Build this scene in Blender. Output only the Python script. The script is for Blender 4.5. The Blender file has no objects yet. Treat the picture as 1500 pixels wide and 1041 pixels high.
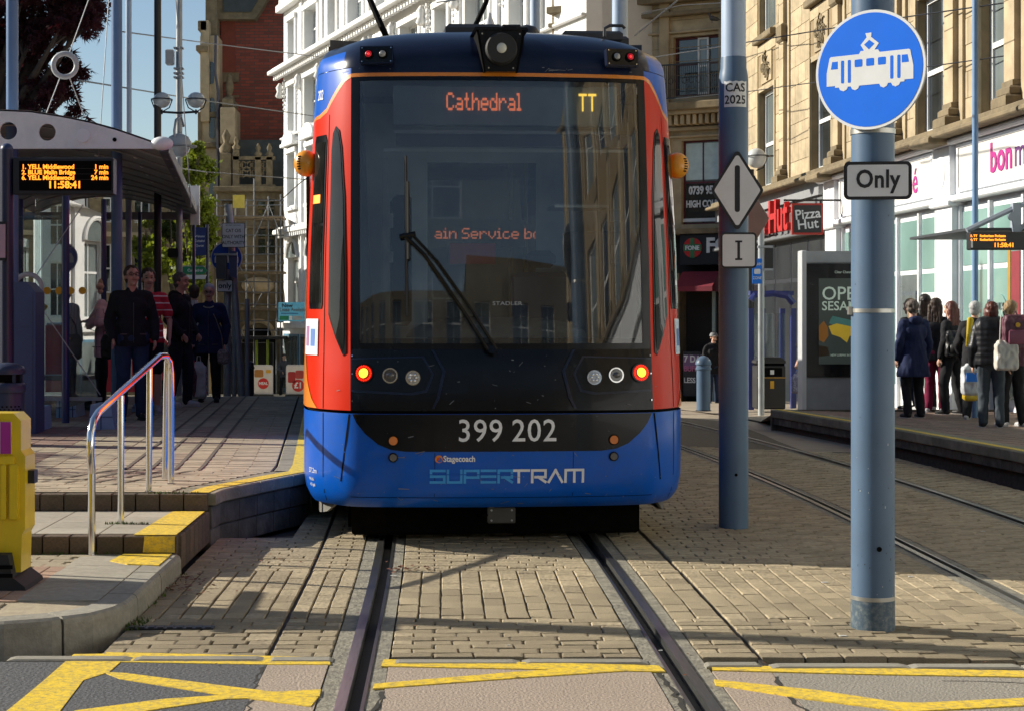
import bpy, bmesh, math, random
import numpy as np
from mathutils import Vector, Matrix, Euler
random.seed(7)
SC = bpy.context.scene
COL = SC.collection
# ---------------------------------------------------------------- camera, sky, sun
F = 2500.0; CXP = 650.0; HYP = 461.0; EYE = 1.58
cam_d = bpy.data.cameras.new('camera'); cam = bpy.data.objects.new('camera', cam_d); COL.objects.link(cam)
cam.location = (0, 0, EYE); cam.rotation_euler = (math.radians(90), 0, 0)
cam_d.sensor_width = 36; cam_d.lens = 60; cam_d.shift_x = 100/1500; cam_d.shift_y = -59.5/1500
cam_d.clip_end = 2000; cam_d.clip_start = 0.1
cam_d.dof.use_dof = True; cam_d.dof.focus_distance = 11.8; cam_d.dof.aperture_fstop = 32
SC.camera = cam
SUN_DIR = Vector((1, -0.28, -1.04*math.tan(math.radians(26)))).normalized()
world = bpy.data.worlds.new('World'); SC.world = world; world.use_nodes = True
wn = world.node_tree.nodes; wl = world.node_tree.links
sky = wn.new('ShaderNodeTexSky'); sky.sky_type = 'NISHITA'; sky.sun_disc = False
sky.sun_elevation = math.radians(27); sky.sun_rotation = math.atan2(-1, 0.28)
sky.air_density = 1.0; sky.dust_density = 0.4; sky.ozone_density = 1.6
bg = [n for n in wn if n.type == 'BACKGROUND'][0]
wl.new(sky.outputs[0], bg.inputs[0]); bg.inputs[1].default_value = 0.074
sun_d = bpy.data.lights.new('sun', 'SUN'); sun_d.energy = 5.0; sun_d.angle = math.radians(0.5); sun_d.color = (1.0, 0.93, 0.80)
sun = bpy.data.objects.new('sun', sun_d); COL.objects.link(sun)
sun.rotation_euler = SUN_DIR.to_track_quat('-Z', 'Y').to_euler()
SC.view_settings.view_transform = 'Standard'; SC.view_settings.look = 'None'
SC.view_settings.exposure = 0.6; SC.view_settings.gamma = 1
SC.cycles.max_bounces = 8; SC.cycles.transparent_max_bounces = 16
# ---------------------------------------------------------------- measuring helpers (metres in the place)
def X_(px, Y): return (px-CXP)*Y/F
def Z_(py, Y): return EYE-(py-HYP)*Y/F
def GP(px, py, z=0.0):
    Y = F*(EYE-z)/(py-HYP); return (X_(px, Y), Y)
def gz(X, Y):
    z = -0.04*max(0, min(X, 6)-2.2)*min(1, max(0, (40-Y)/10))
    z -= 0.042*max(0, min(Y, 110)-27)
    return z
# ---------------------------------------------------------------- materials
MATS = {}
def mat(name, col, rough=0.6, metal=0.0, var=0.12, scale=6.0, bump=0.0, bscale=40.0, island=0.0, spec=0.5,
        coat=0.0, dirt=0.0, dirtcol=(0.05, 0.045, 0.035), dscale=1.5, emit=None, estr=1.0, stretch=None):
    if name in MATS: return MATS[name]
    m = bpy.data.materials.new(name); m.use_nodes = True; MATS[name] = m
    nt = m.node_tree; N = nt.nodes; L = nt.links
    b = N['Principled BSDF']
    b.inputs['Roughness'].default_value = rough; b.inputs['Metallic'].default_value = metal
    b.inputs['Specular IOR Level'].default_value = spec
    if coat: b.inputs['Coat Weight'].default_value = coat; b.inputs['Coat Roughness'].default_value = 0.04
    tc = N.new('ShaderNodeTexCoord'); co = tc.outputs['Object']
    if island or True:
        geo = N.new('ShaderNodeNewGeometry')
    if stretch:
        mp = N.new('ShaderNodeMapping'); mp.inputs['Scale'].default_value = stretch
        L.new(co, mp.inputs[0]); co = mp.outputs[0]
    nz = N.new('ShaderNodeTexNoise'); nz.inputs['Scale'].default_value = scale; nz.inputs['Detail'].default_value = 6
    L.new(geo.outputs['Position'] if island == -1 else co, nz.inputs['Vector'])
    mr = N.new('ShaderNodeMapRange'); mr.inputs[1].default_value = 0.25; mr.inputs[2].default_value = 0.75
    mr.inputs[3].default_value = 1-var; mr.inputs[4].default_value = 1+var
    L.new(nz.outputs[0], mr.inputs[0])
    val = mr.outputs[0]
    if island > 0:
        oi = N.new('ShaderNodeObjectInfo')
        ad = N.new('ShaderNodeMath'); ad.operation = 'ADD'
        L.new(geo.outputs['Random Per Island'], ad.inputs[0]); L.new(oi.outputs['Random'], ad.inputs[1])
        fr = N.new('ShaderNodeMath'); fr.operation = 'FRACT'; L.new(ad.outputs[0], fr.inputs[0])
        m2 = N.new('ShaderNodeMapRange'); m2.inputs[3].default_value = 1-island; m2.inputs[4].default_value = 1+island
        L.new(fr.outputs[0], m2.inputs[0])
        mu = N.new('ShaderNodeMath'); mu.operation = 'MULTIPLY'; L.new(val, mu.inputs[0]); L.new(m2.outputs[0], mu.inputs[1]); val = mu.outputs[0]
    vm = N.new('ShaderNodeVectorMath'); vm.operation = 'SCALE'; vm.inputs[0].default_value = col[:3]
    L.new(val, vm.inputs['Scale'])
    out = vm.outputs[0]
    if dirt:
        n2 = N.new('ShaderNodeTexNoise'); n2.inputs['Scale'].default_value = dscale; n2.inputs['Detail'].default_value = 8
        n2.inputs['Roughness'].default_value = 0.7
        L.new(geo.outputs['Position'], n2.inputs['Vector'])
        r2 = N.new('ShaderNodeMapRange'); r2.inputs[1].default_value = 0.45; r2.inputs[2].default_value = 0.72; r2.inputs[4].default_value = dirt
        L.new(n2.outputs[0], r2.inputs[0])
        mx = N.new('ShaderNodeMix'); mx.data_type = 'RGBA'; mx.inputs[7].default_value = (*dirtcol, 1)
        L.new(r2.outputs[0], mx.inputs[0]); L.new(out, mx.inputs[6]); out = mx.outputs[2]
    L.new(out, b.inputs['Base Color'])
    if bump:
        n3 = N.new('ShaderNodeTexNoise'); n3.inputs['Scale'].default_value = bscale; n3.inputs['Detail'].default_value = 5
        L.new(co, n3.inputs['Vector'])
        bp = N.new('ShaderNodeBump'); bp.inputs['Strength'].default_value = bump; bp.inputs['Distance'].default_value = 0.01
        L.new(n3.outputs[0], bp.inputs['Height']); L.new(bp.outputs[0], b.inputs['Normal'])
    if emit:
        b.inputs['Emission Color'].default_value = (*emit, 1); b.inputs['Emission Strength'].default_value = estr
    return m
def glass_mat(name, tint=(0.75, 0.8, 0.8), ior=1.5, rough=0.0, dirt=0.03, grime_haze=(0.6, 0.62, 0.6)):
    if name in MATS: return MATS[name]
    m = bpy.data.materials.new(name); m.use_nodes = True; MATS[name] = m
    nt = m.node_tree; N = nt.nodes; L = nt.links
    N.remove(N['Principled BSDF']); out = N['Material Output']
    tr = N.new('ShaderNodeBsdfTransparent'); tr.inputs[0].default_value = (*tint, 1)
    gl = N.new('ShaderNodeBsdfGlossy'); gl.inputs['Roughness'].default_value = rough; gl.inputs[0].default_value = (1, 1, 1, 1)
    fr = N.new('ShaderNodeFresnel'); fr.inputs[0].default_value = ior
    mx = N.new('ShaderNodeMixShader'); L.new(fr.outputs[0], mx.inputs[0]); L.new(tr.outputs[0], mx.inputs[1]); L.new(gl.outputs[0], mx.inputs[2])
    df = N.new('ShaderNodeBsdfDiffuse'); df.inputs[0].default_value = (*grime_haze, 1)
    tc = N.new('ShaderNodeTexCoord'); nz = N.new('ShaderNodeTexNoise'); nz.inputs['Scale'].default_value = 2.5; nz.inputs['Detail'].default_value = 8
    L.new(tc.outputs['Object'], nz.inputs['Vector'])
    mr = N.new('ShaderNodeMapRange'); mr.inputs[1].default_value = 0.3; mr.inputs[2].default_value = 0.8; mr.inputs[3].default_value = dirt*0.4; mr.inputs[4].default_value = dirt*2
    L.new(nz.outputs[0], mr.inputs[0])
    m2 = N.new('ShaderNodeMixShader'); L.new(mr.outputs[0], m2.inputs[0]); L.new(mx.outputs[0], m2.inputs[1]); L.new(df.outputs[0], m2.inputs[2])
    L.new(m2.outputs[0], out.inputs[0])
    return m
def stripe_mat(name, cols, axis, freq, rough=0.8, duty=0.5, wob=0.0):
    m = bpy.data.materials.new(name); m.use_nodes = True; MATS[name] = m
    N = m.node_tree.nodes; L = m.node_tree.links; b = N['Principled BSDF']; b.inputs['Roughness'].default_value = rough
    tc = N.new('ShaderNodeTexCoord'); sp = N.new('ShaderNodeSeparateXYZ'); L.new(tc.outputs['Object'], sp.inputs[0])
    a = N.new('ShaderNodeMath'); a.operation = 'MULTIPLY'; a.inputs[1].default_value = freq; L.new(sp.outputs[axis], a.inputs[0])
    nz = N.new('ShaderNodeTexNoise'); nz.inputs['Scale'].default_value = 5; L.new(tc.outputs['Object'], nz.inputs['Vector'])
    w = N.new('ShaderNodeMath'); w.operation = 'MULTIPLY_ADD'; w.inputs[1].default_value = wob; L.new(nz.outputs[0], w.inputs[0]); L.new(a.outputs[0], w.inputs[2])
    f = N.new('ShaderNodeMath'); f.operation = 'FRACT'; L.new(w.outputs[0], f.inputs[0])
    c = N.new('ShaderNodeMath'); c.operation = 'LESS_THAN'; c.inputs[1].default_value = duty; L.new(f.outputs[0], c.inputs[0])
    mx = N.new('ShaderNodeMix'); mx.data_type = 'RGBA'; mx.inputs[6].default_value = (*cols[0], 1); mx.inputs[7].default_value = (*cols[1], 1)
    L.new(c.outputs[0], mx.inputs[0]); L.new(mx.outputs[2], b.inputs['Base Color'])
    return m
# ---------------------------------------------------------------- mesh builder
class MB:
    def __init__(s): s.v = []; s.f = []; s.m = []; s.cur = 0
    def add(s, vs, fs):
        o = len(s.v); s.v += [tuple(v) for v in vs]
        for f in fs: s.f.append(tuple(i+o for i in f)); s.m.append(s.cur)
        return s
    def box(s, x0, x1, y0, y1, z0, z1, M=None, bev=0.0):
        if bev > 0:
            b = bev
            vs = []
            for z, i in ((z0, b), (z0+b, 0), (z1-b, 0), (z1, b)):
                vs += [(x0+i, y0+i, z), (x1-i, y0+i, z), (x1-i, y1-i, z), (x0+i, y1-i, z)]
            fs = [(3, 2, 1, 0), (12, 13, 14, 15)]
            for k in range(3):
                for j in range(4):
                    a = k*4+j; c = k*4+(j+1) % 4
                    fs.append((a, c, c+4, a+4))
        else:
            vs = [(x0,y0,z0),(x1,y0,z0),(x1,y1,z0),(x0,y1,z0),(x0,y0,z1),(x1,y0,z1),(x1,y1,z1),(x0,y1,z1)]
            fs = [(3,2,1,0),(4,5,6,7),(0,1,5,4),(1,2,6,5),(2,3,7,6),(3,0,4,7)]
        if M is not None: vs = [M @ Vector(v) for v in vs]
        return s.add(vs, fs)
    def cyl(s, p0, p1, r0, r1=None, n=12, cap=True):
        r1 = r0 if r1 is None else r1
        p0 = Vector(p0); p1 = Vector(p1); d = (p1-p0)
        if d.length < 1e-9: return s
        q = d.to_track_quat('Z', 'Y').to_matrix()
        vs = []
        for p, r in ((p0, r0), (p1, r1)):
            for k in range(n):
                a = 2*math.pi*k/n
                vs.append(p+q @ Vector((r*math.cos(a), r*math.sin(a), 0)))
        fs = [(k, (k+1) % n, n+(k+1) % n, n+k) for k in range(n)]
        if cap: fs += [tuple(range(n-1, -1, -1)), tuple(range(n, 2*n))]
        return s.add(vs, fs)
    def tube(s, pts, r, n=8, cap=True):
        pts = [Vector(p) for p in pts]; rs = r if isinstance(r, (list, tuple)) else [r]*len(pts)
        vs = []; prev = None
        for i, p in enumerate(pts):
            d = (pts[min(i+1, len(pts)-1)]-pts[max(i-1, 0)]).normalized()
            if prev is None:
                up = Vector((0, 0, 1)) if abs(d.z) < 0.9 else Vector((1, 0, 0))
                a = d.cross(up).normalized()
            else: a = (prev-d*prev.dot(d)).normalized()
            prev = a; b = d.cross(a)
            for k in range(n):
                t = 2*math.pi*k/n; vs.append(p+(a*math.cos(t)+b*math.sin(t))*rs[i])
        fs = []
        for i in range(len(pts)-1):
            for k in range(n):
                k2 = (k+1) % n
                fs.append((i*n+k, i*n+k2, (i+1)*n+k2, (i+1)*n+k))
        if cap: fs += [tuple(range(n-1, -1, -1)), tuple(range((len(pts)-1)*n, len(pts)*n))]
        return s.add(vs, fs)
    def lathe(s, prof, o=(0, 0, 0), n=20, M=None):   # prof: (r, z)
        vs = []
        for r, z in prof:
            for k in range(n):
                a = 2*math.pi*k/n; v = Vector((r*math.cos(a), r*math.sin(a), z))
                if M is not None: v = M @ v
                vs.append(v+Vector(o))
        fs = []
        for i in range(len(prof)-1):
            for k in range(n):
                k2 = (k+1) % n
                fs.append((i*n+k, i*n+k2, (i+1)*n+k2, (i+1)*n+k))
        fs += [tuple(range(n-1, -1, -1)), tuple(range((len(prof)-1)*n, len(prof)*n))]
        return s.add(vs, fs)
    def prism(s, poly, z0, z1, M=None):       # poly in xy
        n = len(poly)
        ar = sum(poly[i][0]*poly[(i+1) % n][1]-poly[(i+1) % n][0]*poly[i][1] for i in range(n))
        if ar < 0: poly = poly[::-1]
        vs = [(x, y, z0) for x, y in poly]+[(x, y, z1) for x, y in poly]
        if M is not None: vs = [M @ Vector(v) for v in vs]
        fs = [tuple(range(n-1, -1, -1)), tuple(range(n, 2*n))]+[(k, (k+1) % n, n+(k+1) % n, n+k) for k in range(n)]
        return s.add(vs, fs)
    def sphere(s, c, r, n=14, sc=(1, 1, 1), M=None):
        c = Vector(c); m = n//2+1; vs = []; fs = []
        for i in range(m+1):
            th = math.pi*i/m
            for k in range(n):
                a = 2*math.pi*k/n
                v = Vector((r*sc[0]*math.sin(th)*math.cos(a), r*sc[1]*math.sin(th)*math.sin(a), r*sc[2]*math.cos(th)))
                if M is not None: v = M @ v
                vs.append(c+v)
        for i in range(m):
            for k in range(n):
                k2 = (k+1) % n; fs.append((i*n+k, (i+1)*n+k, (i+1)*n+k2, i*n+k2))
        return s.add(vs, fs)
    def capsule(s, p0, p1, r0, r1, n=12, flat=1.0, ax=None):
        p0 = Vector(p0); p1 = Vector(p1); d = p1-p0; L = max(d.length, 1e-6); d = d/L
        a = Vector(ax) if ax is not None else (Vector((1, 0, 0)) if abs(d.x) < 0.9 else Vector((0, 1, 0)))
        a = (a-d*a.dot(d)).normalized(); b = d.cross(a)
        rings = []
        for t in (-90, -60, -30, 0): rings.append((p0+d*(r0*math.sin(math.radians(t))), max(r0*math.cos(math.radians(t)), r0*0.05)))
        for t in (0, 30, 60, 90): rings.append((p1+d*(r1*math.sin(math.radians(t))), max(r1*math.cos(math.radians(t)), r1*0.05)))
        vs = []
        for c, r in rings:
            for k in range(n):
                t = 2*math.pi*k/n; vs.append(c+a*(r*math.cos(t))+b*(r*flat*math.sin(t)))
        fs = []
        m = len(rings)
        for i in range(m-1):
            for k in range(n):
                k2 = (k+1) % n; fs.append((i*n+k, i*n+k2, (i+1)*n+k2, (i+1)*n+k))
        fs += [tuple(range(n-1, -1, -1)), tuple(range((m-1)*n, m*n))]
        return s.add(vs, fs)
    def mesh(s, name, smooth=None):
        me = bpy.data.meshes.new(name); me.from_pydata(s.v, [], s.f)
        if any(s.m): me.polygons.foreach_set('material_index', s.m)
        if smooth is not None:
            me.polygons.foreach_set('use_smooth', [True]*len(me.polygons))
            if smooth < 180:
                me.set_sharp_from_angle(angle=math.radians(smooth))
        me.update(); return me
    def build(s, name, m, parent=None, smooth=None, world=True, **kw):
        """verts are in the place's metres; made relative to the parent's base when it is not turned"""
        if parent is not None and world:
            Mi = MW(parent).inverted()
            s.v = [tuple(Mi @ Vector(v)) for v in s.v]
        o = bpy.data.objects.new(name, s.mesh(name, smooth))
        for mm in (m if isinstance(m, (list, tuple)) else [m]): o.data.materials.append(mm)
        COL.objects.link(o)
        if parent is not None: o.parent = parent
        tag(o, **kw)
        return o
def MW(o):
    M = Matrix.Translation(o.location) @ o.rotation_euler.to_matrix().to_4x4() @ Matrix.Diagonal((*o.scale, 1))
    return MW(o.parent) @ M if o.parent else M
def tag(o, label=None, cat=None, group=None, kind=None):
    if label: o['label'] = label
    if cat: o['category'] = cat
    if group: o['group'] = group
    if kind: o['kind'] = kind
    return o
def thing(name, loc, label, cat, group=None, rz=0.0):
    o = bpy.data.objects.new(name, None); COL.objects.link(o); o.empty_display_size = 0.2
    o.location = loc; o.rotation_euler = (0, 0, rz)
    return tag(o, label, cat, group)
def copy_tree(o, parent=None):
    c = o.copy(); COL.objects.link(c)
    if parent is not None: c.parent = parent
    for ch in list(o.children): copy_tree(ch, c)
    return c
def inst(name, me, m, parent, loc, scale=(1, 1, 1), rz=0.0):
    """a piece that shares its mesh with its like; loc in the parent's own metres"""
    o = bpy.data.objects.new(name, me); COL.objects.link(o)
    o.parent = parent; o.location = loc; o.scale = scale; o.rotation_euler = (0, 0, rz)
    return o
def text_mesh(txt, size, bold=0.0, ext=0.002, align='CENTER', spacing=1.0):
    c = bpy.data.curves.new('t', 'FONT'); c.body = txt; c.size = size; c.align_x = align; c.align_y = 'CENTER'
    c.extrude = ext; c.offset = bold; c.space_character = spacing; c.resolution_u = 3
    o = bpy.data.objects.new('t', c); COL.objects.link(o)
    dg = bpy.context.evaluated_depsgraph_get(); dg.update()
    me = bpy.data.meshes.new_from_object(o.evaluated_get(dg)); bpy.data.objects.remove(o); bpy.data.curves.remove(c)
    return me
def text(name, txt, size, M, m, parent, bold=0.0, ext=0.002, align='CENTER', sx=1.0, spacing=1.0, **kw):
    """M maps the text's own plane (x right, y up, z towards the reader) to the place"""
    me = text_mesh(txt, size, bold, ext, align, spacing)
    me.transform(Matrix.Diagonal((sx, 1, 1, 1))); me.transform(M)
    if parent is not None: me.transform(MW(parent).inverted())
    me.materials.clear(); me.materials.append(m)
    o = bpy.data.objects.new(name, me); COL.objects.link(o)
    if parent is not None: o.parent = parent
    return tag(o, **kw)
def face_M(x, y, z, rz=0.0):
    """plane facing -Y (towards the camera) turned by rz about the vertical: text x->X, y->Z, z->-Y"""
    return Matrix.Translation((x, y, z)) @ Matrix.Rotation(rz, 4, 'Z') @ Matrix.Rotation(math.radians(90), 4, 'X')
def rrect(x0, x1, y0, y1, r, n=5):
    p = []
    for cx, cy, a in ((x1-r, y0+r, -90), (x1-r, y1-r, 0), (x0+r, y1-r, 90), (x0+r, y0+r, 180)):
        for k in range(n+1):
            t = math.radians(a+90*k/n); p.append((cx+r*math.cos(t), cy+r*math.sin(t)))
    return p
def circ(cx, cy, r, n=24): return [(cx+r*math.cos(2*math.pi*k/n), cy+r*math.sin(2*math.pi*k/n)) for k in range(n)]
# ---------------------------------------------------------------- palette
STEELBLUE = mat('steel_blue_paint', (0.088, 0.145, 0.225), 0.42, spec=0.3, var=0.08, scale=3, dirt=0.25, dirtcol=(0.08, 0.10, 0.14), dscale=3, bump=0.05, bscale=15)
NAVYPAINT = mat('navy_paint', (0.015, 0.02, 0.05), 0.35, var=0.1)
PALEPOLE = mat('pale_blue_paint', (0.33, 0.42, 0.55), 0.4, var=0.05, dirt=0.2, dirtcol=(0.2, 0.25, 0.3))
GALV = mat('galvanised_steel', (0.32, 0.34, 0.36), 0.45, metal=0.6, var=0.15, scale=8)
BLACKP = mat('black_paint', (0.012, 0.012, 0.014), 0.4, var=0.2)
CHROME = mat('polished_steel', (0.72, 0.73, 0.75), 0.12, metal=1.0, var=0.04, scale=20)
WHITEP = mat('white_paint', (0.78, 0.79, 0.80), 0.5, var=0.03)
SIGNW = mat('sign_white', (0.66, 0.67, 0.67), 0.45, var=0.04, dirt=0.2, dirtcol=(0.4, 0.4, 0.36), dscale=5)
SIGNK = mat('sign_black', (0.01, 0.01, 0.012), 0.45, var=0.1)
SIGNB = mat('sign_blue', (0.0, 0.18, 0.75), 0.4, var=0.03)
RUBBER = mat('black_rubber', (0.015, 0.015, 0.015), 0.7, var=0.2)
LED = mat('led_amber', (0.3, 0.08, 0.0), 0.5, emit=(1.0, 0.28, 0.02), estr=1.6)
LEDD = mat('led_dim_orange', (0.3, 0.08, 0.02), 0.5, emit=(1.0, 0.22, 0.08), estr=0.55)
LEDY = mat('led_yellow', (0.3, 0.2, 0.02), 0.5, emit=(1.0, 0.62, 0.08), estr=1.0)
GLASS = glass_mat('shelter_glass', (0.80, 0.86, 0.87), 1.5, dirt=0.05)
YPAINT = mat('yellow_road_paint', (0.78, 0.54, 0.03), 0.6, var=0.1, scale=14, bump=0.3, bscale=80, dirt=0.9, dirtcol=(0.19, 0.165, 0.12), dscale=30)
# ================================================================ GROUND AND PAVING
def gridsheet(x0, x1, y0, y1, nx, ny, zf):
    mb = MB(); vs = []; fs = []
    for j in range(ny+1):
        for i in range(nx+1):
            x = x0+(x1-x0)*i/nx; y = y0+(y1-y0)*j/ny; vs.append((x, y, zf(x, y)))
    for j in range(ny):
        for i in range(nx):
            a = j*(nx+1)+i; fs.append((a, a+1, a+nx+2, a+nx+1))
    return mb.add(vs, fs)
BED = mat('sand_bed', (0.075, 0.062, 0.045), 0.95, var=0.3, scale=20)
gridsheet(-60, 60, -30, 420, 60, 225, lambda x, y: gz(x, y)-0.09).build('ground', BED, kind='structure')
ASPH = mat('dark_asphalt', (0.080, 0.082, 0.086), 0.85, var=0.75, scale=65, bump=1.0, bscale=60, dirt=0.25, dirtcol=(0.10, 0.09, 0.08), dscale=2)
TARG = mat('grey_beige_asphalt', (0.27, 0.245, 0.205), 0.9, var=0.45, scale=80, bump=0.9, bscale=80, dirt=0.3, dirtcol=(0.17, 0.15, 0.12), dscale=1.6)
TARP = mat('pinkish_asphalt', (0.345, 0.275, 0.215), 0.9, var=0.4, scale=80, bump=0.8, bscale=80, dirt=0.25, dirtcol=(0.22, 0.175, 0.13), dscale=1.6)
CONC = mat('track_concrete', (0.19, 0.175, 0.145), 0.85, var=0.2, scale=9, bump=0.4, bscale=60, dirt=0.4, dirtcol=(0.09, 0.08, 0.07), dscale=4)
KERBM = mat('granite_kerb', (0.29, 0.27, 0.22), 0.8, var=0.18, scale=30, bump=0.4, bscale=90, dirt=0.5, dirtcol=(0.12, 0.11, 0.08), dscale=2.5, island=0.08)
SETTM = mat('buff_sett', (0.345, 0.28, 0.178), 0.85, var=0.28, scale=22, bump=0.9, bscale=45, island=0.17, dirt=0.45, dirtcol=(0.17, 0.135, 0.085), dscale=1.2)
def c1(Y):    # centre line of the tram's track
    if Y < 9: return 0.335
    if Y < 23: return 0.335-0.0025*(Y-9)**2
    return 0.335-0.49-0.07*(Y-23)
def c2(Y):    # the other track
    return 3.97-(0.006*(Y-13)**2 if 13 < Y < 40 else (0.006*27*27+0.32*(Y-40) if Y >= 40 else 0))
HG = 0.7175
# road near the camera
def sheet(name, poly, m, z=0.0, th=0.06, parent=None, **kw):
    return MB().prism(poly, z-th, z).build(name, m, parent, **kw)
sheet('asphalt_road', [(-30, -25), (-0.80, -25), (-0.80, 7.78), (-30, 7.78)], ASPH, kind='structure')
rl, rr = c1(0)-HG, c1(0)+HG
sheet('track_road', [(-0.797, -25), (rl-0.14, -25), (rl-0.14, 7.74), (-0.797, 7.74)], TARP, kind='structure')
sheet('track_road', [(rl+0.133, -25), (rr-0.133, -25), (rr-0.133, 7.70), (rl+0.133, 7.70)], TARP, kind='structure')
sheet('track_road', [(rr+0.14, -25), (1.45, -25), (1.45, 7.58), (rr+0.14, 7.58)], TARP, kind='structure')
mbr = MB()
for (xa, xb) in ((1.455, c2(0)-HG-0.1), (c2(0)-HG+0.12, c2(0)+HG-0.1), (c2(0)+HG+0.12, 30)):
    mbr.prism([(xa, -25), (xb, -25), (xb, 7.60), (xa, 7.60)], -0.06+gz(xa, 5), gz((xa+xb)/2, 5)*0)
mbr.build('grey_road', TARG, kind='structure')
# yellow box markings (thin raised paint)
ym = thing('box_junction_marking', (0, 7.4, 0), 'yellow crisscross box junction lines painted on the road in the foreground', 'road marking')
pz_ = [0.0015]
def paint(pts):
    pz_[0] += 0.0004; z = pz_[0]
    MB().prism([GP(*p) for p in pts], -0.002, z+0.0010).build('painted_line', YPAINT, ym)
paint([(155, 955), (300, 958), (482, 963), (484, 973), (385, 973), (150, 969)])
paint([(108, 958), (190, 957), (160, 984), (122, 996), (88, 1041), (75, 1060), (-20, 1065), (30, 1025), (66, 995)])
paint([(150, 984), (185, 986), (340, 1006), (466, 1021), (455, 1035), (330, 1019), (175, 994)])
paint([(110, 1041), (240, 1024), (390, 1014), (470, 1010), (468, 1020), (330, 1024), (215, 1041), (180, 1050), (90, 1052)])
paint([(562, 966), (760, 970), (965, 975), (975, 984), (760, 980), (558, 976)])
paint([(548, 1002), (760, 984), (930, 974), (960, 980), (760, 993), (546, 1009)])
paint([(1043, 975), (1270, 979), (1500, 983), (1700, 986), (1700, 995), (1500, 992), (1270, 988), (1043, 982)])
paint([(1046, 996), (1200, 1012), (1310, 1029), (1350, 1030), (1500, 1023), (1700, 1014), (1700, 1024), (1500, 1034), (1330, 1043), (1180, 1024), (1048, 1003)])
# flush kerb between road and setts
kb = thing('flush_kerb', (0, 7.8, 0), 'flush grey granite kerb stones between the road and the tram setts', 'kerb')
kme = MB().box(-0.5, 0.5, -0.5, 0.5, -0.5, 0.5, bev=0.06).mesh('kerb_stone'); kme.materials.append(KERBM)
for (xa, xb, yc) in ((-2.0, -0.82, 7.83), (-0.80, rl-0.12, 7.82), (rl+0.14, rr-0.12, 7.77), (rr+0.12, 1.43, 7.68), (1.46, 6.6, 7.655)):
    x = xa
    while x < xb-0.05:
        w = min(random.uniform(0.5, 0.72), xb-x)
        if xb-x-w < 0.2: w = xb-x
        inst('kerb_stone', kme, KERBM, kb, (x+w/2, yc-7.8+random.uniform(-.006, .006), -0.055+random.uniform(-.002, .003)), (w-0.008, 0.085, 0.13))
        x += w
# the setts: each near one is a piece, the others one mesh
settme = []
for k in range(4):
    mb = MB(); rnd = random.Random(k)
    mb.box(-0.5, 0.5, -0.5, 0.5, -0.5, 0.5, bev=0.04)
    mb.v = [(x+rnd.uniform(-.02, .02), y+rnd.uniform(-.03, .03), z+(rnd.uniform(-.025, .025) if z > 0.4 else 0)) for x, y, z in mb.v]
    me = mb.mesh('sett', 40); me.materials.append(SETTM); settme.append(me)
paving = MB().box(-1.6, 6.9, 7.9, 8.0, -0.30, -0.2).build('tramway_paving', BED, kind='structure')
JOINT = mat('sett_jointing', (0.125, 0.10, 0.066), 0.95, var=0.3, scale=25)

LANES = []      # (left function, right function) of each strip between the rails
def lanes(Y):
    a, b = c1(Y), c2(Y)
    kerbx = -1.62 if Y < 12.1 else max(-1.62+(Y-12.1)*0.4, -1.08-0.07*max(0, Y-13.4)) if Y < 13.5 else -1.08-0.07*(Y-13.4)
    if Y > 12.1: kerbx -= 0.02
    return [(kerbx+0.02, a-HG-0.44), (a-HG-0.425, a-HG-0.14), (a-HG+0.135, a+HG-0.135), (a+HG+0.14, a+HG+0.40), (a+HG+0.42, b-HG-0.14),
            (b-HG+0.135, b+HG-0.135), (b+HG+0.14, b+HG+1.05)]
def lane_sheets():
    mb = MB()
    for y in np.arange(7.9, 30, .4):
        for (p, q), (p2, q2) in zip(lanes(y), lanes(y+.4)):
            if q-p < .05 or q2-p2 < .05: continue
            mb.add([(p, y, gz(p, y)-.010), (q, y, gz(q, y)-.010), (q2, y+.4, gz(q2, y+.4)-.010), (p2, y+.4, gz(p2, y+.4)-.010)], [(0, 1, 2, 3)])
    mb.build('jointing', JOINT, paving, kind='stuff')
lane_sheets()
setts = []   # (x, y, w, d)
Y = 7.89
row = 0
def lay_rows(ya, yb, pitch, bw):
    global row
    Y = ya
    while Y < yb-1e-6:
        for li, (xa, xb) in enumerate(lanes(Y+pitch/2)):
            if xb-xa < 0.05: continue
            ys = ya if li != 2 else ya
            x = xa; off = (row % 2)*bw*0.5
            first = True
            while x < xb-0.01:
                w = bw*random.uniform(0.85, 1.15) if not first else max(0.06, bw-off) if off else bw
                first = False
                if xb-(x+w) < 0.07: w = xb-x
                setts.append((x+w/2, Y+pitch/2, w-0.007, pitch-0.006)); x += w
        Y += pitch; row += 1
def lay_cols(ya, yb, bw, bl):
    for li, (xa, xb) in enumerate(lanes((ya+yb)/2)):
        n = max(1, round((xb-xa)/bw)); w = (xb-xa)/n
        for i in range(n):
            Y = ya-(bl*random.random()*0.9)
            while Y < yb:
                a = max(Y, ya); b = min(Y+bl, yb)
                if b-a > 0.03: setts.append((xa+w*(i+.5), (a+b)/2, w-0.009, b-a-0.0015))
                Y += bl
lay_rows(7.89, 8.89, 0.1, 0.2)
lay_cols(8.89, 10.56, 0.113, 0.215)
lay_rows(10.56, 20.96, 0.104, 0.2)
setts = [s for s in setts if 6.9 > s[0] > -1.63]
def vis_px(s):
    x, y, w, d = s
    return (w*F/y)*(d*F*EYE/y/y)
def inview(s): return -50 < CXP+F*s[0]/s[1] < 1550
order = sorted(range(len(setts)), key=lambda i: -(vis_px(setts[i]) if inview(setts[i]) and not (10.9 < setts[i][1] and -0.6 < setts[i][0] < 1.6) else 0))
mb = MB()
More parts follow.
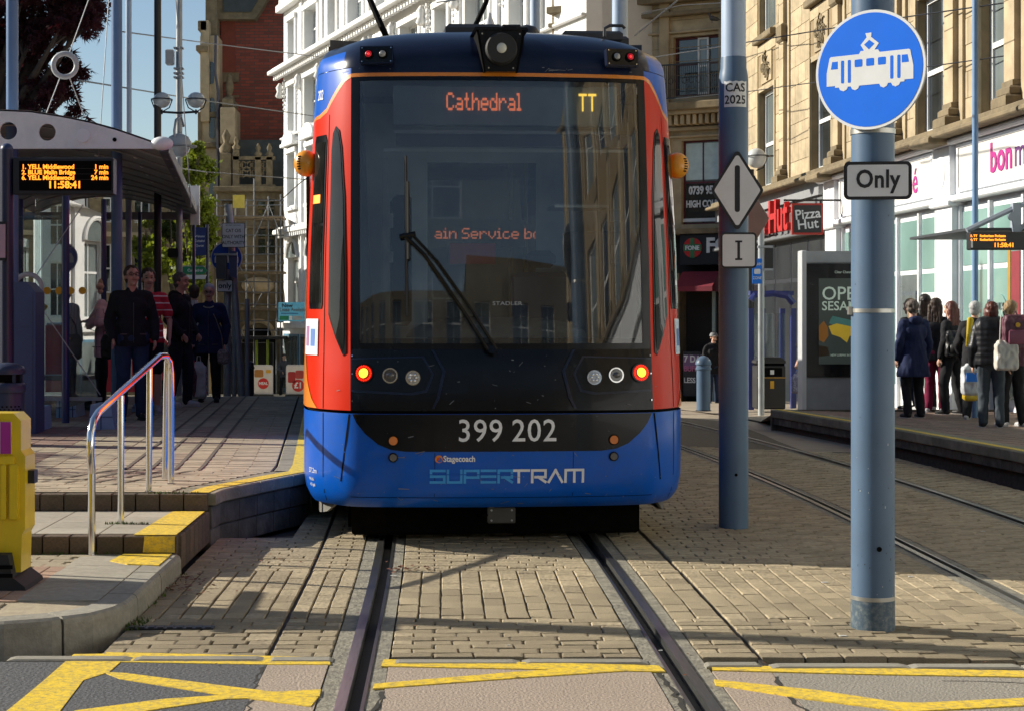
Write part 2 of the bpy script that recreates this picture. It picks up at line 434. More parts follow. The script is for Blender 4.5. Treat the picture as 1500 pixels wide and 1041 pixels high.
for rank, i in enumerate(order):
    x, y, w, d = setts[i]; dz = random.gauss(0, 0.0015)+gz(x, y); rz = random.gauss(0, 0.012)
    if rank < 298:
        inst('sett', settme[i % 4], SETTM, paving, (x, y, dz-0.04), (w, d, 0.08), rz)
    else:
        M = Matrix.Translation((x, y, dz-0.04)) @ Matrix.Rotation(rz, 4, 'Z')
        n0 = len(mb.v); b = 0.005
        mb.box(-w/2, w/2, -d/2, d/2, -0.04, 0.04, M, bev=b)
mb.build('setts', SETTM, paving, kind='stuff')
BED2 = mat('crack_dark', (0.025, 0.022, 0.018), 0.9)
# cracks and patches in the road
def crack(pts, w=.010, z=.0012, m=None, nm='road_crack'):
    rnd = random.Random(int(pts[0][0])); P = [Vector(GP(*p)) for p in pts]; Q = []
    for a, b in zip(P[:-1], P[1:]):
        n = max(2, int((b-a).length/.05))
        for k in range(n): Q.append(a.lerp(b, k/n)+Vector((rnd.gauss(0, .008), rnd.gauss(0, .008))))
    Q.append(P[-1]); vs = []
    for i, p in enumerate(Q):
        d = (Q[min(i+1, len(Q)-1)]-Q[max(0, i-1)]).normalized(); ww = w*rnd.uniform(.3, 1.5); vs += [(p.x-d.y*ww, p.y+d.x*ww, z), (p.x+d.y*ww, p.y-d.x*ww, z)]
    MB().add(vs, [(2*i, 2*i+1, 2*i+3, 2*i+2) for i in range(len(Q)-1)]).build(nm, BED2, paving, kind='stuff')
crack([(1131, 990), (1150, 1012), (1166, 1030), (1195, 1060)], .011); crack([(388, 975), (372, 1000), (362, 1060)], .006); crack([(965, 986), (985, 1010), (1003, 1041)], .010); crack([(1380, 996), (1500, 1000), (1640, 1003)], .004); crack([(560, 1012), (552, 1030), (540, 1060)], .008)
# plain strips of concrete beside every rail
def strip(name, f0, f1, ya, yb, m, z, step=0.5, parent=None, th=0.07, **kw):
    mb = MB(); ys = list(np.arange(ya, yb, step))+[yb]
    for a, b in zip(ys[:-1], ys[1:]):
        p = [(f0(a), a), (f1(a), a), (f1(b), b), (f0(b), b)]
        vs = [(x, y, gz(x, y)+z-th) for x, y in p]+[(x, y, gz(x, y)+z) for x, y in p]
        mb.add(vs, [(0,1,5,4),(1,2,6,5),(2,3,7,6),(3,0,4,7),(4,5,6,7)])
    return mb.build(name, m, parent, **kw)
STEEL = mat('worn_rail_steel', (0.36, 0.36, 0.345), 0.30, metal=0.95, var=0.18, scale=30, stretch=(3, 0.2, 1))
RUST = mat('rail_groove', (0.010, 0.008, 0.007), 0.75, var=0.4, scale=20, dirt=0.4, dirtcol=(0.02, 0.02, 0.02))
GREYS = mat('rail_mortar', (0.24, 0.22, 0.17), 0.85, var=0.4, scale=18, bump=1.0, bscale=50, dirt=0.6, dirtcol=(0.06, 0.06, 0.06), dscale=6)
for trk, (cf, lab) in enumerate(((c1, 'grooved steel rail of the tram track running under the tram'), (c2, 'grooved steel rail of the far track beside the right platform'))):
    for sd, nm in ((-1, 'left'), (1, 'right')):
        L2 = ('left hand ' if sd < 0 else 'right hand ')+lab
        r = thing('tram_rail', (cf(8)+sd*HG, 8, 0), L2, 'rail', 'grooved rails set in the street')
        e = 36
        # running head on the outside of the gauge line, groove and keeper inside
        g = lambda Y, o, cf=cf, sd=sd: cf(Y)+sd*(HG+o)
        def st(nm2, o0, o1, m, z, th=0.07):
            f0, f1 = (lambda Y: g(Y, o0)), (lambda Y: g(Y, o1))
            if sd < 0: f0, f1 = f1, f0
            strip(nm2, f0, f1, -20, e, m, z, 1.0, r, th)
        st('running_head', 0.012, 0.058, STEEL, 0.006)
        st('groove', -0.045, 0.011, RUST, -0.045, 0.03)
        st('keeper_lip', -0.062, -0.046, STEEL, 0.001)
        st('rail_mortar', 0.059, 0.135, GREYS, -0.004)
        st('rail_mortar', -0.13, -0.063, GREYS, -0.004)
# dark joint filler lines along the slab edges
strip('joint_filler', lambda Y: c1(Y)-HG-0.445, lambda Y: c1(Y)-HG-0.425, 7.9, 22, RUST, -0.012, parent=paving)
strip('joint_filler', lambda Y: c1(Y)+HG+0.40, lambda Y: c1(Y)+HG+0.42, 7.7, 22, RUST, -0.012, parent=paving)
# street beyond
STREET = mat('street_brick_far', (0.32, 0.26, 0.19), 0.9, var=0.25, scale=3, bump=0.3, bscale=30, dirt=0.4, dirtcol=(0.09, 0.075, 0.06), dscale=0.6, stretch=(1, 4, 1))
mb = MB()
for a, b in zip(range(21, 130, 3), range(24, 133, 3)):
    xs = [-1.3-0.07*(a-13.4) if a < 40 else -30, 9 if a < 46 else 12]
    xs2 = [-1.3-0.07*(b-13.4) if a < 40 else -30, 9 if a < 46 else 12]
    mb.add([(xs[0], a, gz(xs[0], a)-.012), (xs[1], a, gz(xs[1], a)-.012), (xs2[1], b, gz(xs2[1], b)-.012), (xs2[0], b, gz(xs2[0], b)-.012)], [(0, 1, 2, 3)])
mb.build('street', STREET, kind='structure')
# drain cover by the kerb
GP1 = GP(185, 918); 
dc = thing('drain_cover', (-1.45, 8.62, 0), 'dark iron drain grating among the setts beside the left kerb corner', 'drain cover')
mb = MB().box(-1.60, -1.16, 8.58, 8.66, -0.02, 0.006); mb.build('frame', BLACKP, dc)
for i in range(9): MB().box(-1.585+i*0.048, -1.555+i*0.048, 8.59, 8.65, 0.005, 0.010).build('bar', BLACKP, dc)
# ================================================================ LEFT PAVEMENT, STEPS, PLATFORM
SLAB = mat('grey_slab', (0.36, 0.33, 0.26), 0.85, var=0.18, scale=10, bump=0.3, bscale=70, island=0.07, dirt=0.35, dirtcol=(0.12, 0.11, 0.085), dscale=2)
PINK = mat('pink_brick_paver', (0.40, 0.26, 0.18), 0.85, var=0.2, scale=18, bump=0.4, bscale=60, island=0.15, dirt=0.35, dirtcol=(0.12, 0.10, 0.08), dscale=2)
DARKB = mat('dark_step_block', (0.115, 0.078, 0.05), 0.8, var=0.35, scale=8, bump=0.6, bscale=40, island=0.25, dirt=0.5, dirtcol=(0.035, 0.045, 0.015), dscale=4)
PLATB = mat('platform_paver', (0.25, 0.165, 0.125), 0.85, var=0.2, scale=10, bump=0.4, bscale=60, island=0.22, dirt=0.3, dirtcol=(0.06, 0.05, 0.04), dscale=1.5)
PLATG = mat('platform_buff_paver', (0.38, 0.32, 0.22), 0.85, var=0.2, scale=10, bump=0.4, bscale=60, island=0.1, dirt=0.35, dirtcol=(0.10, 0.09, 0.06), dscale=2)
pv = MB()
corner = [(-1.63, 10.43), (-1.63, 8.75), (-1.66, 8.55), (-1.74, 8.38), (-1.9, 8.24), (-2.1, 8.15), (-2.6, 8.08), (-12, 7.9), (-12, 10.43)]
pv.prism(corner, -0.06, 0.105); pav = pv.build('left_pavement', BED, kind='structure')
MB().prism([(x-.05, y) for x, y in corner], .10, .111).build('mortar_fill', PLATG, pav, kind='stuff')
# kerb stones round the corner
edge = [Vector((x, y, 0)) for x, y in corner[:8]]
kp = []
for a, b in zip(edge[:-1], edge[1:]):
    n = max(1, round((b-a).length/0.05)); kp += [a+(b-a)*k/n for k in range(n)]
kp.append(edge[-1])
acc = []; cur = [kp[0]]; ln = 0
for p, q in zip(kp[:-1], kp[1:]):
    cur.append(q); ln += (q-p).length
    if ln > 0.72: acc.append(cur); cur = [q]; ln = 0
acc.append(cur)
for seg in acc:
    if seg[0].x < -6 or len(seg) < 2: continue
    mb = MB(); vs = []
    pts = seg
    for i, p in enumerate(pts):
        d = (pts[min(i+1, len(pts)-1)]-pts[max(0, i-1)]).normalized(); nrm = Vector((d.y, -d.x, 0))
        if nrm.dot(Vector((1, -1, 0))) < 0: nrm = -nrm
        g = 0.007*((i == 0)-(i == len(pts)-1)); p = p+d*g
        for o, z in ((0.03, -0.08), (0.026, 0.085), (0.018, 0.108), (0.0, 0.12), (-0.13, 0.122), (-0.13, -0.08)): vs.append(p+nrm*o+Vector((0, 0, z)))
    fs = []
    for i in range(len(pts)-1):
        for k in range(6): fs.append((i*6+k, i*6+(k+1) % 6, (i+1)*6+(k+1) % 6, (i+1)*6+k))
    fs += [tuple(range(5, -1, -1)), tuple(range((len(pts)-1)*6, len(pts)*6))]
    mb.add(vs, fs); mb.build('kerb_stone', KERBM, pav)
# paving of the pavement: kerbside slabs, pink bricks, grey setts by the step
slabme = MB().box(-0.5, 0.5, -0.5, 0.5, -0.5, 0.5, bev=0.012).mesh('paving_slab'); slabme.materials.append(SLAB)
y = 8.75
while y < 10.40:
    h = min(0.6, 10.42-y); inst('paving_slab', slabme, SLAB, pav, (-1.63-0.135-0.22, y+h/2, 0.10+random.uniform(-.001, .001)), (0.43, h-0.008, 0.04)); y += h
pinkme = MB().box(-0.5, 0.5, -0.5, 0.5, -0.5, 0.5, bev=0.04).mesh('brick_paver'); pinkme.materials.append(PINK)
cnt = 0; rest = MB()
for i in range(13):
    x = -2.235-i*0.1
    for j in range(6):
        y = 8.72+j*0.2+(i % 2)*0.1
        inst('brick_paver', pinkme, PINK, pav, (x, y+0.1, 0.10+random.gauss(0, .001)), (0.091, 0.192, 0.04)); cnt += 1
bme = pinkme.copy(); bme.materials.clear(); bme.materials.append(PLATG)
for j in range(5):
    for i in range(8):
        inst('buff_paver', bme, PLATG, pav, (-2.24-i*0.2-(j % 2)*0.1, 10.37-j*0.1, 0.10+random.gauss(0, .001)), (0.19, 0.092, 0.04))
for j in range(3):
    for i in range(6):
        inst('buff_paver', bme, PLATG, pav, (-2.35-i*0.25, 8.62-j*0.13, 0.10+random.gauss(0, .001)), (0.24, 0.12, 0.04))
MB().box(-12, -3.5, 8.1, 10.4, 0.08, 0.118).build('slab_field', SLAB, pav)
# yellow patch on pavement by the step
MB().prism([(-1.66, 9.93), (-1.66, 10.42), (-1.95, 10.42), (-1.98, 10.12), (-1.85, 9.98)], 0.119, 0.1265).build('painted_patch', YPAINT, pav)
# step
plat = MB().prism([(-1.66, 11.85), (-1.62, 12.1), (-1.11, 13.45), (-1.72, 22.5), (-2.0, 26), (-12, 26), (-12, 11.85)], -0.06, 0.28).build('left_platform', BED, kind='structure')
st = MB().box(-12, -1.69, 10.52, 11.85, -0.05, 0.165).build('platform_step', BED, kind='structure')
blk = MB().box(-0.5, 0.5, -0.5, 0.5, -0.5, 0.5, bev=0.035).mesh('riser_block'); blk.materials.append(DARKB)
for (parent, y0, z0, z1) in ((st, 10.45, 0.115, 0.228), (plat, 11.78, 0.23, 0.345)):
    x = -1.63
    k = 0
    while x > -5.0:
        w = 0.165
        inst('riser_block', blk, DARKB, parent, (x-w/2, y0+0.04+random.gauss(0, .003), (z0+z1)/2), (w-0.01, 0.10, z1-z0))
        x -= w
# step side return blocks
for j in range(7):
    inst('riser_block', blk, DARKB, st, (-1.66, 10.60+j*0.18, 0.12), (0.09, 0.17, 0.21))
# treads
for j, (ya, yb) in enumerate(((10.545, 10.83), (10.83, 11.12), (11.12, 11.41), (11.41, 11.76))):
    for i in range(9):
        inst('tread_slab', slabme, SLAB, st, (-1.73-0.2-i*0.4+(j % 2)*0.0, (ya+yb)/2, 0.2), (0.392, yb-ya-0.006, 0.062))
MB().box(-12, -5.15, 10.55, 11.76, 0.2, 0.23).build('tread_field', SLAB, st)
MB().prism([(-1.64, 10.455), (-1.64, 11.7), (-1.86, 11.7), (-1.90, 10.455)], 0.2325, 0.2365).build('painted_edge', YPAINT, st)
MB().prism([(-1.84, 0.13), (-1.645, 0.13), (-1.645, 0.228), (-1.83, 0.228)], -10.437, -10.433, Matrix(((1,0,0,0),(0,0,-1,0),(0,1,0,0),(0,0,0,1)))).build('painted_edge', YPAINT, st)
# platform edge wall (concrete panels)
PANEL = mat('platform_wall_concrete', (0.12, 0.105, 0.08), 0.85, var=0.4, scale=9, bump=0.9, bscale=30, island=0.3, dirt=0.5, dirtcol=(0.03, 0.03, 0.022), dscale=3)
COPE = mat('coping_stone', (0.24, 0.215, 0.15), 0.85, var=0.3, scale=12, bump=0.7, bscale=40, island=0.14, dirt=0.7, dirtcol=(0.10, 0.10, 0.05), dscale=3)
pe = [(-1.63, 11.83), (-1.60, 12.1), (-1.40, 12.65), (-1.20, 13.15), (-1.085, 13.42), (-1.10, 14.0)]
y = 14.6
while y < 26.5: pe.append((-1.10-0.07*(y-14), y)); y += 0.6
def wall_run(pe, z0, z1, zc, parent, side=1, panelm=PANEL, name='wall_panel'):
    for (xa, ya), (xb, yb) in zip(pe[:-1], pe[1:]):
        d = Vector((xb-xa, yb-ya, 0)); L = d.length; a = math.atan2(d.y, d.x)
        M = Matrix.Translation((xa, ya, 0)) @ Matrix.Rotation(a, 4, 'Z')
        s = side
        nn = max(1, round(L/.3)); zm = (z0+z1-.095)/2
        for q in range(nn):
            for za, zb2, of in ((z0, zm-.004, -.014), (zm, z1-.098, -.02)): MB().box(L*q/nn+.004, L*(q+1)/nn-.004, min(of*s, 0.08*s), max(of*s, 0.08*s), za, zb2, M, bev=0.008).build(name, panelm, parent)
        MB().box(0.003, L-0.003, min(-0.05*s, 0.26*s), max(-0.05*s, 0.26*s), z1-0.09, z1-0.002, M, bev=0.008).build('coping_stone', zc, parent)
wall_run(pe, -0.06, 0.35, COPE, plat)
# yellow line
def offpts(pe, o): 
    r = []
    for i, (x, y) in enumerate(pe):
        a = pe[max(0, i-1)]; b = pe[min(len(pe)-1, i+1)]; d = Vector((b[0]-a[0], b[1]-a[1])).normalized()
        r.append((x-d.y*o, y+d.x*o))
    return r
def ribbon(pe, o0, o1, zf, m, name, parent):
    A = offpts(pe, o0); B = offpts(pe, o1); vs = [(x, y, zf(x, y)) for x, y in A+B]; n = len(A)
    MB().add(vs, [(i, i+1, n+i+1, n+i) for i in range(n-1)]).build(name, m, parent)
ribbon(pe, 0.0, 0.14, lambda x, y: 0.352, YPAINT, 'painted_line', plat)
# platform pavers
def platx(Y):
    for (xa, ya), (xb, yb) in zip(pe[:-1], pe[1:]):
        if ya <= Y <= yb: return xa+(xb-xa)*(Y-ya)/(yb-ya)
    return pe[-1][0]
mb = MB(); mg = MB(); mc = MB(); Y = 11.92; r = 0
near = []
while Y < 26:
    x = platx(Y)-0.28; x0 = x; i = 0
    first = True
    while x > -7.2:
        d = x0-x
        if d < 0.62 or 1.05 > d > 0.98:
            w = 0.40; T = mg
        elif d < 1.9 and 1.0 < d: w = 0.2; T = mg if (1.35 < d) else mg
        else:
            w = 0.2; T = mb if not (int(Y/0.9) % 4 == 1) else mg
        if first and r % 2: w *= 0.5
        first = False
        if Y < 13.2 and w < 0.3 and len(near) < 280 and T is mb and x > -3.4: near.append((x-w/2, Y+0.05, w))
        else: T.box(x-w+0.004, x-0.004, Y+0.004, Y+0.096, 0.30, 0.348+random.gauss(0, .0012))
        x -= w
    Y += 0.1; r += 1
mb.build('brick_pavers', PLATB, plat, kind='stuff'); mg.build('buff_pavers', PLATG, plat, kind='stuff')
pme = MB().box(-0.5, 0.5, -0.5, 0.5, -0.5, 0.5, bev=0.03).mesh('brick_paver'); pme.materials.append(PLATB)
for x, y, w in near: inst('brick_paver', pme, PLATB, plat, (x, y, 0.324+random.gauss(0, .001)), (w-0.008, 0.092, 0.048))
# rows of guidance ribs along the platform
for k in range(4):
    o = 0.85+k*0.2
    ribbon([p for p in pe if p[1] > 12], o, o+0.03, lambda x, y: 0.3535, mat('rib_dark', (0.11, 0.09, 0.065), 0.9), 'guidance_rib', plat)
MB().box(-12, -7.2, 11.92, 26, 0.30, 0.347).build('paver_field', PLATB, plat)
# slope down beyond the platform
mb = MB()
ys = [26, 30, 34, 45, 60, 80, 110]
for a, b in zip(ys[:-1], ys[1:]):
    za = 0.345-0.05*(a-26); zb = 0.345-0.05*(b-26)
    if a > 50: za = gz(0, a)+0.1; zb = gz(0, b)+0.1
    if a == 45: zb = gz(0, b)+0.1
    xa, xb = -2.0-0.07*(a-26), -2.0-0.07*(b-26)
    mb.add([(-40, a, za), (xa, a, za), (xb, b, zb), (-40, b, zb)], [(0, 1, 2, 3)])
    mb.add([(xa, a, za), (xa, a, za-1.0), (xb, b, zb-1.0), (xb, b, zb)], [(0, 1, 2, 3)])
mb.build('left_walkway', PLATG, kind='structure')
MB().box(-40, -12, 7.9, 26, -0.05, 0.34).build('cathedral_forecourt', PLATG, kind='structure')
# ================================================================ RIGHT PLATFORM
pr = [(6.35, 12.0), (6.2, 14.0), (5.9, 17.0)]
Y = 17.0
def prx(Y):
    return 6.28-0.28*max(0, (Y-11)/8)**1.5 if Y < 17 else np.interp(Y, [17, 17.3, 20.7, 25.0], [5.87, 5.85, 5.48, 4.82])
pr = [(float(prx(y)), float(y)) for y in np.arange(11.0, 25.05, 0.5)]
rp = MB().prism([(x+0.06, y) for x, y in pr]+[(9.2, 25.0), (9.2, 11.0)], -0.25, 0.13).build('right_platform', BED, kind='structure')
RP = mat('right_platform_paver', (0.28, 0.19, 0.14), 0.85, var=0.22, scale=8, bump=0.4, bscale=50, island=0.15, dirt=0.35, dirtcol=(0.08, 0.07, 0.05), dscale=1.5)
for (xa, ya), (xb, yb) in zip(pr[:-1], pr[1:]):
    d = Vector((xb-xa, yb-ya, 0)); L = d.length; a = math.atan2(d.y, d.x)
    M = Matrix.Translation((xa, ya, 0)) @ Matrix.Rotation(a, 4, 'Z')
    MB().box(0.004, L-0.004, -0.3, 0.03, 0.085, 0.198, M, bev=0.01).build('coping_stone', COPE, rp)
    MB().box(0.004, L/2-0.004, -0.14, -0.0, -0.02, 0.082, M, bev=0.006).build('face_block', PANEL, rp)
    MB().box(L/2+0.004, L-0.004, -0.14, -0.0, -0.02, 0.082, M, bev=0.006).build('face_block', PANEL, rp)
    MB().box(0, L, -0.14, -0.07, -0.3, -0.02, M).build('wall_panel', PANEL, rp)
ribbon(pr, -0.12, -0.02, lambda x, y: 0.203, YPAINT, 'painted_line', rp)
mb = MB(); Y = 11.0; r = 0
while Y < 25:
    x = prx(Y)+0.31; first = True
    while x < 9.2:
        w = 0.2 if not (first and r % 2) else 0.1
        first = False
        zt = 0.196-0.03*min(1, (x-prx(Y)))
        mb.box(x+.003, x+w-.003, Y+.003, Y+.097, 0.12, zt); x += w
    Y += 0.1; r += 1
mb.build('brick_pavers', RP, rp, kind='stuff')
mb = MB()   # sloping end
a = 25.0; mb.add([(prx(25)+.05, 25, .17), (9.2, 25, .17), (9.2, 46, gz(8, 46)+.06), (4.6, 46, gz(5, 46)+.04), (5.2, 31, gz(5, 31)+.03), (prx(25)+.1, 26.5, gz(5, 27)+.04)], [(0, 1, 2, 3, 4, 5)])
mb.build('right_pavement', STREET, kind='structure')
MB().box(prx(25)-.02, 9.2, 24.98, 25.06, -0.3, 0.195).build('platform_end_wall', PANEL, rp)
# ================================================================ THE TRAM
T_BLUE = mat('tram_blue', (0.0, 0.088, 0.48), 0.3, var=0.06, scale=3, coat=0.12, spec=0.25, dirt=0.35, dirtcol=(0.03, 0.09, 0.26), dscale=13)
T_RED = mat('tram_red', (0.56, 0.020, 0.003), 0.3, var=0.04, scale=3, coat=0.04, spec=0.2, dirt=0.06, dirtcol=(0.3, 0.03, 0.02), dscale=6)
T_ORA = mat('tram_orange', (0.72, 0.22, 0.015), 0.35, var=0.04, coat=0.5)
T_NAVY = mat('tram_navy', (0.006, 0.011, 0.032), 0.28, var=0.2, scale=4, coat=0.18, spec=0.25, dirt=0.15, dirtcol=(0.035, 0.035, 0.04), dscale=6)
T_BLK = mat('tram_gloss_black', (0.004, 0.005, 0.007), 0.20, var=0.25, scale=5, coat=0.10, spec=0.22, dirt=0.12, dirtcol=(0.03, 0.028, 0.026), dscale=8)
T_DARK = mat('tram_underframe', (0.005, 0.0045, 0.004), 1.0, var=0.4, scale=12, bump=0.4, spec=0.05)  # near-black and matt so the underframe box reads as shadow
T_GAP = mat('tram_gap', (0.003, 0.003, 0.003), 0.9, spec=0.1)
T_GREY = mat('tram_interior_grey', (0.30, 0.32, 0.33), 0.7, var=0.1)
T_GREY2 = mat('tram_interior_dark', (0.05, 0.055, 0.06), 0.7, var=0.2)
T_LINE = mat('tram_interior_light', (0.55, 0.60, 0.60), 0.6)
WSCREEN = glass_mat('windscreen_glass', (0.78, 0.84, 0.85), 1.8, dirt=0.034, grime_haze=(0.55, 0.62, 0.68))  # diffuse layer paints a pale haze that veils the dim cab
SIDEGL = glass_mat('side_window_glass', (0.10, 0.12, 0.13), 1.45, dirt=0.02)
CU = [0, .25, .5, .8, .93, 1.0, 1.1, 1.25, 1.5, 1.75, 2.0, 2.5, 3.0]
CX_ = [0, .26, .52, .83, .967, 1.035, 1.110, 1.195, 1.285, 1.335, 1.355, 1.36, 1.36]
CY_ = [0, .004, .02, .055, .085, .115, .185, .29, .45, .64, .90, 1.4, 1.9]
def herm(u, xs, ys):
    i = max(0, min(len(xs)-2, int(np.searchsorted(xs, u))-1))
    def tan(k):
        if k == 0: return (ys[1]-ys[0])/(xs[1]-xs[0]) if ys is not CY_ else 0.0
        if k == len(xs)-1: return (ys[k]-ys[k-1])/(xs[k]-xs[k-1])
        a = (ys[k]-ys[k-1])/(xs[k]-xs[k-1]); b = (ys[k+1]-ys[k])/(xs[k+1]-xs[k]); return (a+b)/2
    h = xs[i+1]-xs[i]; t = (u-xs[i])/h
    return ys[i]*(2*t**3-3*t**2+1)+h*tan(i)*(t**3-2*t**2+t)+ys[i+1]*(-2*t**3+3*t**2)+h*tan(i+1)*(t**3-t**2)
FZ = [.27, .31, .38, .5, .66, .90, 1.0, 1.25, 1.34, 1.6, 2.2, 2.8, 3.2, 3.30]
FY = [.16, .08, .035, .012, .0, .0, .008, .045, .075, .10, .16, .225, .285, .31]
NZ = [.27, .33, .45, 1.0, 2.0, 3.0, 3.3]
NX = [.06, .02, 0, 0, .025, .07, .09]
def sst(a, b, x): t = max(0, min(1, (x-a)/(b-a))); return t*t*(3-2*t)
def S0(u, z):
    a = abs(u); s = 1 if u >= 0 else -1
    x = herm(a, CU, CX_); y = herm(a, CU, CY_)
    y += float(np.interp(z, FZ, FY))*(1-sst(1.0, 2.4, a))
    x -= float(np.interp(z, NZ, NX))*sst(0.85, 1.6, a)
    return Vector((s*x, y, z))
def S(u, z, off=0.0):
    p = S0(u, z)
    if off == 0: return p
    e = 0.004
    n = (S0(u+e, z)-S0(u-e, z)).cross(S0(u, z+e)-S0(u, z-e)).normalized()
    return p+n*off
tram = thing('tram', (0.41, 11.5, 0), 'red and blue tram with a black windscreen surround showing Cathedral, standing at the platform', 'tram', rz=math.radians(4))
TM = MW(tram)
def patch(poly, off, du=0.06, dz=0.12, mapf=S, thick=0.0):
    """polygon in (u, z) laid onto the nose, cut fine enough to follow it"""
    bm = bmesh.new(); n = len(poly)
    ar = sum(poly[i][0]*poly[(i+1) % n][1]-poly[(i+1) % n][0]*poly[i][1] for i in range(n))
    if ar < 0: poly = poly[::-1]
    bm.faces.new([bm.verts.new((x, y, 0)) for x, y in poly])
    us = [p[0] for p in poly]; zs = [p[1] for p in poly]
    cuts = [((k*du, 0, 0), (1, 0, 0)) for k in range(math.ceil(min(us)/du), math.floor(max(us)/du)+1)]
    cuts += [((0, k*dz, 0), (0, 1, 0)) for k in range(math.ceil(min(zs)/dz), math.floor(max(zs)/dz)+1)]
    for co, no in cuts:
        bmesh.ops.bisect_plane(bm, geom=bm.verts[:]+bm.edges[:]+bm.faces[:], plane_co=co, plane_no=no, dist=1e-6)
    bm.verts.ensure_lookup_table(); bm.verts.index_update()
    vs = [mapf(v.co.x, v.co.y, off) for v in bm.verts]; fs = [tuple(v.index for v in f.verts) for f in bm.faces]
    edges = [(e.verts[0].index, e.verts[1].index, e.link_faces[0]) for e in bm.edges if len(e.link_faces) == 1] if thick else []
    mb = MB(); mb.add(vs, fs)
    if thick:
        o = len(vs)
        vs2 = [mapf(v.co.x, v.co.y, off-thick) for v in bm.verts]
        side = []
        for a, b, f in edges:
            l = [v.index for v in f.verts]; ia = l.index(a)
            if l[(ia+1) % len(l)] != b: a, b = b, a
            side.append((b, a, a+o, b+o))
        mb.v += [tuple(v) for v in vs2]; mb.f += side; mb.m += [0]*len(side)
    bm.free(); return mb
def pb(name, poly, off, m, smooth=30, parent=None, **kw):
    mb = patch(poly, off, thick=kw.pop('thick', 0.0), du=kw.pop('du', 0.06), dz=kw.pop('dz', 0.12))
    o = mb.build(name, m, None, smooth=smooth, **kw); o.parent = parent or tram; return o
def local(mb, name, m, parent=None, smooth=None, **kw):
    o = mb.build(name, m, None, smooth=smooth, **kw); o.parent = parent or tram; return o
def mir(p): return [(-x, z) for x, z in p][::-1]
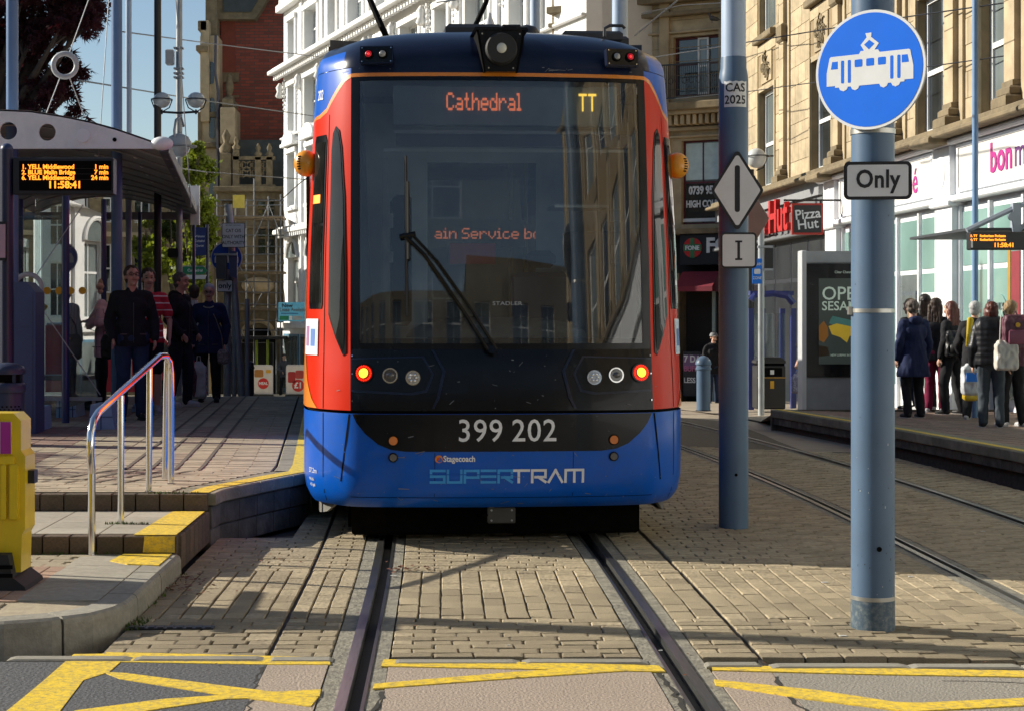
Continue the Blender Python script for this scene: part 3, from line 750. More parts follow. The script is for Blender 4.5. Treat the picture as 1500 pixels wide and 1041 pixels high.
# --- blue skirt and black number panel
zs = [.27, .29, .32, .36, .42, .5, .6, .7, .8, .915]
pb('skirt', [(-3, .27), (3, .27), (3, .915), (-3, .915)], 0, T_BLUE, du=0.05, dz=0.05)
pb('number_panel', [(-.985, .912), (-.955, .85), (-.90, .78), (-.82, .71), (-.74, .675), (-.64, .662), (.64, .662), (.74, .675), (.82, .71), (.90, .78), (.955, .85), (.985, .912)], 0.0045, T_BLK)
pb('skirt_lip', [(-3, .915), (3, .915), (3, .935), (-3, .935)], -0.022, T_GAP)
pb('hood', [(-1.0, .935), (1.0, .935), (1.0, 1.345), (-1.0, 1.345)], 0, T_BLK, du=0.05, dz=0.06)
for s in (-1, 1):
    f = (lambda p: p) if s > 0 else mir
    side = [(1.0, .935), (3.0, .935), (3.0, 2.96), (1.95, 2.96), (1.6, 2.965), (1.38, 3.0), (1.2, 3.10), (1.06, 3.20), (1.0, 3.222)]
    pb('side_panel', f(side), 0, T_RED, du=0.05)
    pb('coloured_stripe', f([(3.0, 2.96), (1.95, 2.96), (1.6, 2.965), (1.38, 3.0), (1.2, 3.10), (1.06, 3.20), (1.0, 3.222), (1.0, 3.250), (1.07, 3.23), (1.22, 3.13), (1.4, 3.03), (1.62, 2.992), (1.95, 2.985), (3, 2.985)]), 0.001, T_ORA)
    pb('upper_side_panel', f([(1.0, 3.250), (1.07, 3.23), (1.22, 3.13), (1.4, 3.03), (1.62, 2.992), (1.95, 2.985), (3, 2.985), (3, 3.29), (1.0, 3.29)]), 0, T_BLUE)
    pb('yellow_flare', f([(3.0, .938), (1.42, .938), (1.55, 1.0), (1.72, 1.12), (1.85, 1.30), (1.95, 1.55), (2.05, 1.9), (3.0, 2.3)]), 0.004, T_ORA)
    # side windows
    w = pb('cab_window', f([(1.235, 1.58), (1.235, 2.72), (1.215, 2.84), (1.17, 2.89), (1.12, 2.86), (1.085, 2.74), (1.05, 2.4), (1.035, 1.9), (1.032, 1.32), (1.06, 1.30), (1.14, 1.42)]), 0.005, T_BLK, thick=0.01)
    pb('pane', f([(1.222, 1.60), (1.222, 2.72), (1.205, 2.82), (1.17, 2.865), (1.13, 2.84), (1.10, 2.73), (1.068, 2.4), (1.052, 1.9), (1.05, 1.36), (1.065, 1.335), (1.14, 1.45)]), 0.008, SIDEGL, parent=w)
    w = pb('door_window', f([(1.36, 1.62), (1.70, 1.62), (1.72, 1.66), (1.72, 2.80), (1.69, 2.84), (1.38, 2.84), (1.345, 2.80), (1.345, 1.65)]), 0.005, T_BLK, thick=0.01)
    pb('pane', f([(1.38, 2.22), (1.69, 2.22), (1.69, 2.79), (1.38, 2.79)]), 0.008, SIDEGL, parent=w)
    pb('pane', f([(1.38, 1.66), (1.69, 1.66), (1.69, 2.20), (1.38, 2.20)]), 0.008, SIDEGL, parent=w)
    pb('led_strip', f([(1.45, 2.36), (1.66, 2.36), (1.66, 2.42), (1.45, 2.42)]), 0.011, LED if s < 0 else T_BLK, parent=w)
    st_ = pb('notice_sticker', f([(1.42, 1.30), (1.86, 1.30), (1.86, 1.55), (1.42, 1.55)]), 0.007, mat('sticker_white', (0.7, 0.75, 0.8), 0.5))
    pb('sticker_border', f([(1.44, 1.31), (1.84, 1.31), (1.84, 1.54), (1.44, 1.54)]), 0.0085, mat('sticker_blue', (0.55, 0.68, 0.85), 0.5), parent=st_)
    pb('sticker_print', f([(1.48, 1.36), (1.60, 1.36), (1.60, 1.48), (1.48, 1.48)]), 0.010, mat('print_blue', (0.1, 0.2, 0.5), 0.5), parent=st_)
    pb('sticker_print', f([(1.66, 1.36), (1.78, 1.36), (1.78, 1.5), (1.66, 1.5)]), 0.010, mat('print_red', (0.35, 0.15, 0.3), 0.5), parent=st_)
    pb('panel_joint', f([(1.30, .94), (1.312, .94), (1.312, 2.98), (1.30, 2.98)]), 0.0015, T_GAP)
    pb('panel_joint', f([(1.30, .30), (1.312, .30), (1.312, .91), (1.30, .91)]), 0.0015, T_GAP)
    pb('skirt_seam', f([(1.0, .91), (1.015, .91), (1.09, .45), (1.075, .45)]), 0.0015, T_GAP)
    # orange camera dome
    dm = MB().sphere((s*1.345, 0.80, 2.66), 0.085, 18, (1, 1, 1.12)); d = local(dm, 'amber_dome', mat('amber_plastic', (0.75, 0.30, 0.01), 0.35, coat=0.5), smooth=180)
    for k in range(6):
        a = math.radians(200+k*28) if s < 0 else math.radians(-20-k*28)
        p = Vector((s*1.345, 0.8, 2.66))
        MBk = MB().box(-0.012, 0.012, -0.092, -0.084, -0.004, 0.004, Matrix.Translation(p) @ Matrix.Rotation(s*math.radians(35), 4, 'Z') @ Matrix.Rotation(math.radians(-30+k*12), 4, 'X'))
        local(MBk, 'dome_slot', T_GAP, d)
local(MB().cyl((-1.25, .8, 2.66), (-1.34, .8, 2.66), .05), 'dome_stem', T_BLK); local(MB().cyl((1.25, .8, 2.66), (1.34, .8, 2.66), .05), 'dome_stem', T_BLK)
# --- windscreen and its frame
WU, WZ0, WZ1 = 0.935, 1.385, 3.195
fr_o = [(-1.0, 1.345), (1.0, 1.345), (1.0, 3.222), (-1.0, 3.222)]
for nm, poly in (('screen_surround', [(-1.0, 1.345), (1.0, 1.345), (1.0, WZ0), (-1.0, WZ0)]), ('screen_surround', [(-1.0, WZ1), (1.0, WZ1), (1.0, 3.222), (-1.0, 3.222)]),
                 ('screen_surround', [(-1.0, WZ0), (-WU, WZ0), (-WU, WZ1), (-1.0, WZ1)]), ('screen_surround', [(WU, WZ0), (1.0, WZ0), (1.0, WZ1), (WU, WZ1)])):
    pb(nm, poly, 0, T_BLK, du=0.05)
ws = pb('windscreen', [(-WU, WZ0), (WU, WZ0), (WU, WZ1), (-WU, WZ1)], -0.004, WSCREEN, du=0.05, dz=0.08)
# black mask printed inside the pane (corners and edges)
def blackmask(poly): pb('printed_mask', poly, -0.012, T_GAP, parent=ws)
rr_ = rrect(-WU+.055, WU-.02, WZ0+.03, WZ1-.01, 0.06)
blackmask([(-WU, WZ0), (-WU+.09, WZ0), (-WU+.055, 2.2), (-WU+.035, 2.8), (-WU+.02, WZ1), (-WU, WZ1)])
blackmask([(WU-.03, WZ0), (WU, WZ0), (WU, WZ1), (WU-.03, WZ1)])
blackmask([(-WU+.09, WZ0), (WU-.03, WZ0), (WU-.03, WZ0+.035), (-WU+.09, WZ0+.035)])
# --- orange line, brow, roof cap
pb('orange_line', [(-1.0, 3.224), (1.0, 3.224), (1.0, 3.250), (-1.0, 3.250)], 0.002, T_ORA)
pb('brow', [(-1.0, 3.250), (1.0, 3.250), (1.0, 3.295), (-1.0, 3.295)], 0, T_NAVY)
def roofpt(u, k):
    a = math.pi/2*k; p = S0(u, 3.295); H = 0.335-0.085*(p.x/1.28)**4-0.03*(p.x/1.28)**2
    zz = 3.295+H*math.sin(a); sh = 1-math.cos(a)
    x = p.x*(1-0.13*sh); y = p.y+(0.70-0.30*sst(1.0, 2.5, abs(u)))*sh*(1-sst(1.2, 2.6, abs(u)))
    return Vector((x, y, zz))
us = list(np.linspace(-3, 3, 101)); n = len(us)
ks = [0, .1, .2, .32, .45, .6, .75, .88, 1.0]
mb = MB(); mb.add([roofpt(u, k) for k in ks for u in us], [(j*n+i, j*n+i+1, (j+1)*n+i+1, (j+1)*n+i) for j in range(len(ks)-1) for i in range(n-1)])
top = [roofpt(u, 1.0) for u in us]; mb.add(top, [(i, i+1, n-2-i, n-1-i) for i in range(n//2)])
for fi, f in enumerate(mb.f[:(len(ks)-1)*(n-1)]):
    i = fi % (n-1); j = fi//(n-1)
    if abs(us[i]+0.03) > 1.08 and j < 3: mb.m[fi] = 1
local(mb, 'roof_cap', [T_NAVY, T_BLUE], smooth=50)
# headlamp housing in the middle of the brow
def RP(u, k, off=0.0):
    p = roofpt(u, k); e = 0.01
    nn = (roofpt(u+e, k)-roofpt(u-e, k)).cross(roofpt(u, min(1, k+e))-roofpt(u, max(0, k-e))).normalized()
    return p+nn*off
def frontface(poly, y0, y1):      # polygon in (x, z), extruded along y, local tram frame
    return MB().prism([(x, z) for x, z in poly], -y1, -y0, Matrix(((1, 0, 0, 0), (0, 0, -1, 0), (0, 1, 0, 0), (0, 0, 0, 1))))
hx = 0.0
hh = local(frontface([(-.105, 3.25), (.105, 3.25), (.15, 3.50), (.155, 3.535), (-.155, 3.535), (-.15, 3.50)], 0.24, 0.60), 'headlamp_housing', T_BLK)
local(frontface([(-.19, 3.535), (.19, 3.535), (.18, 3.555), (-.18, 3.555)], 0.225, 0.7), 'housing_visor', T_BLK, hh)
local(frontface([(-.118, 3.248), (-.106, 3.248), (-.152, 3.53), (-.168, 3.53)], 0.233, 0.5), 'housing_seam', T_GAP, hh)
local(frontface([(.118, 3.248), (.106, 3.248), (.152, 3.53), (.168, 3.53)], 0.233, 0.5), 'housing_seam', T_GAP, hh)
hl = MB().cyl((0, .245, 3.405), (0, .20, 3.405), .115, .108, 32); hl.cyl((0, .2, 3.405), (0, .185, 3.405), .108, .100, 32); local(hl, 'headlamp', RUBBER, hh, smooth=40)
LENS = mat('lamp_lens', (0.55, 0.55, 0.46), 0.15, var=0.1, coat=1.0)
local(MB().sphere((0, .187, 3.405), .036, 16, (1, .4, 1)), 'lens', LENS, hh, smooth=180)
for x, z in ((-.085, 3.275), (.085, 3.275), (-.13, 3.51), (.13, 3.51)): local(MB().cyl((x, .235, z), (x, .242, z), .006), 'screw', CHROME, hh)
# marker light plates high on both sides
REDL = mat('red_lamp_lit', (0.4, 0.01, 0.01), 0.4, emit=(1.0, 0.03, 0.03), estr=0.9)
DREDL = mat('red_lamp_ring', (0.25, 0.005, 0.01), 0.4, emit=(0.6, 0.0, 0.02), estr=0.25)
GREYL = mat('grey_lamp', (0.26, 0.26, 0.25), 0.2, var=0.2, coat=1)
for s in (-1, 1):
    yb = S0(s*.78, 3.40).y
    M = Matrix.Translation((s*.85, .325, 3.362)) @ Matrix.Rotation(s*math.radians(9), 4, 'Z') @ Matrix.Rotation(math.radians(-9), 4, 'X')
    q = Matrix(((1, 0, 0, 0), (0, 0, -1, 0), (0, 1, 0, 0), (0, 0, 0, 1)))
    pl = local(MB().prism(rrect(-.115, .115, -.062, .062, .008), -.02, .03, M @ q), 'marker_lamp_plate', T_NAVY)
    local(MB().prism(rrect(-.108, .108, -.055, .055, .006), .03, .032, M @ q), 'plate_face', T_BLK, pl)
    for dx, mm, m2 in ((s*.052, DREDL, REDL), (-s*.045, GREYL, GREYL)):
        local(MB().cyl(M @ Vector((dx, -.03, 0)), M @ Vector((dx, -.045, 0)), .034, .032, 20), 'lamp_ring', T_GAP, pl)
        local(MB().sphere(M @ Vector((dx, -.040, 0)), .026, 14, (1, .5, 1)), 'lamp', mm, pl, smooth=180)
        local(MB().sphere(M @ Vector((dx, -.050, 0)), .010, 10, (1, .5, 1)), 'bulb', m2, pl, smooth=180)
    for dx in (-.1, .1):
        for dz in (-.048, .048): local(MB().cyl(M @ Vector((dx, -.03, dz)), M @ Vector((dx, -.035, dz)), .004), 'screw', CHROME, pl)
# --- lamp clusters on the hood
REDO = mat('lamp_red_led', (0.5, 0.01, 0.0), 0.4, emit=(1.0, 0.02, 0.0), estr=1.3)
AMBL = mat('lamp_amber_lit', (0.8, 0.4, 0.0), 0.4, emit=(1.0, 0.60, 0.04), estr=1.6)
CLEARL = mat('clear_lamp', (0.5, 0.5, 0.52), 0.1, metal=0.6, var=0.3, scale=60, coat=1)
SMOKE = mat('smoked_lamp', (0.05, 0.05, 0.055), 0.12, var=0.3, coat=1)
for s in (-1, 1):
    f = (lambda p: p) if s > 0 else mir
    cl = pb('lamp_cluster', f([(.995, 1.06), (.995, 1.285), (.52, 1.30), (.455, 1.18), (.50, 1.06), (.60, 1.04)]), 0.004, T_NAVY, thick=0.02)
    pb('cluster_face', f([(.985, 1.075), (.985, 1.275), (.53, 1.288), (.47, 1.18), (.512, 1.075), (.61, 1.055)]), 0.007, T_BLK, parent=cl)
    pb('cluster_ridge', f([(.47, 1.34), (.40, 1.20), (.44, 1.02), (.47, .95), (.455, .95), (.42, 1.02), (.38, 1.20), (.455, 1.34)]), 0.014, T_NAVY, thick=0.02)
    for u, z, r, kind in ((.905, 1.185, .066, 'led'), (.74, 1.17, .052, 'smoke'), (.592, 1.155, .050, 'clear')):
        p = S(s*u, z, 0.004); nrm = (S(s*u, z, 0.02)-S(s*u, z, 0)).normalized()
        nrm = (nrm+Vector((0, -.6, 0))).normalized()
        lm = local(MB().cyl(p-nrm*.02, p+nrm*.022, r+.006, r, 28), 'lamp_bezel', CHROME if kind != 'led' else T_BLK, smooth=40)
        lm2 = local(MB().cyl(p+nrm*.02, p+nrm*.024, r-.008, r-.010, 28), 'lamp_glass', {'led': mat('lamp_red_dark', (0.12, 0.0, 0.0), 0.3, emit=(0.5, 0.0, 0.0), estr=0.3), 'smoke': SMOKE, 'clear': CLEARL}[kind], lm)
        a = nrm.cross(Vector((0, 0, 1))).normalized(); b = nrm.cross(a)
        if kind == 'led':
            mb = MB()
            for k in range(20):
                t = 2*math.pi*k/20; mb.sphere(p+nrm*.026+(a*math.cos(t)+b*math.sin(t))*(r-.019), .0062, 8)
            local(mb, 'led_ring', REDO, lm, kind='stuff')
            local(MB().sphere(p+nrm*.022, .034, 16, (1, .35, 1)), 'lit_core', AMBL, lm, smooth=180)
        elif kind == 'clear':
            for k in range(6):
                t = 2*math.pi*k/6; local(MB().sphere(p+nrm*.024+(a*math.cos(t)+b*math.sin(t))*.022, .010, 8), 'reflector', CHROME, lm, smooth=180)
        else:
            local(MB().sphere(p+nrm*.018, .032, 12, (1, .5, .7)), 'bulb', SMOKE, lm, smooth=180)
    for u, z, r, mm in ((.722, .735, .031, mat('orange_reflector', (0.62, 0.16, 0.01), 0.35, coat=1)), (.722, .622, .027, SMOKE)):
        p = S(s*u, z, 0.004)
        lm = local(MB().cyl(p+Vector((0, .01, 0)), p-Vector((0, .012, 0)), r+.006, r+.004, 22), 'reflector_bezel', T_GAP, smooth=40)
        local(MB().cyl(p-Vector((0, .010, 0)), p-Vector((0, .016, 0)), r, r-.003, 22), 'reflector_lens', mm, lm)
# scuffs and stone chips
SCUFF = mat('paint_scuff', (.16, .17, .18), .7, var=.4); rnd = random.Random(12)
mb = MB()
for k in range(110):
    u = rnd.uniform(-1.25, 1.25); z = rnd.choice((rnd.uniform(.30, .90), rnd.uniform(.30, .5), rnd.uniform(.95, 1.32), rnd.uniform(3.26, 3.29))); a_ = rnd.uniform(0, 3.14); l = rnd.choice((.004, .004, .008, .02, .035)); w = rnd.uniform(.0012, .003)
    du, dz = math.cos(a_)*l, math.sin(a_)*l*.4; mb.add([S(u-du, z-dz-w, .0052), S(u+du, z+dz-w, .0052), S(u+du, z+dz+w, .0052), S(u-du, z-dz+w, .0052)], [(0, 1, 2, 3)])
local(mb, 'scuff_marks', SCUFF, kind='stuff')
for zz in (1.0, 1.18, 1.30):
    for s in (-1, 1): local(MB().cyl(S(s*.985, zz, .002), S(s*.985, zz, .007), .006, n=8), 'screw', CHROME)
for s in (-1, 1):
    f = (lambda p: p) if s > 0 else mir
    pb('panel_joint', f([(.45, .29), (.453, .29), (.453, .655), (.45, .655)]), 0.0015, T_GAP)
pb('panel_joint', [(-1.0, .345), (1.0, .345), (1.0, .349), (-1.0, .349)], 0.0015, T_GAP)
# --- lettering
LETW = mat('lettering_white', (0.72, 0.73, 0.74), 0.5)
LETB = mat('lettering_light_blue', (0.03, 0.30, 0.72), 0.4)
NFM = lambda x, z, off: Matrix.Translation(S(0.001, z, 0)+Vector((x, -off, 0))) @ Matrix.Rotation(math.radians(90), 4, 'X')
def tram_text(name, txt, x, z, size, m, off=0.012, bold=0.0, sx=1.0, spacing=1.0, parent=None, align='CENTER', curve=True):
    me = text_mesh(txt, size, bold, 0.001, align, spacing); me.transform(Matrix.Diagonal((sx, 1, 1, 1)))
    for v in me.vertices:
        u = (v.co.x+x)/1.04
        p = S(u, z+v.co.y, off+v.co.z); v.co = p
    me.materials.clear(); me.materials.append(m); o = bpy.data.objects.new(name, me); COL.objects.link(o); o.parent = parent or tram; return o
for _t, _x in (('399', -.165), ('202', .20)): tram_text('fleet_number', _t, _x, .795, .212, LETW, bold=0.001, sx=.94, spacing=1.06)
tram_text('operator_name', 'Stagecoach', -0.305, .612, .056, LETW, bold=0.0015, sx=.86, off=.004)
lg = local(MB().cyl(S(-.425, .612, .001), S(-.425, .612, .006), .026, .026, 20), 'operator_emblem', T_ORA)
local(MB().cyl(S(-.421, .607, .006), S(-.421, .607, .008), .017, .017, 16), 'emblem_disc', mat('emblem_blue', (.02, .12, .5), .4), lg)
local(MB().cyl(S(-.427, .614, .008), S(-.427, .614, .010), .009, .009, 16), 'emblem_dot', mat('emblem_red', (.6, .05, .03), .4), lg)
def stroke(mb, pts, x, z, w, sc):
    for (xa, za), (xb, zb) in zip(pts[:-1], pts[1:]):
        a = Vector((x+xa*sc[0], z+za*sc[1])); b = Vector((x+xb*sc[0], z+zb*sc[1])); d = (b-a).normalized(); nn = Vector((-d.y, d.x))*w/2; a2 = a-d*w*.5; b2 = b+d*w*.5
        q = [a2-nn, b2-nn, b2+nn, a2+nn]
        vs = [S(p.x/1.04, p.y, .0055) for p in q]+[S(p.x/1.04, p.y, .002) for p in q]
        mb.add(vs, [(0, 1, 2, 3), (1, 0, 4, 5), (2, 1, 5, 6), (3, 2, 6, 7), (0, 3, 7, 4)])
G = {'S': [[(1, 1), (0, 1), (0, .5), (1, .5), (1, 0), (0, 0)]], 'U': [[(0, 1), (0, 0), (1, 0), (1, 1)]], 'P': [[(0, 0), (0, 1), (1, 1), (1, .42), (0, .42)]],
     'E': [[(1, 1), (0, 1)], [(0, .5), (1, .5)], [(0, 0), (1, 0)]], 'R': [[(0, 0), (0, 1), (1, 1), (1, .42), (.25, .42)], [(.45, .42), (1, 0)]],
     'T': [[(-.1, 1), (1, 1)], [(.25, 1), (.25, 0)]], 'A': [[(0, 0), (.5, 1), (1, 0)]], 'M': [[(0, 0), (0, 1), (1, 1), (1, 0)], [(.5, 1), (.5, 0)]]}
x = -.495; zt = .455
for i, ch in enumerate('SUPERTRAM'):
    mb = MB(); w = .090 if ch != 'M' else .120
    for pts in G[ch]: stroke(mb, pts, x, zt, .017, (w, .078))
    if ch == 'R' and i > 4: pass
    local(mb, 'letter', LETB if i < 5 else LETW, label=None)
    if i < 5:
        pb('letter_slit', [(x/1.04-.01, zt+.050), ((x+w)/1.04+.012, zt+.050), ((x+w)/1.04+.012, zt+.055), (x/1.04-.01, zt+.055)], .0062, T_BLUE)
    x += w+.024
# small side print
for k, (zz, t, sz) in enumerate(((.50, '37.2m', .05), (.44, 'Width', .032), (.40, '40 kph', .032))):
    me = text_mesh(t, sz, 0, .0005, 'LEFT')
    for v in me.vertices: v.co = S(-1.62+v.co.x*1.6, zz+v.co.y, .004+v.co.z)
    me.materials.append(LETW); o = bpy.data.objects.new('side_print', me); COL.objects.link(o); o.parent = tram
me = text_mesh('202', .10, 0.001, .0005, 'CENTER')
for v in me.vertices: v.co = S(-1.62+v.co.x*1.3, 3.13+v.co.y, .004+v.co.z)
me.materials.append(LETW); o = bpy.data.objects.new('side_number', me); COL.objects.link(o); o.parent = tram
# --- underframe, coupler flap, chin
mb = MB(); mb.box(-1.02, 1.02, .55, 2.5, .035, .30, bev=.02); mb.box(-.95, -.62, .85, 1.1, .03, .2); mb.box(.62, .95, .85, 1.1, .03, .2); local(mb, 'underframe', T_DARK)
mb = MB()
for s in (-1, 1): local(MB().box(s*.93-.11, s*.93+.11, .75, .9, .07, .26), 'sand_box', T_DARK)
cf_ = local(MB().box(-.095, .095, .19, .24, .155, .265, bev=.006), 'coupler_flap', mat('flap_grey', (.05, .048, .04), .7, var=.3))
for s in (-1, 1): local(MB().cyl((s*.095, .2, .21), (s*.13, .2, .21), .008), 'flap_pin', T_DARK, cf_)
for x in (-.07, .07):
    for z in (.175, .245): local(MB().cyl((x, .19, z), (x, .184, z), .007), 'bolt', GALV, cf_)
for s in (-1, 1):
    f = (lambda p: p) if s > 0 else mir
    pb('corner_chin', f([(1.25, .275), (2.6, .275), (2.6, .16), (2.0, .16), (1.55, .20)]), -.05, mat('chin_grey', (.16, .15, .13), .6), thick=.02)
# wheels (front bogie)
for yy in (2.1, 3.9):
    for s in (-1, 1):
        w = local(MB().cyl((s*.66, yy, .3), (s*.80, yy, .3), .3, .3, 28), 'wheel', T_DARK, smooth=40)
        local(MB().cyl((s*.80, yy, .3), (s*.82, yy, .3), .22, .2, 24), 'hub', T_GAP, w)
# --- body behind the nose
prof = [(-1.36, .29), (-1.36, .915), (-1.335, 2.0), (-1.29, 2.96), (-1.27, 3.295), (-1.13, 3.45), (-.8, 3.55), (0, 3.62), (.8, 3.55), (1.13, 3.45), (1.27, 3.295), (1.29, 2.96), (1.335, 2.0), (1.36, .915), (1.36, .29)]
def car(y0, y1, nm):
    mb = MB(); k = len(prof)
    mb.add([(x, y, z) for y in (y0, y1) for x, z in prof], [(i, i+1, k+i+1, k+i) for i in range(k-1)]+[(k-1, 0, k, 2*k-1)]+[tuple(range(2*k-1, k-1, -1))])
    for i in range(k-1):
        mb.m[i] = {0: 1, 13: 1, 1: 0, 2: 0, 11: 0, 12: 0, 3: 1, 10: 1}.get(i, 2)
    mb.m[k-1] = 3; mb.m[k] = 3
    b = local(mb, nm, [T_RED, T_BLUE, T_NAVY, T_DARK])
    for s in (-1, 1):
        yy = y0+.4
        while yy < y1-1.2:
            M = Matrix(((0, 0, s, s*1.343), (1, 0, 0, yy), (0, 1, 0, 0), (0, 0, 0, 1)))
            w = local(MB().prism(rrect(0, 1.5, 1.35, 2.75, .08), -.012, .012, M), 'window', T_BLK, b)
            yy += 1.6
    return b
car(1.9, 10.2, 'front_car'); local(MB().box(-1.2, 1.2, 10.2, 10.8, .4, 3.4), 'gangway_bellows', RUBBER); car(10.8, 19.5, 'middle_car')
# interior floor and cab
mb = MB(); mb.box(-1.2, 1.2, .45, 10, .30, .38); local(mb, 'floor', T_GREY2)
mb = MB(); mb.prism([(-.96, .28), (.96, .28), (1.06, .55), (1.06, .75), (-1.06, .75), (-1.06, .55)], 1.15, 1.40); db = local(mb, 'dashboard', T_GREY2)
mb = MB()
for i in range(16):
    t = math.pi*i/15; pass
mb.lathe([(.52, 0), (.50, .05), (.42, .10), (.25, .135), (.01, .145)], (0.02, .72, 1.42), 28, Matrix.Diagonal((1.25, .62, 1, 1))); local(mb, 'instrument_hood', mat('dash_grey', (.16, .18, .19), .6, var=.1), db, smooth=50)
CABW = mat('cab_wall', (0.40, 0.45, 0.47), 0.7, var=0.1)
mb = MB(); mb.box(-1.22, -.42, 1.65, 1.69, .38, 3.2); mb.box(.42, 1.22, 1.65, 1.69, .38, 3.2); mb.box(-.42, .42, 1.65, 1.69, 2.75, 3.2); local(mb, 'cab_bulkhead', CABW)
local(MB().box(-.42, .42, 1.66, 1.675, .38, 2.75), 'cab_door_glass', GLASS)
local(MB().box(-1.02, 1.02, .50, 1.65, 3.25, 3.28), 'cab_ceiling', CABW)
local(MB().box(.62, 1.0, 1.2, 1.64, .38, 2.2), 'cab_cupboard', mat('cupboard', (0.10, 0.11, 0.12), .6))
seat = local(MB().box(.2, .62, 1.25, 1.35, 1.25, 1.90, bev=.04), 'driver_seat', mat('seat_blue', (.03, .04, .08), .8))
local(MB().box(.30, .52, 1.25, 1.33, 1.93, 2.06, bev=.04), 'headrest', mat('seat_dark', (.02, .02, .03), .8), seat)
mb = MB()
for s in (-1, 1):
    for yy in (2.6, 3.5, 4.4, 5.3, 6.2):
        mb.box(s*.95-.22, s*.95+.22, yy, yy+.08, .75, 1.55, bev=.03); mb.box(s*.95-.22, s*.95+.22, yy-.4, yy, .75, .85, bev=.02)
local(mb, 'passenger_seats', mat('seat_red', (.25, .03, .03), .8), kind='stuff')
for s in (-1, 1):
    for yy in (2.0, 3.0, 4.2): local(MB().cyl((s*.5, yy, .38), (s*.5, yy, 3.1), .018), 'grab_pole', mat('grab_yellow', (.6, .42, .05), .4))
# destination display behind the glass
DISP = mat('display_panel', (0.20, 0.25, 0.26), 0.6, var=0.15)
dd = local(MB().box(-.735, .83, .37, .44, 2.89, 3.17, bev=.01), 'destination_display', DISP)
local(MB().box(-.735, .80, .355, .365, 2.835, 2.855), 'display_edge', T_GREY, dd)
FONT57 = {'C': '0111110001100001000010000100010111', }
F57 = {'C': ['01110','10001','10000','10000','10000','10001','01110'], 'a': ['00000','00000','01110','00001','01111','10001','01111'],
 't': ['01000','01000','11100','01000','01000','01001','00110'], 'h': ['10000','10000','10110','11001','10001','10001','10001'],
 'e': ['00000','00000','01110','10001','11111','10000','01110'], 'd': ['00001','00001','01101','10011','10001','10001','01111'],
 'r': ['00000','00000','10110','11001','10000','10000','10000'], 'l': ['01100','00100','00100','00100','00100','00100','01110'],
 'T': ['11111','00100','00100','00100','00100','00100','00100'], 'i': ['00100','00000','01100','00100','00100','00100','01110'],
 'n': ['00000','00000','10110','11001','10001','10001','10001'], 'S': ['01111','10000','10000','01110','00001','00001','11110'],
 'v': ['00000','00000','10001','10001','10001','01010','00100'], 'c': ['00000','00000','01110','10000','10000','10001','01110'],
 'b': ['10000','10000','10110','11001','10001','10001','11110'], 'o': ['00000','00000','01110','10001','10001','10001','01110'], ' ': ['0']*7,
 '<': ['00010','00100','01000','10000','01000','00100','00010']}
def dots(name, txt, x0, z0, px, y, m, parent, dbl=2, sp=1, pz=None):
    pz = pz or px
    mb = MB(); x = x0
    for ch in txt:
        g = F57[ch]; wdt = len(g[0]) if ch != ' ' else 2
        if ch in 'il' : cols = range(1, 4)
        elif ch == 't': cols = range(0, 4)
        else: cols = range(wdt)
        for j, rw in enumerate(g):
            if ch == ' ': break
            for ii, i in enumerate(cols):
                if rw[i] == '1':
                    for a in range(dbl):
                        for b in range(dbl):
                            cx = x+(ii*dbl+a)*px; cz = z0-(j*dbl+b)*pz
                            mb.box(cx-px*.42, cx+px*.42, y, y+.003, cz-pz*.42, cz+pz*.42)
        x += (len(list(cols))*dbl+sp)*px
    return local(mb, name, m, parent, kind=None)
dots('led_text', 'Cathedral', -.365, 3.115, .0054, .362, LEDD, dd, 2, 1.6, .0088)
dots('led_route', 'TT', .56, 3.115, .0058, .362, LEDY, dd, 2, 1.5, .0088)
local(MB().box(-.72, .95, .34, .35, 2.74, 2.83), 'sun_blind', mat('blind', (.02, .025, .045), .7))
local(MB().box(-.80, .92, .42, .43, 2.715, 2.735), 'blind_bar', T_LINE)
ins = local(MB().box(-.62, .40, 2.2, 2.25, 2.12, 2.34), 'inner_display', T_GAP)
dots('led_text', 'ain Service bo', -.33, 2.27, .0062, 2.19, LEDD, ins, 2, 1.4)
dots('led_text', '<', -.56, 2.27, .0062, 2.19, LEDD, ins, 2, 1)
local(MB().box(-.30, .04, 1.0, 1.02, 1.95, 2.10), 'red_notice', mat('notice_red', (.28, .03, .03), .6))
tram_text('maker_name', 'STADLER', 0.03, 1.655, .036, mat('faint_letter', (.35, .38, .40), .5), off=.0, sx=1.4)
# white tube frames left and right of the cab seen through the screen
for (xa, xb, z0, z1) in ((-.80, -.76, 1.75, 2.7), (-.80, -.72, 1.95, 2.03), (-.80, -.72, 2.2, 2.3), (.86, .90, 1.95, 2.08), (.84, .92, 2.25, 2.33)):
    local(MB().box(xa, xb, .75, .78, z0, z1), 'cab_fitting', T_GREY)
local(MB().box(-.72, -.58, .9, 1.3, 1.5, 2.45, bev=.03), 'side_console', T_GAP)
local(MB().prism([(.46, .9), (.86, .9), (.86, 1.3), (.46, 1.3)], 2.36, 2.38), 'cab_shelf', T_LINE)
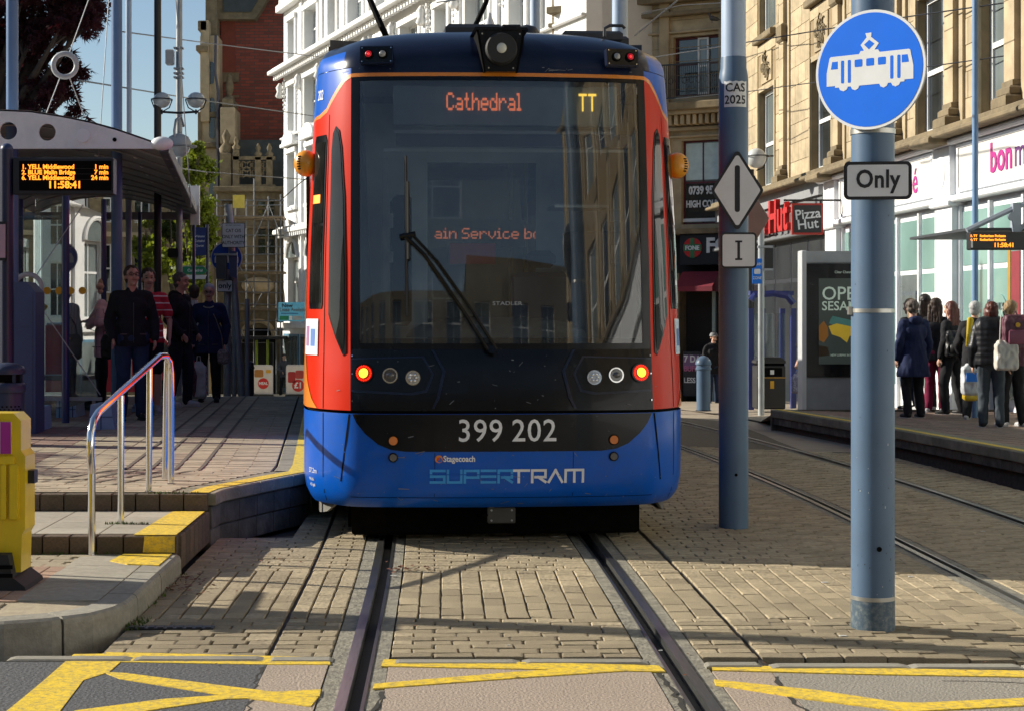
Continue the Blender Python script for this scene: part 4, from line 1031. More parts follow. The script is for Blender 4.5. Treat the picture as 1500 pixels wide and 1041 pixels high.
# --- wiper
def WP(x, z, off): return S((x-.08)/1.04, z, off)
wp = local(MB().tube([WP(-.03, 1.33, .05), WP(-.22, 1.64, .06), WP(-.45, 1.98, .055), WP(-.585, 2.115, .05)], .013, 8), 'wiper_arm', T_BLK)
local(MB().tube([WP(.03, 1.33, .05), WP(-.16, 1.64, .06), WP(-.36, 1.93, .055), WP(-.53, 2.115, .05)], .010, 8), 'wiper_rod', T_BLK, wp)
local(MB().tube([WP(-.62, 2.105, .05), WP(-.51, 2.125, .05)], .016, 8), 'wiper_joint', T_BLK, wp)
bl = MB(); bl.tube([WP(-.575, z, .03) for z in np.linspace(1.57, 2.66, 14)], .011, 6); bl.tube([WP(-.56, z, .045) for z in np.linspace(1.95, 2.48, 6)], .012, 6); local(bl, 'wiper_blade', RUBBER, wp)
local(MB().cyl(WP(0, 1.33, -.01), WP(0, 1.33, .06), .035, .03, 18), 'wiper_pivot', T_BLK, wp)
# --- roof equipment
RE = mat('roof_equipment', (.018, .02, .026), .5, var=.2, coat=.2)
local(MB().box(-.33, .10, 1.0, 2.0, 3.60, 3.71, bev=.03), 'roof_box', RE)
local(MB().box(-.32, 1.08, 1.3, 3.5, 3.58, 3.68, bev=.02), 'roof_box', RE)
local(MB().box(.55, 1.0, 1.1, 1.6, 3.60, 3.685, bev=.02), 'roof_box', RE)
mb = MB(); mb.prism([(-1.17, 1.15), (-1.17, 2.8), (-.75, 2.8), (-.72, 1.6), (-.95, 1.2)], 3.30, 3.60); local(mb, 'roof_fairing', mat('fairing', (.02, .03, .05), .35, coat=.4))
mb = MB(); mb.prism([(1.15, 1.15), (1.15, 2.8), (.75, 2.8), (.72, 1.6), (.95, 1.2)], 3.30, 3.59); local(mb, 'roof_fairing', mat('fairing', (.02, .03, .05), .35))
mb = MB()
for k in range(9): mb.box(-1.178, -1.168, 1.2+k*.12, 1.26+k*.12, 3.44, 3.56)
local(mb, 'vent_grille', T_GAP)
ae = local(MB().lathe([(.055, 0), (.045, .03), (.018, .10), (.012, .13), (.002, .135)], (.02, 1.25, 3.70), 16), 'aerial', mat('aerial_white', (.6, .6, .6), .5), smooth=60)
local(MB().lathe([(.11, 0), (.11, .02), (.07, .08), (.01, .10)], (.33, 1.5, 3.69), 20), 'aerial_dome', RE, smooth=60)
local(MB().tube([(.82, .85, 3.60), (.82, .85, 3.66), (.86, .85, 3.68), (.95, .85, 3.68), (.97, .85, 3.66)], .012), 'lifting_eye', RE)
local(MB().tube([(.05, .85, 3.63), (.08, .85, 3.67), (.2, .85, 3.67), (.22, .85, 3.63)], .01), 'lifting_eye', RE)
# pantograph
pg = local(MB().box(-.6, .6, 4.8, 6.0, 3.62, 3.74, bev=.02), 'pantograph_base', RE)
mb = MB()
mb.tube([(-.35, 5.2, 3.74), (-.66, 5.0, 4.35), (-.9, 5.4, 5.0)], .03); mb.tube([(.15, 5.2, 3.74), (.05, 5.0, 4.1)], .02)
local(mb, 'pantograph_arm', T_GAP, pg)
local(MB().tube([(-.60, 4.9, 4.0), (.16, 4.9, 4.0)], .02), 'pantograph_bar', T_GAP, pg)
local(MB().tube([(.05, 4.9, 3.95), (.35, 5.0, 4.6), (.5, 5.2, 5.2)], .025), 'pantograph_arm', T_GAP, pg)
local(MB().tube([(-.55, 4.95, 4.12), (.8, 5.05, 4.26)], .012), 'pantograph_bar', T_GAP, pg)
# ================================================================ BUILDINGS
class Fac:
    """a wall: x along it (as its viewer sees it, left to right), -y outwards, z up; metres"""
    def __init__(s, name, p0, p1, label, cat, zbase=0.0):
        s.o = Vector((*p0, 0)); d = Vector((p1[0]-p0[0], p1[1]-p0[1], 0)); s.L = d.length; s.d = d.normalized()
        s.rz = math.atan2(s.d.y, s.d.x)
        s.root = thing(name, (*p0, zbase), label, cat, rz=s.rz); s.zb = zbase; s.M = MW(s.root)
    def u(s, px):
        k = (px-CXP)/F; return (k*s.o.y-s.o.x)/(s.d.x-k*s.d.y)
    def Y(s, u): return s.o.y+s.d.y*u
    def z(s, px, py): return Z_(py, s.Y(s.u(px)))
    def b(s, mb, name, m, parent=None, smooth=None, **kw):
        mb.v = [(x, y, z-s.zb) for x, y, z in mb.v]
        o = mb.build(name, m, None, smooth=smooth, **kw); o.parent = parent or s.root; return o
    def text(s, name, t, size, u, z, off, m, parent=None, bold=0.0, align='CENTER', sx=1.0, ext=.01, **kw):
        me = text_mesh(t, size, bold, ext, align, kw.get('spacing', 1.0)); me.transform(Matrix.Diagonal((sx, 1, 1, 1))); me.transform(face_M(u, -off, z-s.zb))
        me.materials.clear(); me.materials.append(m); o = bpy.data.objects.new(name, me); COL.objects.link(o); o.parent = parent or s.root; return o
    def wall(s, u0, u1, z0, z1, holes, m, depth=0.25, y=0.0, name='wall', back=6.0):
        mb = MB(); us = sorted({u0, u1, *[h[0] for h in holes], *[h[1] for h in holes]}); zs = sorted({z0, z1, *[h[2] for h in holes], *[h[3] for h in holes]})
        us = [a for a in us if u0-1e-6 <= a <= u1+1e-6]; zs = [a for a in zs if z0-1e-6 <= a <= z1+1e-6]
        for a, b in zip(us[:-1], us[1:]):
            for c, d in zip(zs[:-1], zs[1:]):
                cu, cz = (a+b)/2, (c+d)/2
                if any(h[0] < cu < h[1] and h[2] < cz < h[3] for h in holes): continue
                mb.add([(a, y, c), (b, y, c), (b, y, d), (a, y, d)], [(0, 1, 2, 3)])
        for h in holes:
            a, b, c, d = h[:4]; e = y+depth
            mb.add([(a, y, c), (a, e, c), (a, e, d), (a, y, d)], [(0, 1, 2, 3)]); mb.add([(b, y, c), (b, e, c), (b, e, d), (b, y, d)], [(3, 2, 1, 0)])
            mb.add([(a, y, c), (b, y, c), (b, e, c), (a, e, c)], [(0, 1, 2, 3)]); mb.add([(a, y, d), (b, y, d), (b, e, d), (a, e, d)], [(3, 2, 1, 0)])
        mb.box(u0, u1, y+depth+0.12, y+back, z0, z1)
        mb.add([(u0, y, z1), (u1, y, z1), (u1, y+back, z1), (u0, y+back, z1)], [(0, 1, 2, 3)])
        mb.add([(u0, y, z0), (u0, y, z1), (u0, y+back, z1), (u0, y+back, z0)], [(0, 1, 2, 3)]); mb.add([(u1, y, z0), (u1, y, z1), (u1, y+back, z1), (u1, y+back, z0)], [(3, 2, 1, 0)])
        return s.b(mb, name, m)
    def bx(s, name, u0, u1, z0, z1, y0, y1, m, parent=None, bev=0.0, **kw):
        return s.b(MB().box(u0, u1, min(y0, y1), max(y0, y1), z0, z1, bev=bev), name, m, parent, **kw)
    def window(s, u0, u1, z0, z1, y, fm, pm, bars=(), rails=(0.5,), fw=0.06, name='window'):
        mb = MB(); e = y-0.05
        mb.box(u0, u0+fw, e, y+.02, z0, z1); mb.box(u1-fw, u1, e, y+.02, z0, z1); mb.box(u0+fw, u1-fw, e, y+.02, z0, z0+fw); mb.box(u0+fw, u1-fw, e, y+.02, z1-fw, z1)
        for r in rails: zz = z0+(z1-z0)*r; mb.box(u0+fw, u1-fw, e+.005, y+.02, zz-fw*.5, zz+fw*.5)
        for r in bars: uu = u0+(u1-u0)*r; mb.box(uu-fw*.4, uu+fw*.4, e+.008, y+.02, z0+fw, z1-fw)
        w = s.b(mb, name, fm)
        zz = [z0+fw]+[z0+(z1-z0)*r for r in rails]+[z1-fw]; uu = [u0+fw]+[u0+(u1-u0)*r for r in bars]+[u1-fw]
        for a, b in zip(uu[:-1], uu[1:]):
            for c, d in zip(zz[:-1], zz[1:]): s.bx('pane', a, b, c, d, y-.012, y, pm, w)
        return w
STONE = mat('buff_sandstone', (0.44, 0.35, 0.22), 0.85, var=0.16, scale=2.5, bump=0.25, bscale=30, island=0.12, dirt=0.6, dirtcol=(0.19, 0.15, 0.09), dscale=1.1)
STONED = mat('weathered_shaded_sandstone', (0.20, 0.155, 0.09), 0.9, var=0.3, scale=4, bump=0.5, bscale=25, dirt=0.5, dirtcol=(0.07, 0.06, 0.04), dscale=2)
STONEJ = mat('sandstone_joint', (0.26, 0.19, 0.10), 0.9, var=0.2, scale=4)
WSTUC = mat('white_stucco', (0.74, 0.74, 0.73), 0.75, var=0.05, scale=2, bump=0.1, bscale=10, dirt=0.25, dirtcol=(0.42, 0.43, 0.43), dscale=0.8)
WSHOP = mat('white_shopfront_paint', (0.76, 0.78, 0.80), 0.5, var=0.04, dirt=0.12, dirtcol=(0.5, 0.5, 0.5))
PANE = mat('window_pane', (0.022, 0.028, 0.032), 0.06, var=0.5, scale=1.2, spec=0.8, coat=0.5)
PANEL_ = mat('light_window_pane', (0.16, 0.19, 0.19), 0.08, var=0.4, scale=1.0, spec=0.8, coat=0.5)
MINT = mat('mint_shop_glass', (0.20, 0.34, 0.31), 0.10, var=0.25, scale=0.7, spec=0.8, coat=0.5)
MAROON = mat('maroon_frame', (0.10, 0.012, 0.02), 0.5)
WFR = mat('white_window_frame', (0.70, 0.71, 0.70), 0.5, var=0.05)
GREYSH = mat('grey_shopfront', (0.14, 0.15, 0.155), 0.6, var=0.1)
# ---------------- right hand stone building with the white shopfront
R = Fac('stone_terrace', (7.52, 46.0), (9.63, -12.0), 'long buff sandstone terrace with tall sash windows above white shopfronts on the right', 'building', -0.8)
pil = [R.u(p) for p in (1078, 1153, 1233, 1320, 1402, 1492)]
while pil[-1] < R.L-3: pil.append(pil[-1]+2.75)
holes = []; wins = []
wpx = [1126, 1207, None, 1369, 1468]
cent = []
for i in range(len(pil)-1):
    c = (pil[i]+pil[i+1])/2 if i >= 5 or wpx[i] is None else R.u(wpx[i])-0.15
    cent.append(c); hw = 0.72 if i > 1 else 0.85
    for z0, z1 in ((4.64, 6.95), (8.35, 10.6)):
        holes.append((c-hw, c+hw, z0, z1)); wins.append((c-hw, c+hw, z0, z1, i))
R.wall(0, R.L, 4.3, 13.0, holes, STONEJ, depth=0.2)
for h in wins: R.window(h[0], h[1], h[2], h[3], 0.19, WFR, PANE if h[4] % 2 else PANEL_, bars=(), rails=(0.45,), fw=0.085)
sbm = MB().box(-0.5, 0.5, -0.5, 0.5, -0.5, 0.5, bev=0.03).mesh('stone_block'); sbm.materials.append(STONE)
nb = 0; rest = MB()
def blocks(F_, u0, u1, z0, z1, bw, bh, y=0.0, m=STONE, me=sbm, lim=290, cnt=[0], nm='stone_block', proud=0.012):
    global rest
    r = 0; z = z0
    while z < z1-0.05:
        h = min(bh, z1-z)
        if z1-z-h < 0.1: h = z1-z
        u = u0; first = True
        while u < u1-0.01:
            w = min(bw*(0.5 if first and r % 2 and u1-u0 > bw else 1), u1-u); first = False
            if u1-u-w < 0.12: w = u1-u
            pr = proud+random.uniform(-.002, .003)
            if cnt[0] < lim and F_.Y(u) > 23.5: inst(nm, me, m, F_.root, (u+w/2, y-pr/2+.001, z+h/2-F_.zb), (w-.012, pr+.02, h-.012)); cnt[0] += 1
            else: rest.box(u+.006, u+w-.006, y-pr, y+.01, z+.006, z+h-.006)
            u += w
        z += h; r += 1
# piers between windows and pilasters
for i in range(len(pil)-1):
    a, b = pil[i]+0.24, pil[i+1]-0.24; c = cent[i]; hw = 0.72 if i > 1 else 0.85
    if R.Y(a) < 6: continue
    order_ = [(a, c-hw-.11), (c+hw+.11, b)]
    for (p, q) in order_:
        if q-p > 0.1: blocks(R, p, q, 4.55, 10.6, 0.6, 0.42)
    for z0, z1 in ((6.95, 7.08), (7.85, 8.1), (10.72, 12.7)): blocks(R, c-hw-.1, c+hw+.1, z0, z1, 0.75, 0.4)
    # moulded surround, carved panel, sill
    R.bx('window_surround', c-hw-.1, c-hw-.003, 4.64, 7.05, -.05, .01, STONE); R.bx('window_surround', c+hw+.003, c+hw+.1, 4.64, 7.05, -.05, .01, STONE)
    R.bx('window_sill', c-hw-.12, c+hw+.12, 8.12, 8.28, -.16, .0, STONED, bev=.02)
    cp = R.bx('carved_panel', c-.55, c+.55, 7.12, 7.84, -.03, .0, STONE)
    mb = MB(); rnd = random.Random(i)
    for k in range(26):
        a_ = rnd.uniform(0, 6.28); rr2 = rnd.uniform(.05, .3)
        cx, cz = c+rr2*1.5*math.cos(a_), 7.48+rr2*math.sin(a_)
        mb.tube([(cx+.09*math.cos(a_+t), -.05-.01*(k % 3), cz+.09*math.sin(a_+t)) for t in (0, 1, 2, 3, 4)], .02, 5)
    R.b(mb, 'carving', STONED, cp)
if rest.v: R.b(rest, 'stone_blocks', STONE, kind='stuff')
for i, p in enumerate(pil):
    pl = R.bx('pilaster', p-.2, p+.2, 4.95, 12.6, -.14, .0, STONE)
    for z in np.arange(5.5, 9.4, .62):
        if R.Y(p) > 20: R.bx('joint', p-.202, p+.202, z, z+.02, -.142, -.13, STONED, pl)
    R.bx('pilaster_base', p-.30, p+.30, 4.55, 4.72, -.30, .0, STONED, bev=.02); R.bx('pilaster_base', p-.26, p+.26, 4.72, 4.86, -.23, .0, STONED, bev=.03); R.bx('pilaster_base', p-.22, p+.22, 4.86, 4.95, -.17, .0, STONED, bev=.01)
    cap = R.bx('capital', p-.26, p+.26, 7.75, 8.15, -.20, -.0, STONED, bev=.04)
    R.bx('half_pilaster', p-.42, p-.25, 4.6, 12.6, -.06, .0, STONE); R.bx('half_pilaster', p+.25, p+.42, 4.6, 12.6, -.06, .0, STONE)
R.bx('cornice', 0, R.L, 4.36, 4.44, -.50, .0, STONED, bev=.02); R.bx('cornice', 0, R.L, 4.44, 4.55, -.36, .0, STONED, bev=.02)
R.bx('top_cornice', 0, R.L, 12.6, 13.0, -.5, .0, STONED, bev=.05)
# shopfront
uw = R.u(1213)
def shopwall(u0, u1, m, zt=4.36): R.bx('shopfront_wall', u0, u1, -1.0, zt, .05, 6.0, m)
shopwall(0, uw, GREYSH); shopwall(uw, R.L, WSHOP)
R.bx('fascia', uw, R.L, 3.45, 4.36, -.10, .05, WSHOP)
R.bx('fascia_moulding', uw, R.L, 3.36, 3.46, -.20, .05, WSHOP, bev=.02); R.bx('fascia_moulding', uw, R.L, 4.26, 4.355, -.26, .05, WSHOP, bev=.03)
MAG = mat('magenta_sign', (0.42, 0.02, 0.22), 0.5); PURP = mat('purple_sign', (0.18, 0.05, 0.22), 0.5)
CREAM = mat('sign_cream', (0.66, 0.64, 0.60), 0.5, var=0.03)
spil = [R.u(1228), R.u(1396), R.u(1396)+6.2, R.u(1396)+12.4, R.u(1396)+18.6]
for i, p in enumerate(spil):
    R.bx('shop_pilaster', p-.42, p+.42, -.5, 3.36, -.16, .05, WSHOP)
    R.bx('shop_pilaster_head', p-.42, p+.42, 3.46, 4.26, -.20, -.10, WSHOP, bev=.02)
    R.bx('shop_pilaster_cap', p-.48, p+.48, 4.27, 4.40, -.56, -.1, STONED, bev=.03)
    o = R.b(MB().sphere((p, -.20, 3.86), .28, 16, (.8, .12, 1)), 'oval_boss', WSHOP, smooth=180)
    R.bx('shop_pilaster_cap', p-.47, p+.47, 3.30, 3.40, -.24, .05, WSHOP, bev=.02)
for i in range(len(spil)-1):
    a, b = spil[i]+.42, spil[i+1]-.42
    sg = R.bx('shop_sign', a+.25, b-.25, 3.55, 4.20, -.135, -.10, CREAM)
    # frame of sign
    for (p, q, z0, z1) in ((a+.18, b-.18, 3.50, 3.56), (a+.18, b-.18, 4.19, 4.24), (a+.18, a+.25, 3.56, 4.19), (b-.25, b-.18, 3.56, 4.19)):
        R.bx('sign_frame', p, q, z0, z1, -.155, -.10, WSHOP, sg)
    uu = [None]
    if i == 0: R.text('sign_lettering', 'bonmarché', .62, R.u(1337)+.72, 3.83, .137, MAG, sg, .004, 'RIGHT', .95)
    elif i == 1:
        t0 = R.u(1456)+.22; R.text('sign_lettering', 'bon', .62, t0, 3.88, .137, MAG, sg, .012, 'LEFT', .95); R.text('sign_lettering', 'marché', .62, t0+.97, 3.88, .137, PURP, sg, -.002, 'LEFT', .95)
    nn = 4 if i else 5
    w = (b-a)/nn
    for k in range(nn):
        p, q = a+k*w, a+(k+1)*w
        sw = R.bx('shop_window', p+.01, q-.01, -.6, 3.30, .0, .05, WSHOP)
        R.bx('pane', p+.09, q-.09, 2.35, 3.20, -.012, .0, MINT, sw); R.bx('pane', p+.09, q-.09, .35, 2.27, -.012, .0, MINT if (k+i) % 3 else PANEL_, sw)
        R.bx('mullion', p-.02, p+.05, -.5, 3.3, -.06, .0, WSHOP, sw)
POSTER = mat('poster_white', (0.60, 0.63, 0.62), 0.5); PTXT = mat('poster_grey_print', (0.10, 0.12, 0.12), 0.5)
ub = R.u(1368)
po = R.bx('window_poster', ub-.55, ub+.75, .9, 1.95, -.03, -.013, POSTER)
R.text('poster_print', 'BUY ONE', .34, ub-.42, 1.70, .032, PTXT, po, .004, 'LEFT', 1.0); R.text('poster_print', 'GET ONE', .34, ub-.42, 1.36, .032, PTXT, po, .004, 'LEFT', 1.0)
ug = R.u(1466)
po = R.b(MB().prism([(ug+x, z) for x, z in circ(0, 1.55, .34, 24)], 0.014, 0.03, Matrix(((1,0,0,0),(0,0,-1,0),(0,1,0,0),(0,0,0,1)))), 'price_sticker', MINT)
R.text('sticker_print', 'ONLY', .15, ug, 1.70, .033, PTXT, po, 0, 'CENTER', 1.1); R.text('sticker_print', '£28', .26, ug, 1.45, .033, PTXT, po, .003, 'CENTER', 1.1)
# mannequins' red blur behind glass on the far right
R.bx('window_display', R.u(1483), R.u(1497), 0.6, 2.5, -.02, -.013, mat('display_red', (.22, .02, .03), .7)); R.bx('window_display', R.u(1478), R.u(1482), 1.2, 2.6, -.022, -.013, mat('display_ochre', (.35, .2, .03), .7))
# grey shopfront with red lettering
R.bx('fascia', 0, uw, 3.35, 4.36, -.12, .05, GREYSH); R.bx('fascia_moulding', 0, uw, 3.27, 3.36, -.28, .05, GREYSH, bev=.02)
R.bx('fascia_band', 0, uw, 4.05, 4.36, -.20, -.12, mat('pale_grey_band', (.25, .26, .27), .6))
nn = 7; w = uw/nn
for k in range(nn):
    sw = R.bx('shop_window', k*w+.02, (k+1)*w-.02, -.9, 3.2, -.01, .05, mat('dark_frame', (.02, .022, .03), .5))
    R.bx('pane', k*w+.1, (k+1)*w-.1, -.4, 2.3, -.02, -.01, PANE, sw); R.bx('pane', k*w+.1, (k+1)*w-.1, 2.4, 3.15, -.02, -.01, PANE, sw)
REDS = mat('sign_red', (0.52, 0.012, 0.012), 0.45, coat=0.3)
R.text('raised_lettering', 'Hut', 1.02, R.u(1180), 3.74, .36, REDS, None, .022, 'RIGHT', 1.15, ext=.05); R.text('raised_lettering', 'Pizza', 1.02, R.u(1180)-2.15, 3.74, .36, REDS, None, .022, 'RIGHT', 1.15, ext=.05)
# red roof-shaped emblem
# hanging sign at right angles to the wall
hs_Y = R.Y(R.u(1207)); ys = 33.6
hs = thing('hanging_sign', (X_(1207, ys)+.05, ys, 3.3), 'square dark hanging sign with red border reading Pizza Hut', 'sign')
x0, x1 = X_(1160, ys), X_(1206, ys); z0, z1 = Z_(344, ys), Z_(298, ys)
MB().box(x0, x1, ys, ys+.1, z0, z1, bev=.01).build('sign_frame', mat('hanging_red', (.5, .03, .02), .5), hs)
MB().box(x0+.04, x1-.04, ys-.012, ys, z0+.04, z1-.04).build('sign_face', mat('hanging_dark', (.03, .03, .032), .6), hs)
text('lettering', 'Pizza', .27, face_M((x0+x1)/2, ys-.014, z1-.22) @ Matrix.Rotation(.1, 4, 'Z'), LETW, hs, .004, sx=.95); text('lettering', 'Hut', .27, face_M((x0+x1)/2, ys-.014, z0+.2) @ Matrix.Rotation(.1, 4, 'Z'), LETW, hs, .004)
MB().tube([(x0-.15, ys+.05, z1+.06), (x1+.55, ys+.05, z1+.06)], .02).build('bracket', BLACKP, hs)
MB().box(x0+.02, x0+.06, ys+.03, ys+.07, z1, z1+.06).build('hanger', BLACKP, hs)
MB().box(x1-.06, x1-.02, ys+.03, ys+.07, z1, z1+.06).build('hanger', BLACKP, hs)
# ---------------- stone building closing the street on the right, with the balcony
B = Fac('balcony_building', (3.1, 48.9), (7.75, 46.2), 'buff stone building with maroon framed windows and an iron balcony above the phone shop', 'building', -1.2)
sB = F/46.4
def bu(px): return B.u(px)
def bz(py): return Z_(py, 46.4)
hol = [(bu(986), bu(1062), bz(138), bz(50)), (bu(998), bu(1062), bz(328), bz(204)), (bu(868), bu(930), bz(128), bz(30))]
B.wall(0, B.L, 3.9, 13, hol, STONE, depth=.25)
B.window(hol[0][0], hol[0][1], hol[0][2], hol[0][3], .24, MAROON, PANE, bars=(.5,), rails=(.55,), fw=.06)
B.window(hol[0][0]+.66, hol[0][0]+.98, hol[0][2]+.04, hol[0][3]-.04, .20, WFR, PANEL_, bars=(), rails=(.5,), fw=.05)
B.window(hol[1][0], hol[1][1], hol[1][2], hol[1][3], .22, MAROON, PANEL_, bars=(.45,), rails=(.5,), fw=.05)
lw = B.bx('window_poster', hol[1][0]+.06, hol[1][1]-.06, bz(262), bz(208), .19, .20, mat('window_print_light', (.55, .68, .68), .5)); 
B.window(hol[2][0], hol[2][1], hol[2][2], hol[2][3], .24, WFR, PANE, bars=(.5,), rails=(.5,), fw=.06)
bl_ = B.bx('window_board', hol[1][0]+.06, hol[1][1]-.06, bz(318), bz(268), .17, .18, PANE)
B.text('window_lettering', '0739 9586', .30, bu(1029), bz(278), -.165, LETW, bl_, .012, sx=.72); B.text('window_lettering', 'HIGH COURT', .26, bu(1029), bz(298), -.165, LETW, bl_, .010, sx=.68)
B.bx('white_transom', hol[1][0], hol[1][1], bz(324), bz(319), .12, .16, WFR)
for z, o, h in ((bz(20), .25, .12), (bz(45), .10, .06), (bz(190), .18, .10), (bz(200), .10, .06), (bz(0), .35, .2)): B.bx('string_course', 0, B.L, z, z+h, -o, .0, STONED if h > .11 else STONE, bev=.015)
for px in (850, 935, 975, 1062): B.bx('pilaster', bu(px)-.14, bu(px)+.14, 3.9, 12.5, -.12, .0, STONE, bev=.01)
for z in np.arange(7.0, 12.9, .38):
    B.bx('joint', .0, B.L, z, z+.018, -.004, .01, STONEJ)
B.bx('downpipe', bu(924)-.05, bu(924)+.05, 4.0, 12.5, -.25, -.15, BLACKP)
bal = B.bx('balcony_slab', bu(978), bu(1068), bz(163), bz(151), -.75, .0, STONED, bev=.03)
B.bx('balcony_moulding', bu(982), bu(1066), bz(168), bz(163), -.6, .0, STONE)
for k in range(9):
    B.bx('corbel', bu(990+k*9)-.05, bu(990+k*9)+.05, bz(183), bz(168), -.45, .0, STONE, bal, bev=.02)
ba = B.bx('balcony_rail', bu(980), bu(1066), bz(97), bz(95), -.72, -.68, BLACKP); B.bx('rail', bu(980), bu(1066), bz(146), bz(144), -.72, -.68, BLACKP, ba)
mb = MB()
for k in range(30):
    uu = bu(982)+k*(bu(1065)-bu(982))/29; B.bx('baluster', uu-.008, uu+.008, bz(146), bz(96), -.71, -.69, BLACKP, ba)
for k in range(8):
    cu = bu(987)+k*.2; mb.tube([(cu+.07*math.cos(t), -.70, bz(120)+.09*math.sin(t)) for t in np.linspace(0, 6.28, 9)], .009, 4)
B.b(mb, 'scrollwork', BLACKP, ba, kind='stuff')
# balustrade on the roof at the left
B.bx('roof_balustrade', bu(845), bu(905), 10.6, 10.75, -.4, -.1, STONE)
# phone shop below
B.bx('shop_wall', 0, B.L, -1.3, 3.9, .4, 5.5, mat('shop_interior_dark', (.012, .01, .01), .8))
B.bx('ledge', 0, B.L, 3.78, 3.92, -.35, .4, STONED)
fs = B.bx('shop_fascia', bu(1000), B.L, bz(388), bz(338), -.2, .4, mat('fascia_black', (.008, .008, .01), .4))
B.b(MB().prism([(bu(1019)+x, z) for x, z in circ(0, bz(363), .27, 28)], .205, .23, Matrix(((1,0,0,0),(0,0,-1,0),(0,1,0,0),(0,0,0,1)))), 'round_emblem', REDS, fs)
GRN = mat('emblem_green', (.02, .16, .06), .5)
B.bx('emblem_cross', bu(1019)-.06, bu(1019)+.06, bz(378), bz(349), -.245, -.23, GRN, fs); B.bx('emblem_cross', bu(1019)-.25, bu(1019)+.25, bz(368), bz(358), -.243, -.23, GRN, fs)
B.text('lettering', 'FONE', .16, bu(1019), bz(363.5), .25, LETW, fs, .006, sx=1.0); B.text('lettering', 'FONES', .55, bu(1038), bz(361), .21, LETW, fs, .02, 'LEFT')
mb = MB(); a, b = bu(1004), bu(1058)
mb.add([(a, -.2, bz(398)), (b, -.2, bz(398)), (b, -.75, bz(420)), (a, -.75, bz(420)), (a, -.75, bz(427)), (b, -.75, bz(427)), (a, .4, bz(427)), (b, .4, bz(427))], [(3, 2, 1, 0), (4, 5, 2, 3), (6, 7, 5, 4), (0, 6, 4, 3), (1, 2, 5, 7)])
B.b(mb, 'awning', mat('awning_red', (.20, .015, .03), .7))
B.bx('door_post', bu(1047), bu(1051), -1.0, bz(400), -.2, -.1, mat('post_pale', (.3, .36, .33), .6)); B.bx('door_post', bu(995), bu(999), -1.2, bz(400), -.2, .3, STONED)
pst = B.bx('shop_poster', bu(1006), bu(1031), bz(580), bz(515), -.25, -.22, mat('poster_dark', (.02, .02, .03), .5))
B.bx('poster_band', bu(1006), bu(1031), bz(540), bz(520), -.256, -.25, mat('poster_violet', (.22, .12, .26), .6), pst)
B.text('poster_print', '7 DAY', .25, bu(1007), bz(526), .26, LETW, pst, .008, 'LEFT', .9); B.text('poster_print', 'BUFF', .2, bu(1007), bz(540), .26, mat('print_pink', (.5, .15, .3), .5), pst, .004, 'LEFT', .9); B.text('poster_print', 'LESS', .2, bu(1007), bz(557), .26, LETW, pst, .004, 'LEFT', .9)
# ---------------- white building curving away behind the tram
W = Fac('white_stucco_building', (-7.5, 80.0), (3.9, 45.8+.9), 'white stucco classical building with dentil cornices and pedimented windows behind the tram', 'building', -2.2)
holes = []; ww = []
bay = 3.55; nbay = int(W.L//bay)
for i in range(nbay):
    c = 1.75+i*bay; hw = .62 if i % 2 == 0 else 1.05
    for z0, z1, rw in ((13.4, 15.1, 3), (10.0, 12.1, 2), (6.6, 9.0, 1)):
        h_ = hw if rw != 1 else .7
        holes.append((c-h_, c+h_, z0, z1)); ww.append((c, h_, z0, z1, rw))
    holes.append((c-.95, c+.95, 1.4, 4.2))
W.wall(0, W.L, 1.0, 15.9, holes, WSTUC, depth=.35, back=8)
for c, h_, z0, z1, rw in ww:
    W.window(c-h_, c+h_, z0, z1, .34, WSTUC, PANEL_, bars=(.5,) if h_ < 1 else (.33, .67), rails=(.5,), fw=.08)
    for (a, b, p, q) in ((c-h_-.22, c-h_-.002, z0-.1, z1+.2), (c+h_+.002, c+h_+.22, z0-.1, z1+.2), (c-h_-.22, c+h_+.22, z1+.002, z1+.22), (c-h_-.3, c+h_+.3, z0-.25, z0-.1)):
        W.bx('window_architrave', a, b, p, q, -.10 if q-p > .3 else -.16, .0, WSTUC)
    if rw == 1:
        mb = MB(); pts = [(c+1.05*math.cos(t), z1+.45+.55*math.sin(t)) for t in np.linspace(0, math.pi, 13)]
        mb.prism(pts, .0, .28, Matrix(((1,0,0,0),(0,0,-1,0),(0,1,0,0),(0,0,0,1)))); W.b(mb, 'pediment', WSTUC)
        W.bx('pediment_base', c-1.15, c+1.15, z1+.3, z1+.47, -.34, .0, WSTUC, bev=.02)
    if rw == 2:
        for s_ in (-1, 1): 
            mb = MB()
            for k in range(7): mb.sphere((c+s_*(h_+.75), -.08, z1+.25-k*.2), .11-.008*k, 8)
            W.b(mb, 'carved_swag', WSTUC)
for i in range(nbay):
    c = 1.75+i*bay
    mb = MB(); pts = [(c+.95*math.cos(t), 4.2+.75*math.sin(t)) for t in np.linspace(0, math.pi, 15)]
    mb.prism(pts, .004, .02, Matrix(((1,0,0,0),(0,0,-1,0),(0,1,0,0),(0,0,0,1)))); W.b(mb, 'arch_head', PANEL_)
    ring = MB(); ring.tube([(c+1.02*math.cos(t), -.05, 4.2+.82*math.sin(t)) for t in np.linspace(0, math.pi, 17)], .10, 6); W.b(ring, 'arch_moulding', WSTUC)
    W.window(c-.93, c+.93, 1.42, 4.18, .33, WSTUC, PANEL_, bars=(.5,), rails=(.6,), fw=.08)
    W.bx('pilaster', c+bay/2-.22, c+bay/2+.22, 1.0, 12.4, -.12, .0, WSTUC, bev=.02); W.bx('pilaster', c+bay/2-.2, c+bay/2+.2, 13.1, 15.7, -.10, .0, WSTUC, bev=.02)
